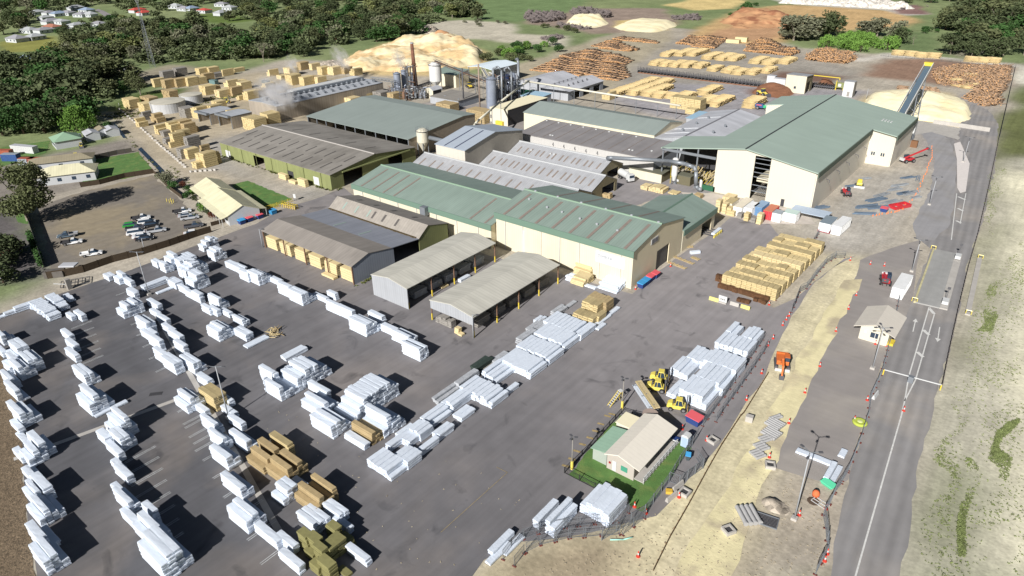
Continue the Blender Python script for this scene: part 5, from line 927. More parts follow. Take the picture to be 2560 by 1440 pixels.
# the wood beyond the trees that stand out reads as one mass
WV=[];WF=[];wn=0;wr_=random.Random(77); wvar=[crown(900+i,'gum' if i%2 else 'dense',260,.11) for i in range(5)]
for poly,cnt_ in (([(-544.4,188.5),(-468.1,203.3),(-413.4,256.1),(-410.5,314.1),(-502.4,336.2),(-635.2,307.4),(-624.3,222.4)],95),([(-574.9,362.4),(-492.8,329.5),(-408.5,319.4),(-403.5,390.2),(-442.5,480.3),(-420.4,487),(-489.8,555.9),(-552.8,460.6)],95),([(-339.8,87.8),(-598.4,172.9),(-492.8,170.8),(-428,184.1),(-337.6,125)],60),([(-701.2,286),(-600.6,379.3),(-518.8,582.7),(-590.6,643),(-1135.7,349.6),(-906.3,274.1)],120),([(-90.7,616.3),(-59.9,529.7),(-18.9,530.4),(-38.6,872.8),(-108.7,812.9)],70)):
    xs=[p[0] for p in poly]; ys=[p[1] for p in poly]; c_=0
    while c_<cnt_:
        x=wr_.uniform(min(xs),max(xs)); y=wr_.uniform(min(ys),max(ys))
        if not pip(poly,x,y) or not clear(x,y): continue
        V,F,_=wvar[c_%5]; h=wr_.uniform(7,13); a=wr_.random()*6.28; wd=wr_.uniform(1.2,1.9)*h; Q=np.stack([(V[:,0]*math.cos(a)-V[:,1]*math.sin(a))*wd+x,(V[:,0]*math.sin(a)+V[:,1]*math.cos(a))*wd+y,(V[:,2]-.12)*h],-1); WV.append(Q); WF.append(F+wn); wn+=len(V); c_+=1
o=bpy.data.objects.new('woodland',npmesh('woodland',np.concatenate(WV),np.concatenate(WF),mat('woodland_leaves',C(92,102,70,.95),rough=.9,noise=.2,nscale=.12,vor=(.09,.25)))); col.objects.link(o); tag(o,'dense woodland filling in behind the separate trees','woodland',None,'stuff')
# hedge by the car park
m=MB(); r=random.Random(4); h0=(-216,54.5); h1=(-191.3,48.4)
for i in range(1800):
    t=r.random(); x=h0[0]+(h1[0]-h0[0])*t+r.uniform(-.6,.6); y=h0[1]+(h1[1]-h0[1])*t+r.uniform(-.6,.6); z=r.uniform(.1,1.9); a=r.uniform(.12,.25); q=[Vector((x,y,z))+Vector((r.gauss(0,1),r.gauss(0,1),r.gauss(0,1)))*a for _ in range(4)]; m.quad(*q)
tag(m.build('hedge',LEAF['dense_leaves']),'clipped green hedge between driveway and car park','hedge')
# ------------------------------------------------------------------ heaps
def heap(name,label,pts,peaks,m,amp=.35,step=1.2,seed=1,cat='heap'):
    """a heap inside the outline; peaks=(x,y,height,radius)"""
    r=np.random.RandomState(seed); xs=[p[0] for p in pts]; ys=[p[1] for p in pts]; gx=np.arange(min(xs),max(xs)+step,step); gy=np.arange(min(ys),max(ys)+step,step); X,Y=np.meshgrid(gx,gy)
    ins=inpoly(pts,X,Y).astype(float); e=ins.copy()
    for _ in range(max(3,int(3/step))): e=(e+np.roll(e,1,0)+np.roll(e,-1,0)+np.roll(e,1,1)+np.roll(e,-1,1))/5
    e=np.clip((e-.5)*2,0,1); Z=np.zeros_like(X)
    for (px,py,h,rad) in peaks: 
        d=np.hypot(X-px,Y-py)/rad; Z=np.maximum(Z,h*np.clip(1-d,0,1)**.85)
    Z=(Z+.5)*e+(wob(X,Y,.35,seed)+.6*wob(X,Y,1.0,seed+3)+.5*r.normal(size=X.shape)*.4)*amp*e-.12; Z[0]=Z[-1]=-.12; Z[:,0]=Z[:,-1]=-.12
    n0,n1=X.shape; idx=np.arange(n0*n1).reshape(n0,n1); F=np.stack([idx[:-1,:-1],idx[:-1,1:],idx[1:,1:],idx[1:,:-1]],-1).reshape(-1,4)
    V=np.stack([X.ravel(),Y.ravel(),Z.ravel()],-1); keep=(Z.ravel()[F]>-.11).any(1); F=F[keep]; u=np.unique(F); mp=np.zeros(len(V),int); mp[u]=np.arange(len(u))
    me=npmesh(name,V[u],mp[F],m); me.polygons.foreach_set('use_smooth',[True]*len(me.polygons)); o=bpy.data.objects.new(name,me); col.objects.link(o); return tag(o,label,cat)
SAWD=mat('sawdust',CH(234,220,182,.7),rough=.95,noise=.08,nscale=.2,c2=CH(224,194,146,.64),n2=(.05,.46,.58),bump=.5,bscale=1.5,detail=7)
SAWL=mat('sawdust_pale',CH(236,226,190,.72),rough=.95,noise=.06,nscale=.2,c2=CH(230,214,168,.68),n2=(.08,.5,.7),bump=.4,bscale=1.5,detail=7)
BARKH=mat('bark_mulch',CH(140,98,74,.6),rough=.95,noise=.2,nscale=.6,bump=.8,bscale=3)
CLAY=mat('orange_clay',CH(198,152,112,.66),rough=.95,noise=.15,nscale=.15,c2=CH(160,108,80,.62),n2=(.07,.5,.62),bump=.6,bscale=.8)
RUB=mat('rubble',CH(168,158,144,.66),rough=.95,noise=.3,nscale=.8,vor=(1.2,.5),bump=1,bscale=2)
heap('sawdust_heap','enormous mounded sawdust heap with a brown crest behind the boiler yard',[(-354.1,275.2),(-375.2,302.2),(-381.9,332.4),(-385.2,362),(-384.9,378),(-355.6,380.7),(-317,364.2),(-285,327.1),(-287.3,299.6),(-302.5,279.3),(-321.7,272.3),(-336.5,266.8)],[(*(-349.1,357.5),9,36),(*(-370.9,356),7,28),(*(-350.6,314.6),6,30),(*(-306.4,334.6),6.5,30),(*(-312.8,305.6),4,34),(*(-345.8,283.8),3.5,25)],SAWD,1.0,1.4,3)
heap('clay_crest','dark brown churned crest on the sawdust heap',[(-359.8,354.7),(-367.8,370.8),(-358,377),(-339.8,363.5),(-337.4,347.2)],[(*(-352,361.7),10.4,22)],CLAY,.6,1.2,5)
heap('sawdust_cone','pale sawdust cone under the inclined conveyor',[(-71.6,338.4),(-74.9,358.1),(-68,373),(-52.8,382.4),(-40.3,376.9),(-33.1,354.4),(-31.3,339.2),(-35.3,327),(-48.5,327.1),(-63.7,333.1)],[(*(-54.3,355.9),6.4,26),(*(-65.7,351.7),4.6,20),(*(-41.9,352.7),4.6,21),(*(-45.3,341.7),3.4,18)],SAWL,.25,1.0,7)
heap('bark_heap','brown bark heap beside the debarker shed',[(-123,338.7),(-124.5,356.6),(-114.6,359.9),(-105.1,346.6),(-107.5,334.7),(-117,334.3)],[(*(-116.1,347.7),3.6,13),(*(-110.2,347.4),2.8,10)],BARKH,.3,1.0,8)
heap('bark_heap','small bark heap behind the debarker shed',[(-103.5,370.9),(-103.8,384.9),(-96.8,381.2),(-95.1,368.6)],[(*(-100.9,377.3),3.0,10)],BARKH,.25,1.0,9)
heap('clay_mound','orange clay face cut into the far field',[(-243.8,577.5),(-251.3,637.1),(-232.5,658.6),(-192.6,608.3),(-194.5,560.2),(-217.1,546.3)],[(*(-234.7,613.7),8,45),(*(-213.2,610.9),7,45)],CLAY,.9,3,10)
heap('rubble_heap','grey rubble ridge in front of the sawdust heap',[(-363.3,264.4),(-373.8,278.6),(-358.4,278.7),(-341.6,271),(-343.5,260.7)],[(*(-358.2,270.9),2.4,14)],RUB,.7,.9,11)
heap('rubble_heap','white rubble heap beside the gravel track beyond the wood',[(-420,410.9),(-428,428),(-410.8,421.9),(-394.7,400.7),(-398.3,393.5)],[(*(-411.2,411),3,18)],RUB,.9,1.3,12)
heap('rubble_heap','long white rubble ridge at the far end of the works',[(-256.2,738.6),(-252.6,785.8),(-219.5,794.6),(-165.9,789.2),(-133.9,751.8),(-150.1,735.1),(-204.2,742.8)],[(*(-241.4,764.4),4,45),(*(-212.7,771.6),4,50),(*(-179.8,773),4,45),(*(-152.4,760.3),4,35)],mat('rubble_white',CH(216,210,200,.76),rough=.95,noise=.3,nscale=.4,vor=(.6,.4),bump=1),1.3,2.2,13)
heap('chip_heap','pale straw coloured chip heap among grey wood heaps',[(-344.3,502),(-362.6,537.8),(-346.3,557.4),(-315,519.8),(-310.4,494.4),(-326.4,490.1)],[(*(-338.7,523.4),6,32)],SAWL,.8,2,14)
heap('field_mound','low yellow mound in the middle of the far works',[(-300.8,505.8),(-308.4,554),(-277.9,560),(-263.9,539.3),(-258.2,495.4),(-282.7,490.4)],[(*(-287.8,530.5),3.5,45),(*(-272.4,528.6),3,35)],SAWL,.4,2.5,15)
heap('spoil_heap','torn spoil bank with broken timber near the pipes',[(-19.8,80.6),(-18.1,82.6),(-15,82),(-14.3,80.7),(-15.4,79),(-18,79.1)],[(*(-17.8,80.9),.5,3.5),(*(-15.6,80.4),.4,3)],RUB,.55,.35,16)
0 and heap('dirt_mound','bare dirt mound with wheel ruts at the near corner',[(-37,45.4),(-39.3,51.8),(-36.5,56.1),(-32.5,57.9),(-29.4,55.8),(-27.2,53.1)],[(*(-34.3,52.9),.45,7),(*(-31.8,54.8),.4,5)],mat('dirt_brown',CH(190,176,148,.66),rough=.95,noise=.2,nscale=.8,c2=CH(196,180,150,.62),bump=.8,bscale=2),.2,.6,17)
# ------------------------------------------------------------------ logs
LSIDE=mat('log_pale',C(226,202,150,.8),rough=.85,noise=.2,nscale=.6,rand=.1); LEND=mat('log_end_shaded',C(84,58,40,.5),rough=.9,noise=.3,nscale=2)  # pale log ends coloured darker to paint in the shade on them
BSIDE=mat('log_bark',C(172,144,118,.85),rough=.95,noise=.3,nscale=.6); BEND=mat('log_end_orange',C(236,182,122,.9),rough=.9,noise=.2,nscale=1); GSIDE=mat('log_grey',C(140,130,128,.7),rough=.95,noise=.3,nscale=.6)
def logmesh(name,Ls,ms,n=6):
    """all given logs (cx,cy,cz,angle,length,radius,tilt) as one mesh, ends in the second material"""
    A=np.array(Ls,float); k=len(A); an=np.arange(n)*2*math.pi/n; cu,su=np.cos(an),np.sin(an)
    dx,dy,dz=np.cos(A[:,3])*np.cos(A[:,6]),np.sin(A[:,3])*np.cos(A[:,6]),np.sin(A[:,6]); D=np.stack([dx,dy,dz],1); S=np.stack([-np.sin(A[:,3]),np.cos(A[:,3]),np.zeros(k)],1); U=np.cross(D,S)
    ring=(S[:,None,:]*cu[None,:,None]+U[:,None,:]*su[None,:,None])*A[:,5][:,None,None]; c=A[:,None,:3]; h=(D*A[:,4:5]/2)[:,None,:]
    V=np.concatenate([c-h+ring,c+h+ring*.88],1).reshape(-1,3); b=(np.arange(k)*2*n)[:,None,None]
    q=np.array([[i,(i+1)%n,n+(i+1)%n,n+i] for i in range(n)])[None]+b; q=q.reshape(-1,4)
    me=bpy.data.meshes.new(name); caps=np.concatenate([(np.arange(n)[::-1])[None,:]+b[:,0],(np.arange(n)+n)[None,:]+b[:,0]],0).reshape(-1,n)
    lv=np.concatenate([q.ravel(),caps.ravel()]); ls=np.concatenate([np.arange(0,q.size,4),q.size+np.arange(0,caps.size,n)])
    me.vertices.add(len(V)); me.vertices.foreach_set('co',V.astype(np.float32).ravel()); me.loops.add(len(lv)); me.loops.foreach_set('vertex_index',lv.astype(np.int32)); me.polygons.add(len(ls)); me.polygons.foreach_set('loop_start',ls.astype(np.int32))
    me.polygons.foreach_set('material_index',np.concatenate([np.zeros(len(q),np.int32),np.ones(len(caps),np.int32)])); me.update(calc_edges=True)
    for mm in ms: me.materials.append(mm)
    return me
PL=[]; rr=random.Random(5)
def logstack(near,far_,L,h=2.1,seed=0,ds=''):
    x1=near[0]; y0=near[1]; y1=far_[1]; W=y1-y0; d=.36; nl=int(h/(d*.87))
    for l in range(nl):
        yy=y0+l*d*.5+.1*l
        while yy<y1-l*.25:
            vis=(l>=nl-2) or yy<y0+1.3+l*.5 
            PL.append((x1-L/2+rr.uniform(-.6,.6),yy,.2+l*d*.87+rr.uniform(-.03,.03),rr.uniform(-.02,.02)+(math.pi if rr.random()<.5 else 0),L*rr.uniform(.9,1.05),rr.uniform(.13,.21),rr.uniform(-.012,.012),vis or True,l==nl-1,ds)); yy+=d*rr.uniform(.95,1.1)
for N_,F_,ds in (((-171.6,294.6),(-176.8,340.1),'first pale log stack beside the workshop roofs'),((-164.8,300.4),(-169.2,341.7),'second pale log stack beside the workshop roofs'),((-158.1,302.1),(-161.7,327.8),'third pale log stack beside the workshop roofs'),((-152.1,302),(-156.1,311.6),'short pale log stack beside the workshop roofs'),
    ((-147.1,304),(-149.6,311.7),'small stack behind the pine wall'),((-141.6,305.9),(-145.4,318.4),'narrow stack behind the pine wall'),((-129.1,301.1),(-133.4,317.1),'middle stack behind the pine wall'),((-123.7,300.9),(-125.8,321.4),'nearest long stack behind the pine wall'),((-137.4,319.2),(-137.8,339.3),'farther stack behind the pine wall'),((-109.6,307),(-115.6,323.7),'tall pile by the silver roof')):
    logstack(N_,F_,5.3,2.4 if 'tall' not in ds else 3.4,0,ds)
for N_ in ((-193.6,375.2),(-187.3,375.7),(-181.6,376.6),(-175.8,378.8),(-169,381.3),(-158.6,377.3),(-150,376.6),(-143.5,375.4),(-137.5,379.4),(-133,387.6)): logstack(N_,(N_[0],N_[1]+rr.uniform(12,17)),5.4,2.2,0,'stack in the near row beyond the log deck')
for N_ in ((-201.7,405.3),(-195.8,411.5),(-189.4,415.7),(-176.5,410.3),(-168.4,411.1),(-162.2,413.4),(-147.8,411.7),(-140,411.5),(-134.1,420)): logstack(N_,(N_[0],N_[1]+rr.uniform(16,24)),6.0,2.2,0,'stack in the far row beyond the log deck')
for N_ in ((-87.4,485.3),(-81,486.3),(-74.7,484.5),(-68.6,486.3),(-48.8,484.1),(-43.4,484.7),(-38.6,486.6)): logstack(N_,(N_[0],N_[1]+8),6.5,2.6,0,'stack along the far log yard edge')
PL.sort(key=lambda p:p[0]**2+p[1]**2)
ind=[p for p in PL if p[8]][:300]; ids=set(id(p) for p in ind); cnt={}
lmv=[logmesh('pale_log',[(0,0,0,0,6.0*s,.17*q,0)],(LSIDE,LEND),8) for s,q in ((.95,1),(1,1.15),(1.03,.9),(.9,1.05))]
for i,p in enumerate(ind):
    c=cnt[p[9]]=cnt.get(p[9],0)+1; o=link('pale_log',lmv[i%4],None,(p[0],p[1],p[2]),p[3]); tag(o,'debarked pale log on top of the '+p[9],'log','debarked logs on '+p[9])
rest=[p[:7] for p in PL if id(p) not in ids]
o=bpy.data.objects.new('pale_logs',logmesh('pale_logs',rest,(LSIDE,LEND),6)); col.objects.link(o); tag(o,'debarked pale logs lying below and behind in their stacks','logs',None,'stuff')
BL=[]
def logfield(poly,ang,L,gap,h,jit,dens=1.0,skipc=0):
    xs=[p[0] for p in poly]; ys=[p[1] for p in poly]; c,s=math.cos(ang),math.sin(ang); cx=sum(xs)/len(xs); cy=sum(ys)/len(ys); R_=max(max(xs)-min(xs),max(ys)-min(ys))
    v=-R_
    while v<R_:
        u=-R_; hh=h*rr.uniform(.6,1.1)
        while u<R_:
            x=cx+c*v-s*u; y=cy+s*v+c*u
            if pip(poly,x,y):
                top=hh*(.75+.25*math.sin(u*.35+v)); nl=max(2,int(top/.33))
                for l in range(max(0,nl-3) if (int(u*3)%4) else 0,nl):
                    if rr.random()<dens: BL.append((x+rr.uniform(-.5,.5),y+rr.uniform(-.2,.2),.2+l*.31,ang+rr.gauss(0,jit),L*rr.uniform(.75,1.05),rr.uniform(.12,.22),rr.gauss(0,.5*jit)))
            u+=.38
        v+=L+gap
AB=R(92)
logfield([(-246.8,324.4),(-258.3,376.6),(-259.5,406.6),(-239.9,398.4),(-213.6,384.6),(-208.5,364.2),(-190.7,340.9),(-190.3,327.5),(-209,328.6)],AB,5.2,.2,1.7,.06)
logfield([(-263.2,412.4),(-267.2,441.5),(-258.1,441.3),(-229.3,418),(-229,413.1),(-250.9,412.1)],AB,5.2,.3,1.7,.06); logfield([(-267.3,447.6),(-268,464.1),(-231.3,455.4),(-232.7,451.6)],AB,5.2,.3,1.7,.06)
logfield([(-221.1,453.2),(-228.6,490.8),(-212.3,497.8),(-202.2,494.7),(-191.2,450.4)],AB,5.2,.3,1.8,.06); logfield([(-172.5,452.1),(-183.3,506.6),(-168.1,492.6),(-146.3,464),(-140.9,448.2)],AB,5.2,.3,2.0,.06)
logfield([(-178.2,469.5),(-182.8,506.9),(-171.7,496.1),(-141.8,464.4),(-142.4,446.3),(-165.2,451.7)],AB,5.2,.4,2.8,.08)
logfield([(-131,440.9),(-134,471.9),(-119.1,477.7),(-107.2,461),(-107.6,441.2),(-121.1,440.8)],AB,4,-1.5,3.2,.5,.8)
logfield([(-62.9,439.2),(-57.1,468.3),(-42.3,478.1),(-32.1,480.8),(-27.6,426.7),(-27.3,396.8),(-24.3,374.8),(-28.1,368.4),(-39.3,380.3),(-37.8,407.3),(-49,409.1),(-55,409.8)],R(60),4.5,-2.0,1.7,.45,.45)
logfield([(-59.1,392.8),(-58.9,399.2),(-48.9,383.5),(-55.8,380.2)],R(20),4,-1,1.6,.4,.8); logfield([(-69.2,389),(-65.2,393.4),(-63.4,382.4),(-67.3,381.2)],R(10),4.5,-.5,2.0,.15,.8)
o=bpy.data.objects.new('bark_logs',logmesh('bark_logs',BL,(BSIDE,BEND),6)); col.objects.link(o); tag(o,'unpeeled orange-ended logs lying in long rows across the log yard','logs',None,'stuff'); print('bark logs',len(BL))
BL=[]
logfield([(-49,409.1),(-50.1,444.1),(-43.5,448.5),(-38.2,410.1),(-42.5,404.2)],R(-10),5,-.5,1.6,.1,.8)
o=bpy.data.objects.new('yellow_logs',logmesh('yellow_logs',BL,(LSIDE,LSIDE),6)); col.objects.link(o); tag(o,'yellow peeled logs among the orange-ended logs near the fence','logs',None,'stuff')
BL=[]
logfield([(-399.7,517.6),(-411.4,539.4),(-385.1,554.8),(-361.9,526.5),(-363.3,503.9),(-371,490.9)],R(30),6,-2.5,4,.6,.5); logfield([(-388,573.3),(-387.3,594.7),(-337.7,563.6),(-334.9,551.5),(-370.9,553.5)],R(20),6,-2.5,5,.6,.5)
logfield([(-79.2,803.2),(-141.6,767.7),(-141.9,726.2),(-145.8,765.4)],R(20),5,-2,2,.6,.4); logfield([(-290.4,582.4),(-277.1,608.7),(-261.6,577.7),(-279.6,571.2)],R(10),6,-2,2.5,.6,.5); logfield([(-349.1,500),(-337.8,494.8),(-310.4,487),(-313.4,480.6),(-340.1,485.5)],R(10),6,-2,2.5,.6,.5); logfield([(-313.8,424.5),(-308.8,443.9),(-299.4,430.5),(-305.7,420.2)],R(10),6,-2,2,.6,.5)
o=bpy.data.objects.new('grey_wood_waste',logmesh('grey_wood_waste',BL,(GSIDE,GSIDE),5)); col.objects.link(o); tag(o,'heaped grey stumps and waste wood at the far end','waste wood',None,'stuff')

# ------------------------------------------------------------------ kiln and boiler yard
KROOF=mat('kiln_roof',CH(168,172,178,.74),rough=.5,noise=.08,nscale=.2,streak=('x',.12,.5),stripe=('y',1.1,.08)); KWALL=mat('kiln_wall',C(176,166,152,.8),rough=.6,noise=.1,nscale=.25,stripe=('y',1.3,.18),streak=('z',.12,.5))
k1=I(shed('drying_kiln','long low steel drying kiln with rows of vents and a raised duct on its roof',-288,-267,171,232,[(-288,6.4),(-277.5,6.9),(-267,6.4)],'y',KROOF,KWALL,KWALL,oh=.1),'y')
ox,oy=k1[1]
for i in range(14):
    y=173.5+i*4.3
    for x in (-270.2,-272.4): k=MB(); k.lathe(x-ox,y-oy+(1.2 if x<-271 else 0),[(.35,6.6),(.35,7.1),(.75,7.2),(.75,7.45),(.1,7.6)],8); k.build('roof_vent',STEEL,k1[0])
k=MB(); k.box(-279.2-ox,-277.4-ox,173-oy,229-oy,7.2,8.3); k.build('raised_duct',STEEL,k1[0])
for i in range(18): k=MB(); k.cyl((-277.2-ox,174.5+i*3.1-oy,7.7),(-276.0-ox,174.5+i*3.1-oy,7.7),.45,n=8); k.build('duct_fan',STEEL,k1[0])
k=MB(); k.box(-286-ox,-281-ox,190-oy,230-oy,6.8,8.0); k.build('roof_plenum',WHITE,k1[0])
for i,(x,y,L,h,ds) in enumerate((( -277,157,10,5.2,'open-ended steel kiln beside the steam'),( -291,156,11,4.6,'older steel kiln left of the steam'))):
    b=I(shed('small_kiln',ds,x-5,x+5,y-L/2,y+L/2,[(x-5,h),(x,h+.4),(x+5,h)],'y',KROOF,KWALL,KWALL,walls='bse',oh=.1),'y')
    for q in (-4.8,4.8): k=MB(); k.box(q-.15,q+.15,-L/2-.05,-L/2+.25,0,h-.1); k.build('door_post',STEEL,b[0])
    k=MB(); k.box(-5,5,-L/2-1.4,-L/2-.1,h-.3,h+.5); k.build('door_hood',STEEL,b[0])
# storage tanks
def tank(P,r,h,label,roofm):
    t=T('storage_tank',label,'tank',(*P,0)); k=MB(); k.lathe(0,0,[(r,0),(r,h)],40); k.build('shell',mat('tank_steel',C(206,208,210,.74),rough=.5,noise=.08,nscale=.3,streak=('z',.1,1)),t,smooth=False)
    k=MB(); k.lathe(0,0,[(r+.12,h),(r+.12,h+.15),(.2,h+r*.1)],40); k.build('roof',roofm,t)
    k=MB(); k.lathe(0,0,[(r+.6,0),(r+.6,.2)],40); k.build('base_ring',CONC,t)
    k=MB(); 
    for s in (-.25,.25): k.bar((s,-r-.15,0),(s,-r-.15,h+.8),.06)
    k.build('ladder',STEEL,t)
TR=mat('tank_roof',CH(190,186,172,.7),rough=.8,noise=.1,nscale=.3)
tank((-327.5,153.5),7.6,4.3,'big round steel water tank beside the dark stack row',TR); tank((-334,168.5),5.2,3.9,'smaller round tank with a framed side behind the big tank',TR)
tank((-310.4,106),1.7,1.9,'small pale green water tank beside the green cottage',GREEN); 
# chimney stack
t=T('chimney','tall rusty chimney stack beside the boiler yard','chimney',(*(-269.9,256.7),0)); k=MB(); k.cyl((0,0,0),(-.6,0,21.5),1.15,.8,16); k.build('flue',mat('rusty_stack',C(138,98,80,.7),rough=.9,noise=.4,nscale=.7),t,smooth=True)
k=MB(); k.cyl((-.3,0,11),(-.31,0,11.4),1.35,n=16); k.build('collar',RUST,t); k=MB(); k.cyl((-.6,0,21.3),(-.6,0,21.8),.95,n=16); k.build('rim',GREYW if True else RUST,t)
# silos
def silo(name,label,P,r,z0,z1,m,cone=None,legs=4,top='rail'):
    t=T(name,label,'silo',(*P,0)); k=MB(); k.lathe(0,0,[(r,z0),(r,z1),(r*.5,z1+r*.35)],22); k.build('shell',m,t,smooth=False)
    if cone: k=MB(); k.lathe(0,0,[(.35,z0-cone),(r-.02,z0-.01)],18); k.build('cone',m,t)
    for i in range(legs):
        a=math.pi/4+i*2*math.pi/legs; k=MB(); k.bar((r*.9*math.cos(a),r*.9*math.sin(a),0),(r*.9*math.cos(a),r*.9*math.sin(a),z0+.5),.25); k.build('leg',STEEL,t)
    k=MB(); 
    for i in range(12): a=i*math.pi/6; b=a+math.pi/6; k.bar((r*1.1*math.cos(a),r*1.1*math.sin(a),z1+1.1),(r*1.1*math.cos(b),r*1.1*math.sin(b),z1+1.1),.06); k.bar((r*1.1*math.cos(a),r*1.1*math.sin(a),z1),(r*1.1*math.cos(a),r*1.1*math.sin(a),z1+1.1),.06)
    k.build('railing',STEEL,t); k=MB(); k.lathe(0,0,[(r*1.15,z1-.1),(r*1.15,z1)],16); k.build('platform',DSTEEL,t); return t
SW=mat('silo_white',C(232,232,230,.78),rough=.5,noise=.06,nscale=.5,streak=('z',.1,1)); SS=mat('silo_steel',C(176,186,204,.7),rough=.4,metal=.3,noise=.12,nscale=.5,streak=('z',.12,1.5))
silo('steel_silo','slim pale steel silo left of the rusty chimney',(-260,235.2),1.7,3.0,11,SS); silo('steel_silo','second steel silo crowded by pipes beside the chimney',(-260.5,240.2),1.3,3,11.5,SS)
silo('white_silo','white silo with cone bottom fed by the lattice conveyor',(-253,254.6),3.1,5.2,13,SW,cone=3.2)
silo('dust_hopper','cream dust hopper with cone bottom at the green shed corner',(-183.3,174.6) if False else (-180.0,172.5),2.1,5.2,9.2,mat('hopper_cream',C(232,226,206,.76),rough=.6,noise=.06),cone=3.4)
silo('scrubber_tower','tall blue-grey ringed tower in the boiler yard',(-201.8,237.2),2.3,.6,14.6,SS,legs=3); silo('scrubber_tower','dark ringed tower behind the blue-grey tower',(-207.5,255),1.6,.6,12.5,mat('tower_navy',C(46,58,92,.7),rough=.4),legs=3); silo('scrubber_tower','pale wide tower at the right of the boiler yard',(-208.2,260.1),2.2,.6,12,SS,legs=3); silo('process_vessel','narrow brass coloured vessel between two towers',(-208.7,252.8),1.1,1,11,mat('vessel_tan',C(150,140,120,.6),rough=.5),legs=3)
def pipe(label,pts,r,m=STEEL,name='pipe',n=8): k=MB(); k.tube([Vector(p) for p in pts],r,n); o=k.build(name,m,None,smooth=True); return tag(o,label,'pipe')
def up(P,*zs): return [(P[0],P[1],z) for z in zs]
tx,ty=(-201.8,237.2)
pipe('tall bent steel pipe crowning the blue-grey tower',[(tx+.5,ty+1,14),(tx+.5,ty+1,18.6),(tx+2,ty+2.2,19.4),(tx+3.2,ty+3.4,18),(tx+3.2,ty+3.4,3)],.45)
pipe('second bent steel pipe right of the blue-grey tower',[(tx+2.8,ty+6,2),(tx+2.8,ty+6,18),(tx+4,ty+7,18.8),(tx+5,ty+8,17),(tx+5,ty+8,6)],.38)
tx,ty=(-207.7,260.4)
pipe('big bent steel pipe over the pale wide tower',[(tx+2.5,ty+.5,1),(tx+2.5,ty+.5,17.5),(tx+1,ty+2,18.8),(tx-.8,ty+3,18.3)],.6)
pipe('thin rusty flue pole in front of the blue-grey tower',up((-207.3,235.4),0,20.5),.33,mat('pole_buff',C(176,156,140,.7),noise=.2)); pipe('dark steel trestle pole under the conveyor',up((-219.8,238.4),0,17),.35,DSTEEL); pipe('second thin pole beside the pale tower',up((-206.5,262.6),0,12),.18,DSTEEL)
# tangle of boiler pipework: frames with tanks, each rack one thing
def rack(label,P,sx,sy,h,seed,n=26):
    t=T('pipe_rack',label,'pipework',(*P,0)); r=random.Random(seed)
    k=MB()
    for x in np.linspace(-sx/2,sx/2,4):
        for y in np.linspace(-sy/2,sy/2,3): k.bar((x,y,0),(x,y,h),.16)
    for z in (h*.35,h*.7,h):
        for y in np.linspace(-sy/2,sy/2,3): k.bar((-sx/2,y,z),(sx/2,y,z),.12)
        for x in np.linspace(-sx/2,sx/2,4): k.bar((x,-sy/2,z),(x,sy/2,z),.12)
    k.build('frame',DSTEEL,t)
    for i in range(n):
        k=MB(); x,y=r.uniform(-sx/2,sx/2),r.uniform(-sy/2,sy/2); z=r.uniform(.3,h*.7); q=r.random()
        if q<.4: k.tube([(x,y,z*.3),(x,y,z+h*.5),(x+r.uniform(-2,2),y+r.uniform(-1,1),z+h*.55)],r.uniform(.1,.28),6); nm='pipe'
        elif q<.75: k.tube([(x,y,z),(x+r.uniform(-4,4),y,z),(x+r.uniform(-4,4),y+r.uniform(-2,2),z+r.uniform(-1,1))],r.uniform(.1,.3),6); nm='pipe'
        else: k.lathe(x,y,[(.5,z*.4),(.7,z*.5),(.7,z+1.2),(.3,z+1.6)],10); nm='vessel'
        k.build(nm,r.choice([STEEL,STEEL,SS,WHITE,RUST]),t)
rack('maze of steel pipes and vessels beside the slim silos',(-254.4,232.5),12,7,5,1,34); rack('pipe frame in front of the chimney',(-249,239.2),9,5,4.5,2,20); rack('tall pipe cage behind the slim silos',(-267.9,250.9),5,4,11,3,22)
rack('blue-grey pipe walkway before the low grey plant room',(-228.4,237.8),16,3,3,4,24); rack('boiler house steelwork between the towers',(-205.5,246.9),9,7,12,5,40); rack('steelwork right of the dark tower',(-203.7,256.2),6,6,11,6,26)
# lattice conveyor to the white silo
def lattice(name,label,A,B,w,h,m,cat='conveyor',deck=None,n=14,sup=(),leg=STEEL):
    t=T(name,label,cat,(A[0],A[1],0)); A=Vector(A); B=Vector(B); O=Vector((A[0],A[1],0)); d=(B-A); s=Vector((-d.y,d.x,0)).normalized()*w/2; u=Vector((0,0,h)); k=MB(); P=lambda f,a,b:A-O+d*f+s*a+u*b
    for a in (-1,1):
        for b in (0,1): k.bar(P(0,a,b),P(1,a,b),.16)
        for i in range(n): k.bar(P(i/n,a,i%2),P((i+1)/n,a,1-i%2),.09)
    for i in range(n+1): k.bar(P(i/n,-1,0),P(i/n,1,0),.09)
    k.build('truss',m,t)
    if deck: k=MB(); k.hexa([P(0,-.7,.3),P(0,.7,.3),P(1,.7,.3),P(1,-.7,.3)],[P(0,-.7,.45),P(0,.7,.45),P(1,.7,.45),P(1,-.7,.45)]); k.build('belt',deck,t)
    for f,sp in sup:
        p=P(f,0,0); k=MB()
        for a in (-1,1): k.bar((p.x+s.x*a*1.6,p.y+s.y*a*1.6,0),(p.x+s.x*a,p.y+s.y*a,p.z),sp)
        nn=max(2,int(p.z/3)); 
        for i in range(nn): z0,z1=p.z*i/nn,p.z*(i+1)/nn; k.bar((p.x+s.x*1.5*(1 if i%2 else -1),p.y+s.y*1.5*(1 if i%2 else -1),z0),(p.x-s.x*1.5*(1 if i%2 else -1),p.y-s.y*1.5*(1 if i%2 else -1),z1),sp*.6)
        k.build('trestle',leg,t)
    return t
sx_,sy_=(-253,254.6); bx,by=-222,258
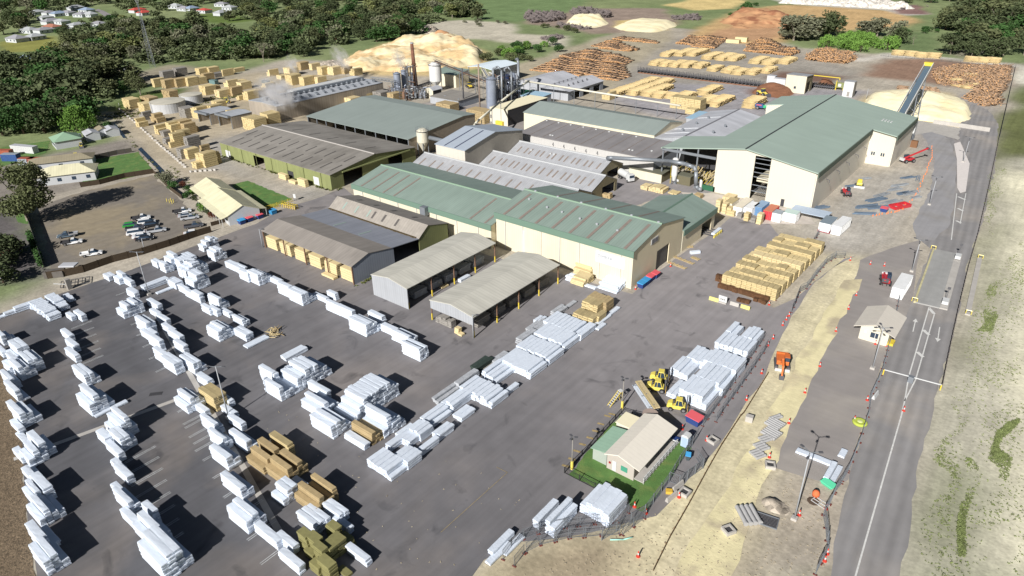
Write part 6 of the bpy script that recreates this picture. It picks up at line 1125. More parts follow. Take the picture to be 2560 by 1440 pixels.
lattice('lattice_conveyor','dark lattice conveyor rising from the boiler house to the white silo',(sx_,sy_,14.2),(bx,by,7),1.6,1.3,DSTEEL,deck=RUST,sup=((.5,.2),(.8,.2)))
lattice('chip_conveyor','pale chip conveyor running down to the blue-grey tower',(-228,262,12),(-203,240,10),1.5,.9,CREAMW,deck=GREYW,sup=((.2,.2),(.55,.2)))
lattice('pipe_gantry','steel gantry carrying pipes from the kiln to the silos',(-272,229,8),(-258,232,7.6),1.4,1.0,STEEL,'gantry',sup=((.1,.3),(.9,.3)))
b=I(shed('boiler_shed','open boiler fuel shed with bright blue-white roof',-254,-237.5,280,302,[(-254,8),(-246,9),(-237.5,8)],'y',mat('roof_ice',CH(206,218,226,.84),rough=.5,noise=.04,stripe=('y',.9,.06)),GREYW,KHAKIY,walls='b',oh=.2),'y')
for x in (-8,8):
    for y in (-10.5,0,10.5): k=MB(); k.box(x-.15,x+.15,y-.15,y+.15,0,7.8); k.build('column',STEEL,b[0])
shed('fuel_bunker','cream fuel bunker building with green skillion roof behind the white silo',-266,-250,266,276,[(266,6.2),(276,7.6)],'x',GREEN,CREAMW,CREAMY)
shed('plant_room','low grey flat plant room between pipes',-237,-219,234,249,[(234,3.2),(249,3.5)],'x',GREYR,GREYW,GREYY); shed('barrel_roof_shelter','small barrel-roofed shelter at the end of the pipe bridge',-247,-242,241,247,[(-247,4),(-245.8,4.8),(-244.5,5.1),(-243.2,4.8),(-242,4)],'y',ZINCP,CREAMW,DARK)
for P,Q_,ds in (((-231,306.5),None,'grey gabled workshop before the log field'),):
    pass
w1=I(shed('workshop','grey gabled workshop beside the log field',-221,-203,280,307,[(-221,4.2),(-212,6),(-203,4.2)],'y',ZINCP,GREYW,GREYY),'y'); w2=I(shed('workshop','long grey workshop with a row of roof vents and open bays',-202,-186,274,305,[(-202,4.2),(-193,6.2),(-186,4.2)],'y',ZINCP,GREYW,GREYY,ops={'e':[(278,284,3.2),(287,293,3.2),(296,302,3.2)]}),'y')
vents(w2,[(-196.5,278+i*3.6) for i in range(7)]+[(-190,280+i*4) for i in range(5)],m=DSTEEL,r=.3,h=1.0)
shed('workshop_annex','small blue-roofed workshop annex under the pipe bridge',-200,-190,256,266,[(256,4),(266,4.4)],'x',mat('roof_sky',CH(150,180,200,.7),noise=.05),GREYW,GREYY); shed('green_canopy','green skillion canopy beside the boiler yard',-209,-201,262,268,[(262,3.2),(268,3.8)],'x',mat('roof_teal',CH(80,140,110,.6),noise=.05),GREYW,GREYY,walls='b')
shed('transfer_house','cream boxed transfer house with dark open side',-190,-180.5,222,250,[(222,6.6),(250,6.6)],'x',mat('roof_cream',CH(228,220,190,.74),noise=.03),CREAMP,DARK,oh=.1); shed('blue_canopy','pale blue roof canopy between silver shed and log yard',-120,-110.6,262,274,[(262,4),(274,4.3)],'x',MATS['roof_sky'],GREYW,GREYY)
# elevated pipe bridge
t=T('pipe_bridge','long cream elevated pipe crossing the log yard on thin posts','pipe bridge',(-205,266,0)); k=MB(); k.cyl((0,0,8.4),(77,6,5.9),.42,n=10); k.build('pipe',CREAMP,t,smooth=True); k=MB(); k.cyl((0,.9,8.2),(77,6.9,5.8),.25,n=8); k.build('pipe',WHITE,t,smooth=True)
for f in (.03,.2,.34,.48,.61,.74,.87,.98): z=8.4-2.5*f; k=MB(); k.cyl((77*f,6*f+.3,0),(77*f,6*f+.3,z-.4),.14,n=8); k.build('post',STEEL,t)
t=T('cream_pipe_run','cream pipe run sweeping over the sheds to the pale gable shed','pipe bridge',(-189,222,0)); pts=[(-161+189-5,176-222+2,4.5),(-161+189-5,176-222+2,10.5),(-161+189-3.6,176-222+6,11.6),(4,0,9.4),(-15,38,8.8)]; 
k=MB(); k.tube([Vector((-166+189,184-222,6)),Vector((-166+189,184.2-222,9.6)),Vector((-166.4+189,186-222,10.8)),Vector((-168+189,190-222,11.2)),Vector((-184+189,222-222,9.8)),Vector((-199+189,256-222,9)),Vector((-203+189,266-222,8.6))],.42,10); k.build('pipe',CREAMP,t,smooth=True)
for x,y,z in ((20.5,-30,11),(12,-14,10.4),(5,0,9.6),(-3,17,9.2)): k=MB(); k.cyl((x,y,0),(x,y,z-.4),.15,n=6); k.build('post',STEEL,t)
k=MB(); k.tube([Vector((-178+189,174-222,6.6)),Vector((-163+189,177-222,5.4))],.75,12); k.build('duct',STEEL,t,smooth=True)
for P,sz,m_,nm,lab in (((-184.4,222),(2.4,1.4,1.3),YELP,'skip_bin','bright yellow skip bin beside the tall brown packs'),):
    k=MB(); k.cb(0,0,sz[2]/2,sz[0]*1.6,sz[1]*1.6,sz[2]*1.4); o=k.build(nm,m_,None,bevel=.1); o.location=(*P,0.2); tag(o,lab,'bin')
# lattice radio mast
t=T('lattice_mast','tall steel lattice radio mast rising above the wood','mast',(*(-446.7,206.1),0)); k=MB(); Hm=38; W0=1.6
def mp(i,z): a=i*2.094+.4; w_=W0*(1-z/Hm)+.25; return (w_*math.cos(a),w_*math.sin(a),z)
for i in range(3): k.bar(mp(i,0),mp(i,Hm),.16)
zz=0
while zz<Hm-1:
    st=max(1.2,2.6*(1-zz/Hm)+.9)
    for i in range(3): k.bar(mp(i,zz),mp((i+1)%3,min(Hm,zz+st)),.09); k.bar(mp(i,zz),mp((i+1)%3,zz),.08)
    zz+=st
k.build('lattice_frame',STEEL,t); k=MB()
for i in range(6): a=i*1.05; k.bar((0.6*math.cos(a),.6*math.sin(a),Hm-1.5),(1.5*math.cos(a),1.5*math.sin(a),Hm+1.5+(i%3)),.08)
k.build('antenna',WHITE,t)
# debarker house, towers, log deck
b=I(shed('debarker_house','tall cream debarker house with grey skillion roof beside bark heap',-111,-101.5,350,360,[(350,8.2),(360,7.4)],'x',ZINC,CREAMW,KHAKIY,ops={'e':[(352,357,5)]},oh=.3)); wpanel(b,'window',GLASS,'f',-106.8,-105.8,2,3.1,350,.04)
k=MB(); k.box(-82.5+82.5,2.5+2.2,0,4,0,7.2); 
t=T('white_cabin_tower','narrow white control tower with dark side and rooftop rails','tower',(-83.5,357,0)); k=MB(); k.box(-2.2,2.2,-2,2,0,6.8); k.build('cladding',WHITE,t); k=MB(); k.box(-2.25,2.25,-2.05,2.05,6.8,7.0); k.build('roof',ZINC,t); k=MB(); k.box(2.2,2.35,-2,2,.2,6.6); k.build('side_panel',GREYT,t); k=MB(); k.box(-.2,.9,-2.08,-2,0.3,2.4); k.build('door',GREYT,t)
t=T('green_cabin','small olive control cabin on a yellow frame','cabin',(*(-90.9,369.7),0)); k=MB(); k.box(-2,2,-1.6,1.6,1,3.8); k.build('body',OLIVEW,t); k=MB(); k.box(-2.3,2.3,-1.9,1.9,3.8,4); k.build('roof',GREYT,t); k=MB(); k.box(-.6,.8,-1.68,-1.6,1.6,3); k.build('window',WHITE,t); 
for x in (-1.8,1.8): k=MB(); k.bar((x,-1.4,0),(x,-1.4,1),.2); k.bar((x,1.4,0),(x,1.4,1),.2); k.build('leg',YELP,t)
t=T('debarker_infeed','dark steel log infeed with a yellow crane beam','machine',(*(-98.6,369.1),0)); k=MB(); k.box(-6,6,-2,2,.8,1.3); 
for i in range(12): k.box(-6+i,-5.8+i,-2.3,2.3,0,1.8)
k.build('bed',DSTEEL,t); k=MB(); k.bar((-6,2.6,5),(6.5,2.6,5),.35); k.bar((6.5,2.6,0),(6.5,2.6,5),.35); k.bar((6.5,-2,0),(6.5,-2,4.6),.3); k.build('crane_beam',YELP,t)
for i in range(9): k=MB(); k.cyl((-3+i*.5,-2.4+.1*i,1.6+.25*(i%3)),(-3+i*.5,2.4,1.6+.25*(i%3)),.18,n=6); k.build('log',mat('log_dark',(.1,.07,.05),noise=.3),t)
for P,s_,lab in (((-123.1,365.4),(4,3,3.6),'upright white cabin at the end of the log deck'),((-118.2,363.8),(6.2,3,2.9),'long white site hut beside the upright white cabin')):
    t=T('white_hut',lab,'hut',(*P,0)); k=MB(); k.cb(0,0,s_[2]/2+.3,s_[0],s_[1],s_[2]); k.build('body',WHITE,t,bevel=.05); k=MB(); k.cb(0,0,s_[2]+.36,s_[0]+.2,s_[1]+.2,.12); k.build('roof',ZINCP,t); k=MB(); k.cb(0,0,.15,s_[0]-.3,s_[1]-.3,.3); k.build('skid',DSTEEL,t)
t=T('log_deck','long dark steel sorting deck crossing the log yard','log deck',(-193.5,354.5,0)); k=MB(); k.box(0,70,-.9,.9,1.0,1.25); k.build('conveyor_bed',DSTEEL,t)
for s in (-1.2,1.2): k=MB(); k.box(0,70,s-.1,s+.1,1.3,1.5); k.box(0,70,s-.1,s+.1,2.1,2.25); k.build('side_rail',DSTEEL,t)
for i in range(36): k=MB(); x=i*2; k.box(x-.12,x+.12,-1.6,1.6,0,.95); k.box(x-.1,x+.1,-1.3,-1.1,1,2.8 if i%3 else 3.4); k.box(x-.1,x+.1,1.1,1.3,1,2.8); k.build('trestle',DSTEEL,t)
k=MB(); k.box(1,69,-2.4,-1.7,0,.35); k.build('bark_spill',BARKH,t)
# inclined stacking conveyor
t=lattice('stacking_conveyor','steep blue-grey covered conveyor rising over the sawdust cone',(-48.2,288,9.4),(-50.0,333.5,20.2),3.0,1.0,STEEL,deck=mat('belt_grey',C(110,132,150,.6)),n=26,sup=((.45,.3),(.75,.3)))
k=MB(); k.hexa([(1.5,0,9.9),(1.75,0,9.9),(-.05,45.5,20.7),(-.3,45.5,20.7)],[(1.5,0,11.2),(1.75,0,11.2),(-.05,45.5,22),(-.3,45.5,22)]); k.build('side_panel',WHITE,t)
k=MB(); k.cb(-1.8,45.5,21.3,3.2,1.8,1.4); k.build('head_pulley',YELP,t)
k=MB(); k.hexa([(-1.5,0,9.9),(-1.3,0,9.9),(-3.1,45.5,20.7),(-3.3,45.5,20.7)],[(-1.5,0,10.8),(-1.3,0,10.8),(-3.1,45.5,21.6),(-3.3,45.5,21.6)]); k.build('side_panel',WHITE,t)
t=T('transfer_box','white transfer box at the foot of the inclined conveyor','housing',(-43.8,288,0)); k=MB(); k.box(-1.8,1.8,-1.6,1.6,4.5,8.2); k.build('housing',WHITE,t,bevel=.05)
for x in (-1.6,1.6):
    for y in (-1.4,1.4): k=MB(); k.bar((x,y,0),(x,y,4.5),.2); k.build('leg',STEEL,t)
k=MB(); k.cb(0,-3.2,1.2,2.2,1.6,2.4); o=k.build('brown_cabinet',mat('cabinet_brown',C(150,110,80,.6))); o.location=(-40.8,288,0); tag(o,'brown cabinet beside the sawmill rear corner','cabinet')
k=MB(); k.box(0,20,-.15,.15,0,1.6); k.box(-.15,.15,0,-6,0,1.6) if False else None; o=k.build('bunker_wall',CONC); o.location=(*(-41.9,325.2),0); o.rotation_euler=(0,0,R(-5)); tag(o,'low concrete bunker wall holding back the sawdust','wall')
# sawmill forecourt: control hut, ducts, machinery in bay
b=I(shed('control_hut','low cream control hut with dark olive flat roof beside the white truck',-107.8,-96,195.5,203,[(195.5,3),(203,3.2)],'x',mat('roof_olive',CH(112,112,98,.62),noise=.06),CREAMW,KHAKIY)) 
t=T('olive_cabinet_hut','boxy olive equipment hut beside the curved duct','hut',(*(-90,200.1),0)); k=MB(); k.box(-2.6,2.6,-1.9,1.9,0,2.9); k.build('body',mat('hut_olive',C(130,124,100,.6),noise=.05),t,bevel=.05); k=MB(); k.box(-2.7,2.7,-2,2,2.9,3.05); k.build('roof',MATS['roof_olive'],t); k=MB(); k.box(-2.1,-1.3,-1.97,-1.9,.8,1.5); k.build('meter_box',WHITE,t)
pipe('big shiny steel duct looping from the ridged shed over the hut',[(-112.5,190,6.0),(-111.6,187.8,7.6),(-109.5,187,8.2),(-93,194.5,8.2),(-88,194.6,8.2),(-85,194.8,7.6),(-84.4,195,6.4),(-84,195.2,1.8),(-83.2,195.3,1.0),(-82,195.3,.9)],.62,STEEL,'extraction_duct',12)
t=T('white_cyclone','upright white cyclone column with ladder by the sawmill bay','cyclone',(-92.6,197.4,0)); k=MB(); k.lathe(0,0,[(.5,1.2),(.95,3),(.95,8.2),(.6,8.6)],14); k.build('shell',SW,t,smooth=False); k=MB(); k.bar((-1.1,-.3,0),(-1.1,-.3,8),.08); k.bar((-1.1,.3,0),(-1.1,.3,8),.08); k.build('ladder',YELP,t)
for a in (0,2.1,4.2): k=MB(); k.bar((.9*math.cos(a),.9*math.sin(a),0),(.7*math.cos(a),.7*math.sin(a),3),.15); k.build('leg',STEEL,t)
t=T('filter_stub','short white filter stub at the end of the steel duct','filter',(*(-83.8,198.1),0)); k=MB(); k.lathe(0,0,[(.55,0),(.6,2.6),(.3,3)],12); k.build('shell',SW,t)
rr=random.Random(8); t=T('sorting_line','timber sorting line with yellow rails inside the sawmill bay','machine',(-88,203,0)); k=MB()
for i in range(14): k.bar((-7+i*1.05,-3,1.2),(-7+i*1.05,4,2.8),.14)
k.build('rail',YELP,t)
for i in range(46): k=MB(); x=rr.uniform(-7.5,6.5); y=rr.uniform(-3,3.5); z=1.5+.23*(y+3)+rr.uniform(0,.5); k.bar((x,y,z),(x+rr.uniform(-1,1),y+3.2,z+.7),.3,.12); k.build('board',PINE,t)
k=MB(); k.box(4,9,-5,-4.6,0,1.6); k.box(8.7,9,-5,2,0,1.6); k.build('guard_rail',mat('guard_green',C(60,120,90,.6)),t)
# ------------------------------------------------------------------ offices, cottages, huts
HSEC=mat('roof_cream_sheet',CH(204,200,170,.74),rough=.7,noise=.07,nscale=.3,stripe=('x',.8,.1),streak=('y',.12,.6)); HSEG=mat('roof_moss_sheet',CH(150,142,120,.66),rough=.8,noise=.12,nscale=.3,stripe=('x',.8,.1)); WW=mat('wall_white_board',C(220,224,228,.66),rough=.6,noise=.03)
def rshed(name,label,c,ang,L,W,ze,zr_,roof,wall,oh=.5,group=None,**kw):
    b=shed(name,label,-L/2,L/2,-W/2,W/2,[(-W/2,ze),(0,zr_),(W/2,ze)],'x',roof,wall,wall,oh=oh,**kw); b[0].location=(c[0],c[1],0); b[0].rotation_euler=(0,0,ang)
    if group: b[0]['group']=group
    return (b[0],(0,0),b[2],'x')
oa=math.atan2(96.8-103,-177.2+206.7)
b=rshed('office','long cream roofed office with verandahs along both sides',(-186,98.6),oa,20,9,3.0,5.0,HSEC,WW,oh=.2); c_,s_2=math.cos(oa),math.sin(oa)
for sy in (-1,1):
    k=MB(); k.hexa([(-10.2,sy*4.6,2.95),(10.2,sy*4.6,2.95),(10.2,sy*6.6,2.5),(-10.2,sy*6.6,2.5)][::sy],[(-10.2,sy*4.6,3.03),(10.2,sy*4.6,3.03),(10.2,sy*6.6,2.58),(-10.2,sy*6.6,2.58)][::sy]); k.build('verandah_roof',HSEC,b[0])
    for i in range(9): k=MB(); k.box(-10+i*2.5-.06,-10+i*2.5+.06,sy*6.4-.06,sy*6.4+.06,0,2.5); k.build('verandah_post',WHITE,b[0])
for i in range(6): k=MB(); k.box(-8+i*3,-6.8+i*3,-4.57,-4.5,1,2.2); k.build('window',GLASS,b[0])
b=rshed('office_wing','shorter cream roofed office wing stepping away from the car park',(-186-16.5*c_,98.6-16.5*s_2-1.2*0+0.9),oa,13,8,3.0,4.7,HSEC,WW,oh=.2)
k=MB(); k.hexa([(-6.5,-5.8,2.5),(6.5,-5.8,2.5),(6.5,-4.1,2.9),(-6.5,-4.1,2.9)],[(-6.5,-5.8,2.58),(6.5,-5.8,2.58),(6.5,-4.1,2.98),(-6.5,-4.1,2.98)]); k.build('verandah_roof',HSEC,b[0])
for i in range(5): k=MB(); k.box(-5.5+i*2.4,-4.4+i*2.4,-4.07,-4,1,2.2); k.build('window',GLASS,b[0])
def hiphouse(name,label,c,ang,L,W,ze,zr_,roof,wall,win=3,group=None,cat='house'):
    t=T(name,label,cat,(*c,0),ang,group); k=MB(); k.box(-L/2,L/2,-W/2,W/2,0,ze); k.build('wall',wall,t); o=.5; r_=max(.5,(L-W)/2)
    k=MB(); a=(-L/2-o,-W/2-o,ze); b_=(L/2+o,-W/2-o,ze); c2=(L/2+o,W/2+o,ze); d=(-L/2-o,W/2+o,ze); e=(-r_,0,zr_); f=(r_,0,zr_); k.quad(a,b_,f,e); k.quad(b_,c2,f); k.quad(c2,d,e,f); k.quad(d,a,e); k.quad(d,c2,b_,a); k.build('roof',roof,t)
    for i in range(win):
        x=-L/2+L*(i+.5)/win
        for sy in (-1,): k=MB(); k.box(x-.6,x+.6,sy*(W/2+.05)-.02,sy*(W/2+.05)+.02,1,2.1); k.build('window',GLASS,t)
    return t
HR={'w':mat('roof_white',CH(190,194,196,.56),rough=.6,noise=.06),'g':mat('roof_house_grey',CH(150,150,156,.7),rough=.7,noise=.08),'b':mat('roof_slate_blue',CH(140,156,178,.72),rough=.6,noise=.06),'r':mat('roof_red',CH(196,84,76,.66),rough=.7,noise=.08),'t':mat('roof_tile',CH(176,120,100,.62),rough=.8,noise=.1)}
hiphouse('hall','broad cream hip-roofed hall with white front beside the car park',((-255.9,78)[0]-3.5,(-255.9,78)[1]+4.5),R(61),17,9,3.0,5.2,HSEC,WW,4,cat='hall')
hiphouse('hall_wing','mossy roofed rear wing behind the broad cream hall',((-268.3,80.2)[0]-8,(-268.3,80.2)[1]+7),R(61),20,7,2.9,4.3,HSEG,WW,3,cat='hall')
hiphouse('cottage','white cottage with green pyramid roof beside the lawn',(-305,100),R(-12),9.5,9,3.0,5.2,mat('roof_cottage_green',CH(138,168,142,.7),noise=.05,stripe=('x',.8,.08)),WW,4)
for P,L,W,a,rf,lb in (((-306.2,110),7,5,R(-12),ZINCP,'small white shed with pale roof right of the green cottage'),((-308.7,115.3),6,4,R(-12),HSEG,'low brown-roofed lean-to between two white sheds'),((-305.6,117.5),6.5,5,R(-12),ZINCP,'white shed beside the creek bridge'),((-472.1,148.3),12,5,R(20),ZINCP,'pale roofed shed half hidden by the paddock gums'),((-438.5,188.7),8,4,R(8),HSEG,'brown roofed lean-to before the far yard blocks')):
    b=rshed('garden_shed',lb,P,a,L,W,2.6,3.4,rf,WW,oh=.2)
HS=[(95,32,'w'),(125,35,'g'),(148,36,'b'),(170,34,'g'),(190,22,'w'),(218,28,'b'),(228,38,'w'),(205,38,'g'),(115,45,'w'),(130,56,'g'),(155,56,'w'),(75,78,'w'),(112,78,'g'),(133,70,'t'),(345,28,'r'),(362,34,'r'),(440,18,'w'),(462,24,'g'),(480,24,'b'),(512,28,'r'),(555,32,'w'),(555,14,'g'),(195,65,'w'),(250,62,'g'),(60,140,'b'),(90,95,'w'),(45,100,'g'),(575,22,'w')]
rr=random.Random(12)
RN={'w':'white','g':'grey','b':'blue-grey','r':'red','t':'tiled'}
for i,(x,y,c) in enumerate(HS):
    pass
for i,P in enumerate(HP):
    c=HS[i][2]; hiphouse('house',f"small distant house with {RN[c]} roof in the far suburb",P,R(rr.choice((12,102,20))),rr.uniform(11,15),rr.uniform(8,10),2.8,rr.uniform(4.4,5.2),HR[c],WW,3,f"far houses with {RN[c]} roofs")
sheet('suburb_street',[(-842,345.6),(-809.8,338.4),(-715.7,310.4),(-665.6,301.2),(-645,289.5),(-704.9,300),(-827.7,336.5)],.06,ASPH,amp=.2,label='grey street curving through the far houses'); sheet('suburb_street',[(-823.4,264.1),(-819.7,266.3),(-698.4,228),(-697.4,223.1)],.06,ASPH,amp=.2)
# weighbridge hut
b=shed('weighbridge_hut','small cream weighbridge hut with pale gable roof beside the road',-20.4,-15.2,135.3,143.8,[(-20.9,3.0),(-17.9,4.2),(-14.7,2.9)],'y',mat('roof_hut',CH(196,190,180,.76),rough=.7,noise=.04,stripe=('y',.8,.05)),CREAMP,CREAMP,oh=.7); hb=I(b,'y')
wpanel(hb,'window',GLASS,'f',-18.4,-17.0,1.1,2.2,135.3,.02); wpanel(hb,'window_frame',WHITE,'f',-17.6,-17.5,1.1,2.2,135.3,.05); wpanel(hb,'air_conditioner',WHITE,'f',-19.6,-19.0,1.7,2.3,135.3,.05,.2); k=MB(); k.box(-15.2+17.8,-14.2+17.8,-3.5,-1.5,0,.5); k.build('steps',YELP,b[0])
# canteen hut on the lawn
b=shed('canteen','long pale roofed canteen hut standing on the fenced lawn',-40.6,-35.9,72.6,84.3,[(-40.6,2.9),(-38.6,3.7),(-35.2,2.7)],'y',mat('roof_canteen',CH(214,208,196,.78),rough=.6,noise=.03,stripe=('y',.8,.04)),mat('wall_canteen',C(206,198,188,.7),noise=.04),mat('wall_canteen_side',C(150,140,128,.6),noise=.06,stripe=('y',1.2,.2)),oh=.35); cb_=I(b,'y'); ox,oy=b[1]
k=MB(); k.box(-43.4-ox,-40.9-ox,73-oy,79.2-oy,0,2.2); k.build('lean_to_wall',mat('wall_mint',C(190,200,190,.66),noise=.04),b[0]); k=MB(); k.hexa([(-43.7-ox,72.7-oy,2.25),(-40.8-ox,72.7-oy,2.7),(-40.8-ox,79.4-oy,2.7),(-43.7-ox,79.4-oy,2.25)],[(-43.7-ox,72.7-oy,2.33),(-40.8-ox,72.7-oy,2.78),(-40.8-ox,79.4-oy,2.78),(-43.7-ox,79.4-oy,2.33)]); k.build('lean_to_roof',mat('roof_mint',CH(150,182,160,.7),noise=.04,stripe=('y',.8,.06)),b[0])
k=MB(); k.box(-35.9-ox,-34.3-ox,72.8-oy,84-oy,.25,.4); k.build('ramp_deck',CONC,b[0]); k=MB()
for i in range(12): k.box(-34.4-ox,-34.3-ox,72.9+i-oy,73.0+i-oy,0,1.3)
k.box(-34.42-ox,-34.28-ox,72.9-oy,84-oy,1.2,1.3); k.box(-34.42-ox,-34.28-ox,72.9-oy,84-oy,.75,.82); k.build('handrail',WHITE,b[0]); wpanel(cb_,'door',WHITE,'f',-39.6,-38.9,.2,2.1,72.6,.03); wpanel(cb_,'green_panel',mat('panel_green',C(90,180,150,.6)),'f',-38.1,-37.0,1.0,1.9,72.6,.03); wpanel(cb_,'red_hose_reel',mat('reel_red',C(190,50,50,.6)),'f',-40.2,-39.9,1.3,1.6,72.6,.03,.12)
t=T('garden_shed','small cream garden shed behind the canteen','shed',(-42.4,82.3,0)); k=MB(); k.box(-1.4,1.4,-1.6,1.6,0,2.1); k.build('wall',CREAMP,t); k=MB(); k.hexa([(-1.5,-1.7,2.1),(1.5,-1.7,2.1),(1.5,1.7,2.1),(-1.5,1.7,2.1)],[(-1.5,-1.7,2.2),(0,-1.7,2.7),(0,1.7,2.7),(-1.5,1.7,2.2)]) if False else k.box(-1.55,1.55,-1.7,1.7,2.1,2.25); k.build('roof',MATS['roof_cream'],t)
tank((-43.0,85.2) if False else (-40.6,86.3),1.2,1.9,'round pinkish water tank behind the canteen',mat('tank_pink',C(190,172,162,.66)))

# ------------------------------------------------------------------ vehicles
RUB_=mat('tyre_rubber',(.03,.03,.032),rough=.9); RIM=mat('wheel_rim',(.35,.35,.36),rough=.4,metal=.6); LAMP=mat('lamp_lens',(.7,.7,.68),rough=.2); TAIL=mat('tail_lens',(.4,.03,.03),rough=.3)
PAINT={k:mat('car_'+k,c,rough=.3,spec=.6) for k,c in (('white',(.75,.76,.77)),('silver',(.42,.44,.47)),('black',(.02,.022,.026)),('green',(.03,.28,.05)),('slate',(.11,.15,.19)),('grey',(.08,.085,.1)),('red',(.5,.03,.04)),('yellow',(.72,.6,.12)),('orange',(.62,.16,.04)))}
def wheel(parent,x,y,r,w,nm='wheel'):
    k=MB(); k.cyl((0,-w/2,0),(0,w/2,0),r,n=14); o=k.build(nm,RUB_,parent); o.location=(x,y,r); k=MB(); k.cyl((0,-w/2-.02,0),(0,w/2+.02,0),r*.55,n=10); k.build('rim',RIM,o); return o
def car(P,ang,kind,paint,label,tray=None,L=None):
    L=L or {'ute':5.1,'wagon':4.8,'sedan':4.6,'hatch':4.2}[kind]; t=T('parked_'+{'ute':'utility_truck','wagon':'wagon','sedan':'sedan','hatch':'hatchback'}[kind],label,'car',(*P,0),ang,'cars parked in the gravel car park'); m=PAINT[paint]; W=1.8; h=.95 if kind!='sedan' else .85
    f=L/2
    def loft(secs,nm,mm,inset=0):
        k=MB(); 
        for s in (-1,1): pass
        n=len(secs); 
        for (x,z,w) in secs: k.v.append((x,-w/2,z)); k.v.append((x,w/2,z))
        for i in range(n): j=(i+1)%n; k.f.append((2*i,2*i+1,2*j+1,2*j))
        k.f.append(tuple(2*i for i in reversed(range(n)))[::-1]); k.f.append(tuple(2*i+1 for i in range(n))[::-1]); return k.build(nm,mm,t,bevel=.06)
    body=[(-f,.35,W),(-f,h-.1 if kind!='ute' or not tray else .6,W-.08),(-f+.1,h,W-.1),(f-1.15,h,W-.06),(f-.15,h-.18,W-.14),(f,.6,W-.1),(f,.35,W)]
    if kind=='ute' and tray: body=[(-f,.45,.9),(-f,.6,.9),(-.35,.62,.9),(-.3,h,W-.1),(f-1.15,h,W-.06),(f-.15,h-.18,W-.14),(f,.6,W-.1),(f,.35,W),(-.3,.35,W)]
    loft(body,'body',m)
    c={'ute':(-.35,.0,.75,1.45),'wagon':(-f+.25,-f+.45,.9,1.65),'sedan':(-f+.75,-f+1.35,.75,1.25),'hatch':(-f+.15,-f+.6,.6,1.25)}[kind]; zt={'ute':1.62,'wagon':1.68,'sedan':1.38,'hatch':1.45}[kind]
    loft([(c[0],h-.02,W-.16),(c[1],zt-.06,W-.5),(c[2],zt-.06,W-.5),(c[3]+.15,h-.02,W-.16)],'glass',GLASS)
    k=MB(); k.hexa([(c[1]-.02,-(W-.44)/2,zt-.08),(c[2]+.05,-(W-.44)/2,zt-.08),(c[2]+.05,(W-.44)/2,zt-.08),(c[1]-.02,(W-.44)/2,zt-.08)],[(c[1]+.05,-(W-.56)/2,zt),(c[2],-(W-.56)/2,zt),(c[2],(W-.56)/2,zt),(c[1]+.05,(W-.56)/2,zt)]); k.build('roof_panel',m,t,bevel=.03)
    if tray: k=MB(); k.box(-f-.1,-.45,-.9,.9,.75,.83); k.box(-f-.1,-.45,-.9,-.86,.83,1.1); k.box(-f-.1,-.45,.86,.9,.83,1.1); k.box(-f-.1,-f-.05,-.9,.9,.83,1.1); k.box(-.5,-.42,-.85,.85,.83,1.55); k.build('tray',tray,t)
    elif kind=='ute': k=MB(); k.box(-f+.15,-.5,-.7,.7,h-.02,h+.03); k.build('tub_cover',mat('tub_black',(.02,.02,.022)),t)
    for sx in (-f+.9,f-.85):
        for sy in (-W/2+.1,W/2-.1): wheel(t,sx,sy,.35,.22)
    for s in (-.62,.62): k=MB(); k.cb(f-.05,s,.68,.1,.34,.16); k.build('headlight',LAMP,t); k=MB(); k.cb(-f+.02,s,.75,.08,.26,.2); k.build('tail_light',TAIL,t)
    return t
ca=R(62); WT=mat('tray_white',(.7,.7,.7),rough=.5); BT=mat('tray_dark',(.05,.05,.055),rough=.6); AT=mat('tray_alloy',(.45,.46,.48),rough=.4,metal=.5)
for P,a,k_,p_,lb,tr in (((-206.6,60.7),ca+math.pi,'ute','slate','slate blue utility with a pale tray, alone on the gravel',AT),((-200.5,59.4),ca,'ute','white','white utility with a dark tray, behind the slate blue one',BT),((-188.4,59.3),ca,'ute','white','long white utility nearest the yard fence',WT),
    ((-202.7,79.3),ca,'ute','white','white cab utility with black tray at the back of the parked group',BT),((-198,78.6),ca,'wagon','white','tall white wagon second from the back of the group',None),((-195,78.5),ca,'hatch','black','glossy black car beside the tall white wagon',None),((-199.5,74.8),ca,'hatch','green','bright green hatchback at the edge of the group',None),((-196.4,74.5),ca,'ute','grey','dark utility in front of the green hatchback',None),
    ((-192.8,73),ca,'wagon','white','white wagon with roof racks in the front of the group',None),((-189.4,72.8),ca,'sedan','white','low white sedan between wagon and black car',None),((-186.9,72.5),ca,'sedan','black','black sedan at the front of the group',None),((-189.8,77.3),ca,'ute','silver','silver coupe utility standing apart on the right of the group',None),
    ((-197.9,89.3),ca,'ute','white','white utility farthest along the office garden',BT),((-194,88.4),ca,'sedan','silver','silver sedan between two utilities by the garden',None),((-191.3,88),ca,'ute','silver','silver-grey utility by the garden bushes',None),((-184.6,85.4),ca,'ute','grey','charcoal twin-cab utility by the garden path',None),((-180,82.5),ca,'sedan','white','white sedan tucked against the plank fence',None),
    ((-193.7,40.4),R(150),'wagon','white','white van at the shaded driveway edge',None)):
    car(P,a,k_,p_,lb,tr)
rr=random.Random(31)
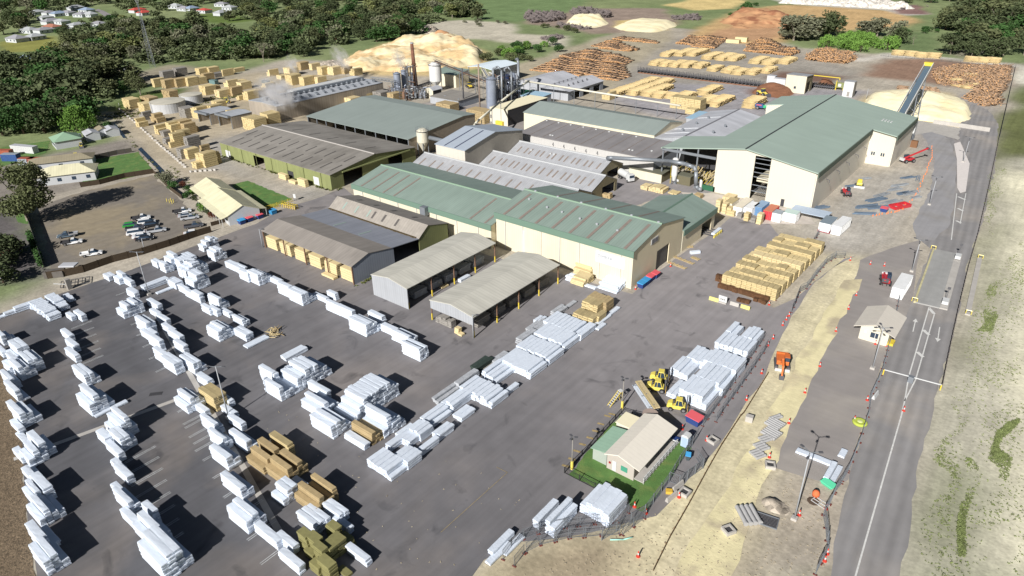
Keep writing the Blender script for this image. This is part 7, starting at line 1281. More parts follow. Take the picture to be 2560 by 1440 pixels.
def forklift(P,ang,label,s=1.0,grp=None):
    t=T('forklift',label,'forklift',(*P,0),ang,grp); Y=PAINT['yellow']; t.scale=(s,s,s)
    k=MB(); k.hexa([(-2.4,-.75,.5),(-1.2,-1.0,.5),(-1.2,1.0,.5),(-2.4,.75,.5)],[(-2.2,-.6,1.5),(-1.2,-.95,1.75),(-1.2,.95,1.75),(-2.2,.6,1.5)]); k.build('counterweight',Y,t,bevel=.2)
    k=MB(); k.box(-1.3,1.3,-.9,.9,.45,1.2); k.build('chassis',Y,t,bevel=.08); k=MB(); k.cyl((-1.0,-.5,1.7),(-1.0,-.5,2.3),.16,n=8); k.build('exhaust',DSTEEL,t)
    k=MB(); k.hexa([(-.7,-.7,1.2),(.9,-.7,1.2),(.9,.7,1.2),(-.7,.7,1.2)],[(-.5,-.65,2.45),(.5,-.65,2.45),(.5,.65,2.45),(-.5,.65,2.45)]); k.build('cab_glass',GLASS,t); k=MB()
    for y in (-.7,.7): k.bar((-.72,y,1.2),(-.52,y,2.5),.1); k.bar((.95,y,1.2),(.55,y,2.5),.1); k.bar((-.1,y,1.2),(-.05,y,2.45),.08)
    k.hexa([(-.62,-.74,2.45),(.62,-.74,2.45),(.62,.74,2.45),(-.62,.74,2.45)],[(-.6,-.7,2.56),(.6,-.7,2.56),(.6,.7,2.56),(-.6,.7,2.56)]); k.build('cab_frame',Y,t)
    k=MB()
    for y in (-.5,.5): k.box(1.45,1.65,y-.09,y+.09,.15,3.3)
    for z in (.4,1.8,3.2): k.box(1.48,1.62,-.5,.5,z,z+.15)
    k.build('mast',DSTEEL,t); k=MB(); k.box(1.72,1.82,-1.25,1.25,1.15,1.3); k.box(1.72,1.82,-1.25,1.25,.35,.5)
    for y in (-1.2,-.6,0,.6,1.2): k.box(1.73,1.8,y-.04,y+.04,.35,1.3)
    k.build('carriage',mat('carriage_ochre',(.55,.36,.12)),t); k=MB(); 
    for y in (-.7,.7): k.box(1.8,3.1,y-.09,y+.09,.12,.2)
    k.build('fork',DSTEEL,t)
    for sx,r in ((1.0,.55),(-1.5,.45)):
        for y in (-1.0,1.0): wheel(t,sx,y,r,.38)
    return t
fa=R(22)
forklift((-44.9,98.4),fa,'yellow forklift farthest from the canteen in the parked pair',0.86,'yellow forklifts by the white packs'); forklift((-44,95.4),fa,'yellow forklift in the parked pair nearer the canteen',0.86,'yellow forklifts by the white packs'); forklift((-38.5,92.7),fa,'yellow forklift beside the red-lidded skip',0.86,'yellow forklifts by the white packs'); forklift((-318.3,177.2),R(60),'yellow forklift working among the drying stacks',1.1)
def tracks(t,L,W,h,m=DSTEEL):
    for y in (-W/2,W/2): k=MB(); k.cyl((-L/2+h/2,y-.25,h/2),(-L/2+h/2,y+.25,h/2),h/2,n=10); k.cyl((L/2-h/2,y-.25,h/2),(L/2-h/2,y+.25,h/2),h/2,n=10); k.box(-L/2+h/2,L/2-h/2,y-.25,y+.25,.02,h-.02); k.build('track',m,t)
t=T('excavator','orange excavator with lowered arm working on the trench','excavator',(*(-29.1,116.5),0),R(-68)); O_=PAINT['orange']; tracks(t,3.6,2.2,.75); k=MB(); k.box(-1.7,1.2,-1.1,1.1,.85,1.7); k.build('house',O_,t,bevel=.12); k=MB(); k.box(-.2,1.2,.25,1.1,1.7,2.6); k.build('cab',GLASS,t,bevel=.05); k=MB(); k.box(-.25,1.25,.2,1.12,2.6,2.68); k.box(-1.9,-1.5,-1.05,1.05,.9,1.9); k.build('cab_roof',O_,t)
k=MB(); k.bar((1.0,-.3,1.5),(3.0,-.3,3.1),.35,.5); k.bar((3.0,-.3,3.1),(4.3,-.3,2.6),.32,.45); k.build('boom',O_,t); k=MB(); k.bar((4.3,-.3,2.7),(4.9,-.3,.9),.28,.38); k.build('stick',O_,t); k=MB(); k.hexa([(4.5,-.7,.2),(5.3,-.7,.2),(5.3,.1,.2),(4.5,.1,.2)],[(4.4,-.7,1.0),(5.1,-.7,1.0),(5.1,.1,1.0),(4.4,.1,1.0)]); k.build('bucket',DSTEEL,t); k=MB(); k.box(2.0,2.2,-1.3,1.3,.05,.6); k.build('blade',WHITE,t)
t=T('tanker_truck','white tanker truck parked at the ridged shed doors','truck',(*(-106.8,191.9),0),R(-28)); k=MB(); k.box(-3.6,3.2,-.5,.5,.6,.85); k.build('chassis',DSTEEL,t); k=MB(); k.cyl((-3.5,0,1.85),(1.4,0,1.85),1.12,n=18); k.build('tank',WHITE,t,smooth=False); k=MB(); k.cb(3.1-.5,0,1.7,1.7,2.2,2.2); k.build('cab',WHITE,t,bevel=.12); k=MB(); k.box(3.44,3.5,-.9,.9,1.75,2.55); k.build('windscreen',GLASS,t)
for s in (-.75,.75): k=MB(); k.cb(3.48,s,1.0,.06,.3,.18); k.build('headlight',LAMP,t)
for x in (-2.9,-1.7,2.5):
    for y in (-1.0,1.0): wheel(t,x,y,.5,.3)
def loader(P,a,label,m,name='wheel_loader',s=1):
    t=T(name,label,'loader',(*P,0),a); t.scale=(s,s,s); k=MB(); k.box(-2.8,-.4,-.9,.9,.9,1.8); k.build('engine_cover',m,t,bevel=.15); k=MB(); k.box(-.5,.6,-.75,.75,1.6,2.9); k.build('cab',GLASS,t); k=MB(); k.box(-.6,.7,-.8,.8,2.9,3.0); k.build('cab_roof',m,t); k=MB(); k.box(-.4,1.7,-.6,.6,.8,1.4); 
    for y in (-.5,.5): k.bar((.6,y,1.6),(3.0,y,.7),.2,.35)
    k.build('lift_arm',m,t); k=MB(); k.hexa([(2.9,-1.3,.1),(3.9,-1.3,.1),(3.9,1.3,.1),(2.9,1.3,.1)],[(2.7,-1.3,1.2),(3.3,-1.3,1.2),(3.3,1.3,1.2),(2.7,1.3,1.2)]); k.build('bucket',DSTEEL,t)
    for x in (-1.9,1.3):
        for y in (-1.05,1.05): wheel(t,x,y,.75,.5)
loader((-116.4,335.9),R(-25),'yellow wheel loader scraping the bark heap',PAINT['yellow'],s=1.1); loader((-297.2,102),R(-20),'small orange-yellow loader in the contractor yard',PAINT['yellow'],'small_loader',.6); loader((-283.2,94.4),R(-15),'small yellow loader behind the halls',PAINT['yellow'],'small_loader',.7); loader((-244.5,270),R(150),'dusty yellow loader in the boiler yard',YELP,'small_loader',.9)
def handler(P,a,label,boom=3.4,lift=.4,s=1):
    m=PAINT['red']; t=T('telehandler',label,'telehandler',(*P,0),a); t.scale=(s,s,s); k=MB(); k.box(-2.2,1.8,-.8,.8,.7,1.35); k.build('chassis',m,t,bevel=.1); k=MB(); k.box(-1.0,.5,.15,.95,1.2,2.3); k.build('cab',GLASS,t); k=MB(); k.bar((-1.9,-.35,1.5),(boom,-.35,1.5+lift),.35,.4); k.build('boom',m,t); k=MB(); k.box(boom-.2,boom,-.9,.4,.9+lift,1.7+lift); k.bar((boom,-.7,.9+lift),(boom+1.1,-.7,.9+lift),.1); k.bar((boom,.1,.9+lift),(boom+1.1,.1,.9+lift),.1); k.build('fork_head',DSTEEL,t); k=MB(); k.box(-2.5,-1.9,-.8,.8,.8,1.6); k.build('engine_cover',WHITE,t)
    for x in (-1.4,1.3):
        for y in (-.95,.95): wheel(t,x,y,.6,.4)
handler((-46,218.8),R(-60),'red telehandler outside the sawmill side wall',2.6,.1); handler((-22.2,164.1),R(-75),'red telehandler beside the long white container',2.4,.3,1.05); handler((-38.5,264.2),R(52),'red boom lift with raised arm beside the annex',6.2,2.6,1.1)
t=T('grader','yellow machine with white blade beside the sawmill','grader',(*(-44.9,228.9),0),R(-75)); k=MB(); k.box(-1.8,1.0,-.8,.8,.7,1.5); k.build('body',PAINT['yellow'],t,bevel=.12); k=MB(); k.box(-.3,.7,-.6,.6,1.5,2.5); k.build('cab',YELP,t,bevel=.08); k=MB(); k.box(1.9,2.1,-1.5,1.5,.1,.8); k.build('blade',WHITE,t); tracks(t,3.4,2.0,.7)
# ------------------------------------------------------------------ containers, huts, skips
def container(P,ang,L,m,label,W=2.4,H=2.6,roofm=None,name='shipping_container',base=None,corner=True,cat='container'):
    t=T(name,label,cat,(*P,0),ang); k=MB(); k.box(-L/2,L/2,-W/2,W/2,.12,H); k.build('body',m,t); k=MB(); n=int(L/.5)
    for i in range(n): x=-L/2+.25+i*(L-.5)/max(1,n-1); k.box(x-.09,x+.09,-W/2-.04,-W/2,.3,H-.15); k.box(x-.09,x+.09,W/2,W/2+.04,.3,H-.15)
    k.build('ribs',m,t); k=MB(); k.box(-L/2-.03,L/2+.03,-W/2-.03,W/2+.03,H,H+.07); k.build('roof',roofm or m,t); k=MB()
    k.box(-L/2-.05,-L/2,-W/2+.1,-.03,.25,H-.1); k.box(-L/2-.05,-L/2,.03,W/2-.1,.25,H-.1); k.build('door',m,t); k=MB()
    for y in (-.8,-.35,.35,.8): k.box(-L/2-.09,-L/2-.05,y-.025,y+.025,.3,H-.2)
    k.build('lock_rod',STEEL,t)
    if base: k=MB(); k.box(-L/2-.02,L/2+.02,-W/2-.06,W/2+.06,0,.7); k.build('skirt',base,t)
    return t
def cm(n,c,**k): return mat('box_'+n,c,rough=.5,noise=.06,nscale=1,**k)
CW=cm('white',(.74,.75,.75)); CB=cm('blue',(.12,.24,.42)); CR=cm('red',(.52,.05,.06)); CO=cm('rust',(.35,.1,.06)); CG=cm('grey',(.3,.34,.38)); CC=cm('cream',(.68,.62,.5)); CN=cm('navy',(.04,.09,.25)); 
q=R(90)
container((-69.3,187.4),q,5,CC,'brownish covered timber crate container by the sawmill slab',roofm=PINE); container((-65.8,187.8),q,9,CW,'long cream-topped container behind the white one',roofm=CC); container((-63.1,187.2),q,6,CW,'white container with stained roof in the container row'); container((-61.2,189.6),q,6,CB,'faded blue container in the container row',roofm=mat('box_blue_roof',(.25,.36,.5))); container((-57.9,188.3),q,6,CR,'red container with orange roof in the container row',roofm=mat('box_orange_roof',(.55,.2,.12)))
container((-55.3,186.6),q,3.2,CW,'small white hut with grey roof beside the red container',name='site_hut',roofm=CG,cat='hut'); container((-52.4,188.8),R(0)+q*1,3.4,CW,'white hut with a green-edged roof in the container row',W=3.6,name='site_hut',roofm=mat('roof_palegreen',(.5,.62,.58)),cat='hut'); container((-42.5,188.7),q,6.2,CW,'white site office with grey roof and maroon skirt',W=2.9,name='site_office',roofm=mat('roof_slate',(.2,.25,.29)),base=mat('maroon',(.25,.04,.06)),cat='hut')
container((-39.3,189.6),q-R(2),8.5,CW,'bright white container at the end of the container row'); container((-18.4,161.6),q,8.8,CW,'lone white container beside the weighbridge'); container((-300.2,78.8),R(35),6,CN,'navy container in the contractor yard',roofm=CG); container((-307.6,79.5),R(35),5,CO,'rust topped container behind the navy one'); container((-289,80.4),R(35),5.5,CG,'grey-sided container with red roof behind the halls',roofm=CO); container((-286.4,82.2),R(35),5.0,CR if False else CO,'rust red container with white lettering panel behind the halls')
container((-308.1,86.1),R(22),11,WHITE,'long white trailer box in the contractor yard',roofm=ZINCP,name='box_trailer',cat='trailer')
k=MB(); k.box(-5,5,-2.6,2.6,1.9,2.05); o=k.build('flat_canopy',mat('sheet_blue_grey',CH(176,190,206,.7),noise=.06),None); o.location=(*(-48.8,194),0); tag(o,'flat blue-grey sheet roof between two site huts','canopy')
def skip(P,a,body,lid,label,L=1.9,W=1.5,H=1.25,name='skip_bin'):
    t=T(name,label,'skip',(*P,0),a); k=MB(); k.hexa([(-L/2+.2,-W/2+.1,.08),(L/2-.2,-W/2+.1,.08),(L/2-.2,W/2-.1,.08),(-L/2+.2,W/2-.1,.08)],[(-L/2,-W/2,H),(L/2,-W/2,H),(L/2,W/2,H),(-L/2,W/2,H)]); k.build('bin_body',body,t); k=MB(); k.hexa([(-L/2-.05,-W/2-.05,H),(L/2+.05,-W/2-.05,H),(L/2+.05,W/2+.05,H),(-L/2-.05,W/2+.05,H)],[(-L/2,-W/2,H+.08),(L/2,-W/2,H+.08),(L/2,W/2,H+.3),(-L/2,W/2,H+.3)]); k.build('lid',lid,t)
SB=mat('bin_blue',(.05,.28,.55)); SN=mat('bin_navy',(.03,.06,.2)); SR=mat('lid_red',(.6,.1,.12))
for P,b_,l_,ds in (((-65.8,128.8),SN,SB,'blue lidded skip nearest the cone at the mill corner'),((-65.8,130.8),SN,SB,'second blue lidded skip at the mill corner'),((-65.9,133.1),SN,SR,'first red lidded skip at the mill corner'),((-65.7,135.2),SN,SR,'last red lidded skip at the mill corner'),((-175.7,95.1),SN,SB,'blue skip by the office ramp'),((-175.7,97.6),SN,SR,'red lidded skip left of a white sack by the office ramp'),((-175.3,100.6),SN,SR,'red lidded skip farther along the office ramp'),((-175.1,105),SB,SB,'bright blue skip by the yellow ramp rail')): skip(P,R(90),b_,l_,ds,1.9,1.5,1.2)
skip((-34.7,90.9),R(-8),SN,SR,'large navy skip with red lid beside the forklift',2.6,1.8,1.3); skip((-31.5,81.9),R(20),mat('bin_dark',(.06,.08,.09)),SB,'wheelie bin with bright blue lid in the side path',.8,.8,1.0,'wheelie_bin'); skip((-12.5,89.3),R(-20),mat('bin_green',(.1,.5,.3)),mat('lid_green',(.1,.55,.32)),'green lidded tank beside the white packs near the road',2.0,1.1,.5,'green_bin'); skip((-33.5,211),R(0),SN,SR,'navy skip with red load among steel beams',1.9,1.5,1.1)
t=T('portable_toilet','tall pale blue portable toilet on the lawn edge','toilet',(*(-33.3,84.7),0),R(0)); k=MB(); k.box(-.6,.6,-.6,.6,.1,2.1); k.build('cabin',mat('loo_blue',(.42,.52,.66),rough=.5),t,bevel=.04); k=MB(); k.hexa([(-.65,-.65,2.1),(.65,-.65,2.1),(.65,.65,2.1),(-.65,.65,2.1)],[(-.35,-.6,2.4),(.35,-.6,2.4),(.35,.6,2.4),(-.35,.6,2.4)]); k.build('roof',WHITE,t); k=MB(); k.box(-.4,.4,-.63,-.6,.15,1.95); k.build('door',mat('loo_door',(.34,.44,.6)),t)
t=T('solar_panel','small framed blue panel lying by the toilet','panel',(*(-35.2,85),0),R(5)); k=MB(); k.box(-.8,.8,-.5,.5,.3,.36); k.build('panel_face',mat('panel_blue',(.03,.06,.2),rough=.2,stripe=('x',.4,.5)),t); k=MB(); k.box(-.85,.85,-.56,-.5,0,.36); k.build('frame',WHITE,t)
# red steel frame and beams in the laydown yard
t=T('red_steel_frame','red steel basket frame at the edge of the beam yard','steel frame',(*(-30.7,217.3),0),R(60)); 
for a,b_ in (((-3,-1.2),(3,-1.2)),((-3,1.2),(3,1.2)),((-3,-1.2),(-3,1.2)),((3,-1.2),(3,1.2)),((0,-1.2),(0,1.2))): k=MB(); k.bar((*a,.5),(*b_,.5),.25,.9); k.build('side_rail',PAINT['red'],t)
BE=mat('beam_blue_grey',(.2,.27,.36),rough=.5,metal=.3,noise=.1); BE2=mat('beam_pale',(.42,.45,.48),rough=.5,metal=.3,noise=.1); rr=random.Random(77)
def beambundle(P,a,L,n,label,m):
    t=T('beam_bundle',label,'steel beams',(*P,0),a,'steel beams laid out beside the new road'); 
    for i in range(n): k=MB(); y=(i-n/2)*.42+rr.uniform(-.1,.1); z=.12; x=rr.uniform(-.8,.8); k.box(x-L/2,x+L/2,y-.12,y+.12,z,z+.03); k.box(x-L/2,x+L/2,y-.02,y+.02,z+.03,z+.3); k.box(x-L/2,x+L/2,y-.12,y+.12,z+.3,z+.33); o=k.build('steel_beam',m,t); o.rotation_euler=(0,0,rr.uniform(-.05,.05))
for i,(P,a,L,n,m) in enumerate((((-38.5,212.2),52,7,5,BE),((-37.6,219.7),60,7,5,BE),((-37.5,224.4),70,6,4,BE2),((-35.7,213.1),48,8,4,BE),((-33.7,220.2),62,7,4,BE2),((-35.6,231.9),62,5,4,BE2),((-32.4,230.6),60,5,4,BE),((-30.8,231.7),62,6,5,BE2),((-34.8,246.7),58,5,3,BE),((-35.3,237.1),56,6,3,BE2),((-37.6,205.8),30,6,4,BE),((-32,247.4),95,5,3,BE),((-49,203.4),55,5,5,BE),((-45.9,237.3),55,4,3,BE2),((-46.9,228),52,5,3,BE),((-29.1,228.2),62,4,3,BE2))):
    beambundle(P,R(a),L,n,f"{'blue-grey' if m is BE else 'pale galvanised'} steel beams, {ORDN[i]} bundle from the sawmill side of the laydown yard",m)
# ------------------------------------------------------------------ poles
def lightpole(P,h,label,heads=3,top=None,base=True,arm=1.1,m=None):
    t=T('light_pole',label,'light pole',(*P,0)); k=MB(); k.cyl((0,0,0),(0,0,h),.12,.07,10); k.build('pole',m or GREYW,t,smooth=True)
    if base: k=MB(); k.box(-.4,.4,-.4,.4,0,.45); k.build('footing',CONC,t)
    for i in range(heads):
        a=i*2*math.pi/heads+.6; k=MB(); k.bar((0,0,h-.1),(arm*math.cos(a),arm*math.sin(a),h),.08); k.build('arm',STEEL,t); k=MB(); k.cb(arm*1.25*math.cos(a),arm*1.25*math.sin(a),h,.55,.34,.14,a); k.build('lamp_head',m_lamp,t)
    return t
m_lamp=mat('lamp_head',(.1,.1,.11),rough=.5); lh_w=mat('lamp_head_pale',(.6,.6,.62))
lightpole((-14.2,79.7),12.3,'tall light pole by the spoil bank near the road'); lightpole((-24.3,224.3),8.5,'tall light pole beside the beam yard'); lightpole((-18.6,174),8.2,'tall light pole beside the weighbridge'); lightpole((-15.3,125.6),9.0,'tall light pole before the weighbridge hut',heads=4); lightpole((-23.5,275),8.5,'light pole on the traffic island'); lightpole((-75.1,355.7),4.5,'slim pole beside the sawdust cone',1,base=False)
for i,(P,h,ds,hd) in enumerate((((-98.6,43.5),10.8,'tall light pole standing in the long white drain row',2),((-154.6,57.5),11,'tall light pole at the head of the drain row',2))): lightpole(P,h,ds,hd)
for P,h,ds in (((-44.7,69.1),6.3,'yellow-footed floodlight pole at the canteen lawn corner'),((-46.3,86.9),6.3,'yellow-footed floodlight pole behind the canteen')):
    t=lightpole(P,h,ds,3,base=False,arm=.4,m=GREYT); k=MB(); k.cyl((0,0,0),(0,0,1.6),.22,n=8); k.build('foot_sleeve',PAINT['yellow'],t)
for P,h,ds in (((-156.7,89.1),5.2,'floodlight pole at the corner of the front storage shed'),((-82.1,88.6),5.6,'floodlight pole at the open drying shed corner'),((-180.9,69.4),3.2,'short double-headed pole at the plank fence')):
    if h: lightpole(P,h,ds,1,base=False,arm=.8)
lightpole((-183,230.8),5,'thin pole before the cream boxed house',1,base=False,arm=.3)
# ------------------------------------------------------------------ fences
PLANK=mat('fence_plank',C(98,84,68,.5),rough=.95,noise=.2,nscale=1.5,stripe=('x',.3,.25))
def runfence(name,label,pts,h,m,postm,sp=3.0,th=.06,kind='plank',cat='fence'):
    t=T(name,label,cat,(*pts[0],0)); ox,oy=pts[0]
    for (x0,y0),(x1,y1) in zip(pts,pts[1:]):
        L=math.hypot(x1-x0,y1-y0); a=math.atan2(y1-y0,x1-x0); n=max(1,round(L/sp)); 
        for i in range(n):
            cx=x0+(x1-x0)*(i+.5)/n-ox; cy=y0+(y1-y0)*(i+.5)/n-oy; k=MB(); l=L/n/2
            if kind=='plank': k.box(-l,l,-th/2,th/2,.05,h); k.box(-l,l,th/2,th/2+.05,h*.3,h*.3+.08); k.box(-l,l,th/2,th/2+.05,h*.8,h*.8+.08)
            elif kind=='mesh':
                k.box(-l,l,-.03,.03,h-.06,h); k.box(-l,l,-.03,.03,.05,.11); nn=int(2*l/.22)
                for q_ in range(nn): k.box(-l+q_*.22,-l+q_*.22+.03,-.012,.012,.1,h)
            elif kind=='barrier': k.box(-l,l,-.04,.04,h*.55,h*.85); k.box(-l,l,-.05,.05,0.05,h*.35)
            o=k.build('panel',m,t); o.location=(cx,cy,0); o.rotation_euler=(0,0,a)
            k=MB(); k.box(-.06,.06,-.06,.06,0,h+.12); o=k.build('post',postm,t); o.location=(x0+(x1-x0)*i/n-ox,y0+(y1-y0)*i/n-oy,0); o.rotation_euler=(0,0,a)
    return t
runfence('plank_fence','dark plank fence between car park and stacking yard',[(-182.9,46.6),(-180.8,50),(-179.5,53.6),(-179.6,60.7),(-178,67.7),(-177.5,74.6),(-177.6,82.3),(-177.2,86.5)],1.9,PLANK,PLANK)
runfence('plank_fence','dark plank fence between the car park and the oval lawn',[(-247.5,81.1),(-245.2,86.2),(-245.2,94.6),(-241.9,102.8)],1.7,PLANK,PLANK); runfence('plank_fence','grey panel fence along the far side of the oval lawn',[(-277.4,94.4),(-275.9,99.6),(-275.4,105.9),(-273.8,110.6)],1.7,mat('fence_grey',C(110,104,96,.55),rough=.9,noise=.15),DSTEEL); runfence('plank_fence','plank fence from the oval lawn down to the office garden',[(-241.9,102.8),(-220.6,97.4),(-209.4,95.4)],1.4,PLANK,PLANK); runfence('plank_fence','tall shaded fence beside the shaded driveway',[(-242,62.2),(-218.5,56),(-190.4,48.6)],2.2,mat('fence_dark',(.035,.035,.04)),DSTEEL)
runfence('handrail_fence','yellow ramp rail beside the office lawn',[(-179.4,99.7),(-179.8,106),(-178.5,109.7)],1.1,YELP,YELP,2,kind='mesh'); runfence('handrail_fence','yellow rail frame at the end of the office lawn',[(-180,105.8),(-179.5,111.4),(-179.1,115.1)],1.1,YELP,YELP,2,kind='mesh'); runfence('plank_fence','low plank fence under the office verandah',[(-181.3,88.9),(-180.7,92.9)],1.2,PLANK,PLANK)
BK_=mat('fence_black',(.03,.03,.032))
runfence('mesh_fence','black mesh fence around the canteen lawn',[(-34.0,67.7),(-39.6,67.7),(-45.1,67.7),(-45.1,75),(-45.7,85.6),(-40,87.2)],1.1,BK_,BK_,2.2,kind='mesh'); runfence('wire_fence','tall galvanised wire fence along the outer lawn edge',[(-33.6,60.0),(-31.2,67.7),(-31.5,75.5),(-32.0,80),(-32.6,88)],1.9,STEEL,STEEL,2.6,kind='mesh'); runfence('wire_fence','galvanised enclosure fence beside the side path',[(-31.5,75.8),(-30.0,76.0),(-28.8,81.5),(-30.6,83.0)],1.9,STEEL,STEEL,2.0,kind='mesh')
RF=mat('crash_barrier',(.16,.14,.13),rough=.7,noise=.2)
runfence('road_barrier','long dark barrier fence along the outer road edge',[(-4,126.5),(-5.2,140.5),(-6.6,158.3),(-8.4,183.6),(-9.7,206.9),(-12.9,251.5),(-17.6,312.6)],1.1,RF,RF,2.4,kind='barrier'); runfence('wire_fence','thin boundary fence running up to the log yard corner',[(-17.6,312.6),(-21.9,371),(-29.7,477.7),(-56.1,477.7),(-98.6,478.5)],1.7,mat('wire_dark',(.12,.12,.12)),DSTEEL,5,kind='mesh')
runfence('wire_fence','white-posted fence bordering the creek road',[(-355.7,137.6),(-360,151.3),(-360.1,163),(-357.8,180)],1.1,mat('wire_pale',(.4,.4,.38)),WHITE,7,kind='x')
# temporary fence panels: every panel stands on its own feet
def tpanel():
    r=T('temporary_fence_panel','x','fence panel'); k=MB(); L=2.4
    for z in (.12,1.05,1.85): k.box(-L/2,L/2,-.02,.02,z,z+.04)
    for x in (-L/2,L/2): k.box(x-.025,x+.025,-.025,.025,.05,1.95)
    k.build('frame',STEEL,r); k=MB()
    for i in range(15): x=-L/2+.16*i+.08; k.box(x-.006,x+.006,-.006,.006,.14,1.86)
    for i in range(7): z=.3+.24*i; k.box(-L/2,L/2,-.006,.006,z,z+.012)
    k.build('wire_mesh',STEEL,r)
    for x in (-L/2,L/2): k=MB(); k.box(x-.1,x+.1,-.28,.28,0,.1); k.build('foot',mat('foot_maroon',(.16,.05,.04)),r)
    return r
proto=None; nf=0
def tfence(pts,where,sp=2.45):
    global proto,nf
    for (x0,y0),(x1,y1) in zip(pts,pts[1:]):
        L=math.hypot(x1-x0,y1-y0); n=max(1,round(L/sp)); a=math.atan2(y1-y0,x1-x0)
        for i in range(n):
            if proto is None: proto=tpanel(); o=proto
            else: o=copy_tree(proto)
            o.location=(x0+(x1-x0)*(i+.5)/n,y0+(y1-y0)*(i+.5)/n,0); o.rotation_euler=(0,0,a+rr.uniform(-.06,.06)); tag(o,'grey wire fence panel on blocks '+where,'fence panel','temporary fence panels '+where); nf+=1
tfence([(-43.1,183.6),(-41,165.4),(-40,152.6),(-39,140.8)],'along the pine lot'); tfence([(-33.4,172.6),(-35.2,170.9),(-36,166.7),(-35.9,158.6),(-35.5,150.4),(-36.2,147.9),(-34.5,137.5)],'curving round the sand track'); tfence([(-35.2,123.3),(-34.5,112.9),(-33.8,103.6),(-33.4,95.1),(-33.2,91.1)],'beside the fence-side white stacks'); tfence([(-33.6,121.4),(-33,113.1),(-32.5,105.4),(-32.3,99),(-31.8,92.9)],'outside the fence-side row')
tfence([(-33.1,66.7),(-33.6,64),(-36.2,61.6),(-38.8,58.7),(-41.1,55.7),(-42.2,53.6),(-42.5,51.4),(-42.2,49.3)],'behind the canteen stacks'); tfence([(-30.9,66.9),(-31.8,62.6),(-34.3,60.4),(-37.3,57.6),(-39.7,54.3),(-40.5,52),(-40.4,48.9)],'before the dirt mound'); tfence([(-17.7,156.6),(-15.5,141.3),(-13.5,124.2),(-13.2,115.2),(-12.2,110),(-11.5,102.3),(-11,94.3),(-11.2,88.3),(-11.2,82.9)],'along the inner road edge'); tfence([(-11.2,82.9),(-9.4,78.5),(-8.8,76.3),(-8.9,72.1)],'at the lower road bend')
print('fence panels',nf)
# ------------------------------------------------------------------ bollards
def bollard():
    r=T('traffic_bollard','x','bollard'); k=MB(); k.lathe(0,0,[(.34,0),(.34,.09),(.16,.12),(.13,.45)],10); k.build('base',mat('cone_red',(.6,.06,.04),rough=.6),r); k=MB(); k.lathe(0,0,[(.13,.45),(.12,.85)],10); k.build('white_band',WHITE,r); k=MB(); k.lathe(0,0,[(.12,.85),(.1,1.15),(.05,1.2)],10); k.build('top',MATS['cone_red'],r); return r
bp=None
for P,w in (((-33.7,121.8),'at the mouth of the trench fence'),((-33.8,124.9),'at the head of the sand track'),((-34.1,131.2),'on the sand track bend'),((-34.3,133.9),'on the sand track bend'),((-34.4,135.8),'on the sand track bend'),((-39.5,138),'at the pine lot corner'),((-31.1,111.7),'beside the trench near the excavator'),((-30.2,102.2),'beside the trench below the excavator'),((-25.3,146.4),'along the new pavement'),((-25.7,153.8),'along the new pavement'),((-24.7,135.3),'along the new pavement'),((-23.3,120.5),'along the new pavement'),((-22.8,110.5),'along the new pavement'),((-22.1,100.3),'along the new pavement'),((-21.6,90.1),'beside the concrete pit'),((-13.5,114.8),'at the fence before the road'),((-13.7,107.6),'beside the green ring'),((-11.3,84.4),'at the bottom fence corner'),((-8.7,76.3),'at the lower road bend'),((-8.6,74.9),'at the lower road bend'),((-13.9,80.9),'at the foot of the tall light pole'),((-28.3,60.6),'standing in the dirt'),((-28.9,73.7),'beside the jersey barriers'),((-31.1,87.9),'beside the trench fence gate'),((-35.5,88.1),'before the red lidded skip'),((-33.1,68.1),'at the lawn corner'),((-31.2,68),'at the wire fence end'),((-31.9,171.8),'in the open gravel'),((-27.4,172.4),'in the open gravel'),((-24.5,173.4),'in the open gravel'),((-66.4,127),'at the mill corner'),((-65.5,142.5),'before the roller door'),((-7.8,115.4),'on the road centre line'),((-15.3,135.5),'beside the weighbridge hut'),((-17.1,134.9),'before the weighbridge hut')):
    if bp is None: bp=bollard(); o=bp
    else: o=copy_tree(bp)
    o.location=(*P,.03); o.scale=(.85,.85,.85); o.rotation_euler=(0,0,rr.random()*6); tag(o,'red and white bollard '+w,'bollard','bollards '+w)
# orange mesh and small cones along the beam yard
def cone():
    r=T('traffic_cone','x','cone'); k=MB(); k.lathe(0,0,[(.22,0),(.22,.04),(.15,.05),(.03,.6)],8); k.build('cone_body',mat('cone_orange',(.75,.22,.06)),r); return r
cp=None
pl=[(-35.6,289.1),(-32.8,274.6),(-31.8,261.5),(-30.6,248.4),(-29.4,233.9),(-29.3,223.4),(-30,214.1),(-32.5,209.6),(-35.7,204.7)]
for (x0,y0),(x1,y1) in zip(pl,pl[1:]):
    for i in range(5):
        if cp is None: cp=cone(); o=cp
        else: o=copy_tree(cp)
        o.location=(x0+(x1-x0)*i/5+rr.uniform(-.3,.3),y0+(y1-y0)*i/5,0); tag(o,'small orange cone on the line round the beam yard','cone','orange cones round the beam yard')
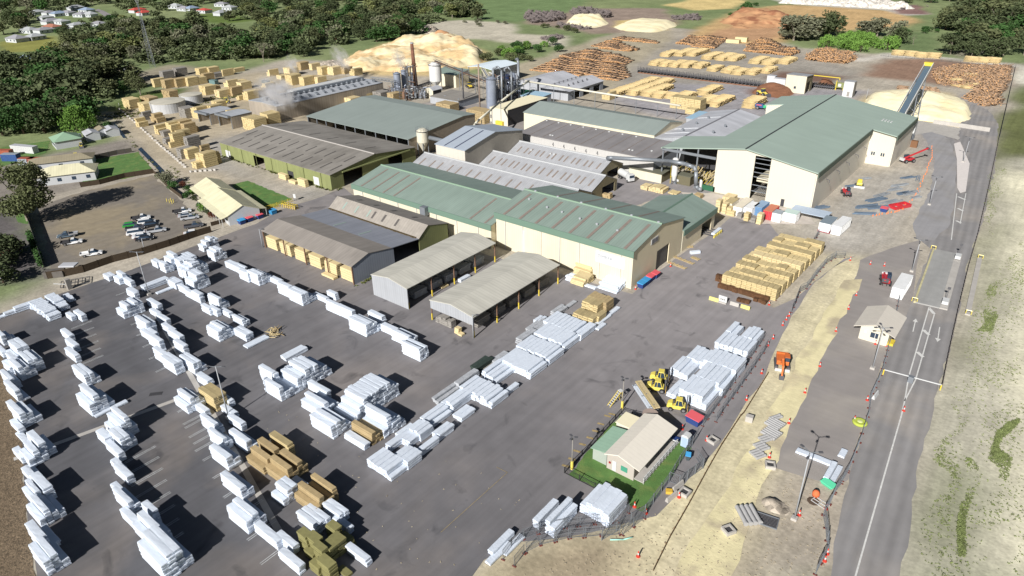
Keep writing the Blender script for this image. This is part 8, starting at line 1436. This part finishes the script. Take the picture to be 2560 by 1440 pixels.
# ------------------------------------------------------------------ road furniture
t=T('height_gantry','white height gantry beam spanning both road lanes','gantry',(*(-13.3,124.8),0)); gx0,gy0=(-13.3,124.8); gx1,gy1=(-4.1,125.8); dx_,dy_=gx1-gx0,gy1-gy0
k=MB(); k.bar((0,0,1.1),(dx_*.45,dy_*.45,1.1),.16); k.build('boom_arm',WHITE,t); k=MB(); k.bar((dx_*.52,dy_*.52,1.1),(dx_,dy_,1.1),.16); k.build('boom_arm',WHITE,t)
for f in (0,1): k=MB(); k.bar((dx_*f,dy_*f,0),(dx_*f,dy_*f,1.1),.2); k.build('post',YELP,t)
k=MB(); k.cb(dx_*.485,dy_*.485,.6,.9,.9,1.2); k.build('control_box',STEEL,t,bevel=.03)
t=T('weighbridge','long concrete weighbridge with yellow edges and end hoops','weighbridge',(-13,174.5,0)); wx=R(4.3)
t.rotation_euler=(0,0,R(4)); k=MB(); k.box(-2.7,1.9,-16.5,16.5,0,.28); k.build('deck',mat('deck_grey',C(166,166,164,.84),noise=.08,nscale=.5,streak=('y',.12,.5)),t); k=MB(); k.box(-3.1,-2.7,-16.5,16.5,0,.42); k.build('edge_kerb',mat('kerb_yellow',(.5,.46,.27),noise=.2),t); k=MB(); k.box(1.9,3.4,-16.5,16.5,0,.32); k.build('island',CONC,t); k=MB(); k.box(6.6,7.6,-16.5,16.5,0,.3); k.build('outer_kerb',CONC,t)
for x,y in ((-3,-16.3),(-3,16.3),(7.2,-16.3),(7.2,16.3)): 
    k=MB(); k.tube([Vector((x-.5,y,.2)),Vector((x-.5,y,1.1)),Vector((x+.5,y,1.1)),Vector((x+.5,y,.2))],.08,6); k.build('hoop',PAINT['yellow'],t)
for y,h in ((-14,1.2),(13,1.3)): k=MB(); k.cb(2.6,y,h/2+.3,1.2,2.2,h*.6); k.build('terminal',WHITE,t); k=MB(); k.bar((2.6,y+1.2,.3),(2.6,y+1.2,3.4),.12); k.cb(2.6,y+1.2,3.5,.6,.15,.5); k.build('signal_post',DSTEEL,t)
def block(P,a,s_,m,name,label,cat,bev=.05,z=0): k=MB(); k.cb(0,0,s_[2]/2,*s_); o=k.build(name,m,None,bevel=bev); o.location=(*P,z); o.rotation_euler=(0,0,a); return tag(o,label,cat)
def jersey(P,a,L,m,label): k=MB(); k.hexa([(-L/2,-.3,0),(L/2,-.3,0),(L/2,.3,0),(-L/2,.3,0)],[(-L/2,-.1,.8),(L/2,-.1,.8),(L/2,.1,.8),(-L/2,.1,.8)]); o=k.build('concrete_barrier',m,None,bevel=.03); o.location=(*P,0); o.rotation_euler=(0,0,a); return tag(o,label,'barrier')
KY=mat('barrier_yellow',CH(214,206,130,.66),rough=.8); jersey((-49.9,132.7),R(0),2.2,KY,'yellow concrete barrier beside the tall white sign block'); jersey((-45.4,133.3),R(0),2.0,CONC,'pinkish white barrier between yellow barriers'); jersey((-43,133.4),R(0),2.0,KY,'yellow concrete barrier before the slab bundles'); jersey((-30,75.5),R(80),2.4,CONC,'pale concrete barrier farther up the side path'); jersey((-29.7,72.9),R(80),2.4,CONC,'pale concrete barrier near the yellow crate'); jersey((-12.7,116.8),R(85),2.2,WHITE,'striped white barrier beside the road fence')
t=T('sign_block','large white sign block standing before the pine lot','sign',(*(-48,132.9),0)); k=MB(); k.box(-.95,.95,-.1,.1,.1,1.7); k.build('board',WHITE,t); k=MB(); k.box(-.95,.95,-.45,.45,0,.3); k.build('base',CONC,t); k=MB()
for i in range(3): k.box(-.5+i*.38,-.28+i*.38,-.12,-.1,.75,1.05)
k.build('lettering',mat('ink',(.08,.08,.08)),t)
block((-30.5,73.7),R(30),(1.0,.8,.5),mat('crate_yellow',(.62,.4,.06)),'plastic_crate','yellow crate beside the concrete barriers','crate');
def pit(P,a,label): 
    t=T('concrete_pit',label,'pit',(*P,0),a); k=MB(); 
    for q_ in ((-.75,.75,-.75,-.5),(-.75,.75,.5,.75),(-.75,-.5,-.5,.5),(.5,.75,-.5,.5)): k.box(*q_,0,.55)
    k.build('rim',CONC,t); k=MB(); k.box(-.5,.5,-.5,.5,.02,.3); k.build('opening',DARK,t)
pit((-28.6,74.9),R(-5),'square concrete pit ring by the jersey barriers'); pit((-30.2,88.3),R(-12),'square concrete pit ring near the trench gate'); pit((-20.8,88.2),R(25),'white concrete pit lid with a red lifting loop by the pavement'); pit((-20.6,72),R(-30),'white concrete pit tipped on the dirt with deep shadow'); block((-27.6,96.9),R(10),(1.2,1.0,1.1),CONC,'sign_crate','pale lettered crate on the sand beside the trench','crate')
t=T('pit_cover','orange wrapped pipe riser in a small dug pit','pipe riser',(*(-13.3,86.2),0)); k=MB(); k.lathe(0,0,[(.5,0),(.55,.5),(.35,.9),(.1,1.0)],10); k.build('orange_wrap',mat('wrap_orange',(.7,.16,.06)),t,smooth=True); k=MB(); k.lathe(.1,-1.3,[(.9,.01),(.5,.05),(.45,.02)],10); k.build('dug_edge',mat('wet_dirt',(.1,.07,.05)),t)
t=T('metal_frame','white metal frame lying on the dirt beside the orange riser','frame',(*(-12.3,85.1),0),R(-15)); k=MB()
for y in (-.6,0,.6): k.box(-1.1,1.1,y-.04,y+.04,.05,.12)
for x in (-1.1,0,1.1): k.box(x-.04,x+.04,-.6,.6,.05,.12)
k.build('frame',WHITE,t); 
t=T('float_ring','yellow-green ring float beside the road fence','ring',(*(-12.8,107.4),0)); k=MB(); k.lathe(0,0,[(.75,0),(1.15,.1),(1.2,.35),(1.0,.5),(.75,.45)],18); k.build('ring',mat('lime',(.42,.5,.08)),t,smooth=True); k=MB(); k.lathe(0,0,[(.6,.02),(.6,.2),(.4,.5),(.1,.55)],12); k.build('centre_cap',mat('lime_pale',(.6,.65,.3)),t)
# concrete pipes
def pipes(P,a,n,L,r,label,lay=1):
    t=T('pipe_stack',label,'concrete pipes',(*P,0),a)
    for l in range(lay):
        for i in range(n-l): k=MB(); y=(i-(n-l)/2+.5)*r*2.15; k.lathe(0,0,[(r,-L/2),(r,L/2-.3),(r*1.15,L/2-.28),(r*1.15,L/2)],12); o=k.build('concrete_pipe',mat('pipe_concrete',C(196,196,196,.66),rough=.8,noise=.08),t); o.rotation_euler=(0,R(90),0); o.location=(0,y,r*1.15+l*r*1.8)
for i,(P,a,n,L,w) in enumerate((((-24.3,100.2),62,2,2.2,'topmost pair on the sand'),((-23.8,98.5),-12,5,2.6,'upper crosswise layer on the sand'),((-23.4,95.8),-12,5,2.6,'lower crosswise layer on the sand'),((-23.7,93.8),62,3,1.8,'three side by side below the crosswise layers'),((-23.5,91.6),62,4,1.8,'four side by side nearer the pit'),((-23.3,89.5),62,4,1.8,'nearest four on the sand'),((-19.5,76.3),-45,4,3.4,'four long pipes beside the spoil bank'))): pipes(P,R(a),n,L,.24 if i<6 else .32,'grey concrete pipes, '+w)
t=T('steel_grating','grey steel grating frame lying by the spoil bank','grating',(*(-17.1,77),0),R(10)); k=MB()
for i in range(9): k.box(-1.4,1.4,-1+i*.25-.03,-1+i*.25+.03,.15,.22)
k.build('bars',DSTEEL,t); k=MB(); k.box(-1.5,1.5,-1.1,-1.0,.1,.3); k.box(-1.5,1.5,1.0,1.1,.1,.3); k.box(-1.5,-1.4,-1,1,.1,.3); k.box(1.4,1.5,-1,1,.1,.3); k.build('frame',STEEL,t)
for (a_,b_),lb in ((((-32.7,60.7),(-31.2,61.9)),'first pale green pipe lying before the dirt mound'),(((-31.3,61.8),(-30.5,63)),'second pale green pipe lying before the dirt mound')): pipe(lb,[(*a_,.12),(*b_,.12)],.09,mat('pvc_green',(.35,.68,.6)),'plastic_pipe')
# silt fence beside the trench
runfence('silt_fence','low frayed brown silt fence along the trench edge',[(-30.1,112.1),(-29.1,98.4),(-29.2,97),(-28.7,88.1),(-28.1,81.8),(-27.2,73.7),(-26.5,66.2),(-25.6,59.7)],.45,mat('silt_brown',(.14,.09,.05),noise=.4,nscale=3),mat('silt_brown2',(.2,.13,.07)),1.6,.03)
# timber rack and ladder behind the canteen
t=T('cantilever_rack','cantilever rack of long boards behind the canteen','rack',(*(-43.5,90.1),0),R(-38)); k=MB()
for x in (-3.2,0,3.2): k.bar((x,0,0),(x,0,2.6),.15); k.bar((x,-.9,1.4),(x,.9,1.4),.1); k.bar((x,-.9,2.2),(x,.9,2.2),.1)
k.build('upright',STEEL,t)
for i,(y,z,m_) in enumerate(((.6,2.3,PINEL),(.2,2.3,PINEL),(-.2,2.3,PINE),(-.7,1.55,WRAP),(-.3,1.55,WRAP))): k=MB(); k.box(-4,4,y-.17,y+.17,z,z+.22); k.build('board',m_,t)
t=T('platform_ladder','yellow and white platform ladder at the lawn fence','ladder',(*(-47.9,87.5),0),R(70)); k=MB()
for y in (-.35,.35): k.bar((-1.6,y,0),(.8,y,2.4),.08); k.bar((1.2,y,0),(1.0,y,2.4),.08)
k.build('stile',YELP,t); k=MB()
for i in range(8): k.box(-1.45+i*.3,-1.2+i*.3,-.35,.35,.15+i*.3,.2+i*.3)
k.box(.6,1.3,-.4,.4,2.35,2.42); k.build('tread',WHITE,t)
# gate, tower and trailer at the yard entrance
t=T('yard_gate','dark double mesh gate lying open at the yard entrance','gate',(*(-174.9,49.7),0),R(-25)); k=MB()
for x in (-1.8,0,1.8): k.box(x-.05,x+.05,-3,3,.3,.42)
for y in (-3,-1.5,0,1.5,3): k.box(-1.8,1.8,y-.05,y+.05,.3,.42)
k.build('gate_leaf',DSTEEL,t)
t=T('gate_kiosk','grey gate post cabinet with boom at the yard entrance','cabinet',(*(-172.9,47.6),0)); k=MB(); k.box(-.5,.5,-.5,.5,0,2.6); k.build('cabinet',GREYT,t); k=MB(); k.bar((0,0,1.2),(-2.5,-2.2,1.5),.12); k.build('boom',WHITE,t)
block((-183,48.4),R(50),(4.4,2.2,1.6),mat('container_dark',(.12,.11,.1),noise=.2),'planter_container','dark low container with shrubs on top at the yard gate','container'); block((-182.2,51.6),R(40),(3.8,2.4,.3),ZINCP,'sheet_roof_shelter','small flat pale shelter roof at the plank fence','shelter',z=1.9)
addb=random.Random(3); t=T('pallet_scrap','heap of broken pallets and offcuts on the yard','scrap heap',(*(-116.2,64.8),0)); 
for i in range(34): k=MB(); a=addb.random()*6.3; x,y=addb.gauss(0,.9),addb.gauss(0,.7); z=addb.uniform(.05,.7); k.bar((x,y,z),(x+1.2*math.cos(a),y+1.2*math.sin(a),z+addb.uniform(-.1,.5)),.14,.07); k.build('offcut',addb.choice([PINE,BROWN,PINEL]),t)
# outfeed rails, dunnage and odds
t=T('outfeed_rails','yellow and black outfeed rails at the annex door','conveyor',(*(-65.9,167.2),0)); k=MB(); 
for y in (-2,-.7,.7,2): k.box(-3.2,1.6,y-.12,y+.12,.4,.6)
k.build('rail',DSTEEL,t); k=MB(); 
for y in (-2.2,-1.1,0,1.1,2.2): k.box(1.5,1.75,y-.3,y+.3,0,.8)
k.build('bumper',PAINT['yellow'],t)
for i,(P,a,L,ds) in enumerate((((-64.5,143.6),-10,5,'long dunnage rail before the roller door'),((-64.4,147.2),-10,5.5,'second dunnage rail before the roller door'),((-62.6,149.8),-10,2,'short dunnage rail farther along'),((-67,155.2),40,2.4,'stray beams by the annex wall'))):
    t=T('dunnage',ds,'dunnage',(*P,0),R(a)); k=MB(); k.box(-L/2,L/2,-.12,.12,.02,.2); k.box(-L/2,L/2,.5,.7,.02,.18); k.build('bearer',BROWN,t); k=MB()
    for q_ in range(5): x=-L/2+L*q_/4; k.box(x-.1,x+.1,-.3,.9,.2,.28)
    k.build('cross_piece',PINE,t)
block((-64.1,153.1),R(50),(2.6,.9,.7),WRAP,'short_wrapped_bundle','small white bundle alone on the road past the annex','timber pack'); 
# edge blocks along the drying yard road
ep=None; n_=0
for (x0,y0),(x1,y1),n in (((-349.4,140.7),(-317.7,133),7),((-317.7,133),(-277.6,122.5),10),((-277.6,122.5),(-236.2,112.1),14),((-232.3,111.2),(-226.3,118.5),6)):
    for i in range(n):
        if ep is None: k=MB(); k.hexa([(-.6,-.35,0),(.6,-.35,0),(.6,.35,0),(-.6,.35,0)],[(-.55,-.25,.6),(.55,-.25,.6),(.55,.25,.6),(-.55,.25,.6)]); o=k.build('kerb_block',CONC); ep=o
        else: o=link('kerb_block',ep.data)
        o.location=(x0+(x1-x0)*i/n,y0+(y1-y0)*i/n,0); o.rotation_euler=(0,0,rr.uniform(0,1)); tag(o,'white concrete block in the row beside the drying yard road','concrete block','concrete blocks beside the drying yard road')
t=T('bollard_rack','cluster of yellow posts in the car park','posts',(*(-209.3,91.3),0)); 
for i in range(5): k=MB(); k.cyl(((i-2)*.8,(i%2)*.9,0),((i-2)*.8,(i%2)*.9,1.1),.1,n=8); k.build('post',PAINT['yellow'],t)
t=T('notice_board','white notice board by the office lawn','sign',(*(-179.2,115.7),0),R(10)); k=MB(); k.box(-.5,.5,-.04,.04,.8,2.1); k.build('board',WHITE,t); k=MB(); k.bar((-.4,0,0),(-.4,0,.9),.08); k.bar((.4,0,0),(.4,0,.9),.08); k.build('leg',STEEL,t)
t=T('timber_racking','yellow racking with stacked frames at the ramp end','racking',(*(-174.7,110.3),0),R(10)); k=MB()
for i in range(7): k.bar((i*.9-3,0,0),(i*.9-3,0,1.4),.12); k.bar((i*.9-3,1.2,0),(i*.9-3,1.2,1.4),.12); k.bar((i*.9-3,0,1.4),(i*.9-3,1.2,1.4),.1)
k.bar((-3,0,1.2),(2.4,0,1.2),.12); k.bar((-3,1.2,1.2),(2.4,1.2,1.2),.12); k.build('frame',YELP,t); k=MB(); k.box(-2.6,2.2,.2,1.0,.1,.7); k.build('load',BROWN,t)
# crates at the rear yard
for P,s_,m_,nm,lb,ct in (((-364.9,198.5),(5,2.4,2.4),mat('tarp_green',(.12,.2,.2)),'tarped_load','dark green tarped load in the drying yard','load'),((-303.3,155),(4,2,.9),DSTEEL,'flat_trolley','flat dark trolley before the stacks by the tank','trolley'),((-345,217.2),(4.5,2,1.2),mat('load_dark',(.06,.09,.08)),'covered_trailer','low dark covered trailer beyond the kiln','trailer'),((-191.8,480.5),(9,4,2.2),PINEL,'chip_bale','pale wrapped block beyond the log rows, nearer','bale'),((-189,488),(8,4,3),PINEL,'chip_bale','pale wrapped block beyond the log rows, farther','bale')): block(P,R(5),s_,m_,nm,lb,ct)
t=T('green_tractor','dark blue and green tractor with red lettering panel by the silver roof','tractor',(*(-106.4,309.2),0),R(5)); k=MB(); k.box(-3,.5,-1,1,.8,2.4); k.build('body',mat('tractor_blue',(.05,.1,.22)),t,bevel=.1); k=MB(); k.box(.5,2.6,-.8,.8,.8,2.0); k.build('hood',mat('tractor_green',(.05,.4,.18)),t,bevel=.1); k=MB(); k.box(-2.4,-.2,-1.04,-1,1.8,2.2); k.build('panel',SR,t)
for x,r_ in ((-1.8,.8),(1.8,.6)):
    for y in (-1.1,1.1): wheel(t,x,y,r_,.4)
# steam over the kiln and the boiler yard
def steam(label,c,s,dens,seed):
    bpy_m=bpy.data.materials.new('steam'); bpy_m.use_nodes=True; tt=bpy_m.node_tree; tt.nodes.clear(); o_=tt.nodes.new('ShaderNodeOutputMaterial'); pv=tt.nodes.new('ShaderNodeVolumePrincipled'); pv.inputs['Color'].default_value=(.95,.95,.97,1); pv.inputs['Anisotropy'].default_value=.2
    tc=tt.nodes.new('ShaderNodeTexCoord'); gr=tt.nodes.new('ShaderNodeVectorMath'); gr.operation='LENGTH'; tt.links.new(tc.outputs['Object'],gr.inputs[0]); mr=tt.nodes.new('ShaderNodeMapRange'); mr.inputs[1].default_value=1.0; mr.inputs[2].default_value=.2; tt.links.new(gr.outputs['Value'],mr.inputs[0])
    nz=tt.nodes.new('ShaderNodeTexNoise'); nz.inputs['Scale'].default_value=2.2; nz.inputs['Detail'].default_value=5; tt.links.new(tc.outputs['Object'],nz.inputs['Vector']); m2=tt.nodes.new('ShaderNodeMapRange'); m2.inputs[1].default_value=.42; m2.inputs[2].default_value=.68; tt.links.new(nz.outputs[0],m2.inputs[0])
    mu=tt.nodes.new('ShaderNodeMath'); mu.operation='MULTIPLY'; tt.links.new(mr.outputs[0],mu.inputs[0]); tt.links.new(m2.outputs[0],mu.inputs[1]); m3=tt.nodes.new('ShaderNodeMath'); m3.operation='MULTIPLY'; m3.inputs[1].default_value=dens; tt.links.new(mu.outputs[0],m3.inputs[0]); tt.links.new(m3.outputs[0],pv.inputs['Density']); tt.links.new(pv.outputs[0],o_.inputs['Volume'])
    k=MB(); k.ball((0,0,0),1,16); o=k.build('steam',bpy_m); o.location=c; o.scale=s; o.rotation_euler=(R(seed*8),R(seed*13),0); tag(o,label,'steam',None,'stuff')
steam('white steam drifting off the near end of the kiln',(*(-267.4,172.2),12),(13,8,7),.8,1); steam('thin steam over the stacks beyond the kiln',(*(-332.4,226.5),9),(5,4,7),.5,2); steam('thin steam rising beyond the kiln roof',(*(-313.8,244.8),12),(9,5,6),.5,3); steam('steam wisp beside the slim silos',(*(-270.1,246.7),15),(6,4,5),.5,4)

# ------------------------------------------------------------------ ground cover
def tufts(name,label,polys,m,size,seed):
    """scattered low clumps of blades; each polygon comes with its own count"""
    r=np.random.RandomState(seed); V=[]; 
    for poly,n in polys:
        xs=[p[0] for p in poly]; ys=[p[1] for p in poly]; X=r.uniform(min(xs),max(xs),n*3); Y=r.uniform(min(ys),max(ys),n*3)
        k=inpoly(poly,X+wob(X,Y,.4,seed)*1.2,Y)&((wob(X,Y,.5,seed+1)+.7*r.normal(size=n*3))>.2); X=X[k][:n]; Y=Y[k][:n]
        for q in range(4):
            c=len(X); a=r.rand(c)*6.28; s=size*(.4+r.rand(c)); h=s*(.3+.5*r.rand(c)); ox=r.normal(size=c)*size*.5; oy=r.normal(size=c)*size*.5
            A=np.stack([X+ox,Y+oy,np.full(c,.03)],-1); D=np.stack([np.cos(a)*s,np.sin(a)*s,np.zeros(c)],-1); U=np.stack([r.normal(size=c)*s*.4,r.normal(size=c)*s*.4,h],-1)
            V.append(np.stack([A-D*.5,A+D*.5,A+D*.4+U,A-D*.4+U],1).reshape(-1,3))
    V=np.concatenate(V); F=np.arange(len(V)).reshape(-1,4); o=bpy.data.objects.new(name,npmesh(name,V,F,m)); col.objects.link(o); tag(o,label,'grass',None,'stuff')
tufts('verge_weeds','green weeds growing in strips on the sandy verge',[([(5,86.5),(2.6,108),(4.1,109.1),(5.2,99.4),(6,87.3)],4200),([(6.3,106.4),(5.4,122.5),(6.8,124.9),(8.2,107.8)],2500),([(-1.6,152.5),(-3.4,180),(-1.2,181.6),(0.3,153.9)],2200),([(0.2,95.5),(-1.3,124.2),(-0.8,124.6),(3.4,88.7)],900),([(-4.1,165.2),(0.2,211),(12.1,88),(1.3,79.7)],3200),([(-10,216.9),(-14.8,273.5),(-11.7,275.8),(-6.3,206.2)],900)],mat('weed_green',C(128,140,88,.75),rough=.9,noise=.3,nscale=.8),.15,61)
tufts('yard_edge_weeds','dry weeds along shed walls, drains and fence feet',[([(-241,127.4),(-177,127.4),(-177,128.3),(-241,128.3)],160),([(-120,88.8),(-120.2,103),(-119.4,103),(-119.2,88.8)],160),([(-176.6,129),(-176.6,165),(-175.6,165),(-175.6,129)],120),([(-328.6,131.3),(-278.8,115.2),(-235,104.3),(-237.3,102.6),(-278.5,112.7),(-324.3,125.9)],700),([(-244.8,107.9),(-186,93),(-183.2,93.9),(-246.9,112)],500),([(-345.4,128.3),(-333.1,203.2),(-324.6,197.6),(-328.6,131.3)],1400)],mat('weed_dry',C(110,116,66,.7),rough=.9,noise=.3,nscale=.8),.4,62)
# loose debris on the dirt and yard: chips, blocks and offcuts
m=MB(); r=random.Random(70)
for poly,n in (([(-22.5,61.2),(-22.6,88.7),(-12.1,86.1),(-7.9,72.5)],260),([(-38.8,48.5),(-33.4,59.3),(-28.6,73.3),(-20.5,62.8)],160),([(-52.9,185.3),(-35.9,258.3),(-23.3,207.1),(-34.6,173)],160),([(-101.8,47.7),(-49.6,62.3),(-40.4,50.6),(-55.3,35.8)],70),([(-374.6,273.1),(-320.2,292.8),(-308,281.4),(-349.4,253.8)],200)):
    xs=[p[0] for p in poly]; ys=[p[1] for p in poly]; c=0
    while c<n:
        x=r.uniform(min(xs),max(xs)); y=r.uniform(min(ys),max(ys))
        if pip(poly,x,y): c+=1; m.cb(x,y,.05,r.uniform(.06,.3),r.uniform(.05,.14),r.uniform(.03,.08),r.random()*3)
tag(m.build('yard_debris',mat('debris_mix',C(196,184,160,.7),rough=.9,noise=.4,nscale=.6)),'small chips, stones and offcuts strewn over dirt and asphalt','debris',None,'stuff')
# downpipes and gutters on the long walls
for (inf,x0,x1,y,z) in ((b1,-107,-67.5,126.32,7.9),(b2,-161,-108,124.42,5.0),(b3,-240.5,-177.5,128.2,4.9)):
    rt_,(ox,oy),_,_=inf; n=7
    for i in range(n): x=x0+(x1-x0)*(i+.5)/n; k=MB(); k.box(x-.06-ox,x+.06-ox,y-.06-oy,y+.06-oy,0,z); k.build('downpipe',WHITE if inf is not b3 else OLIVEW,rt_)
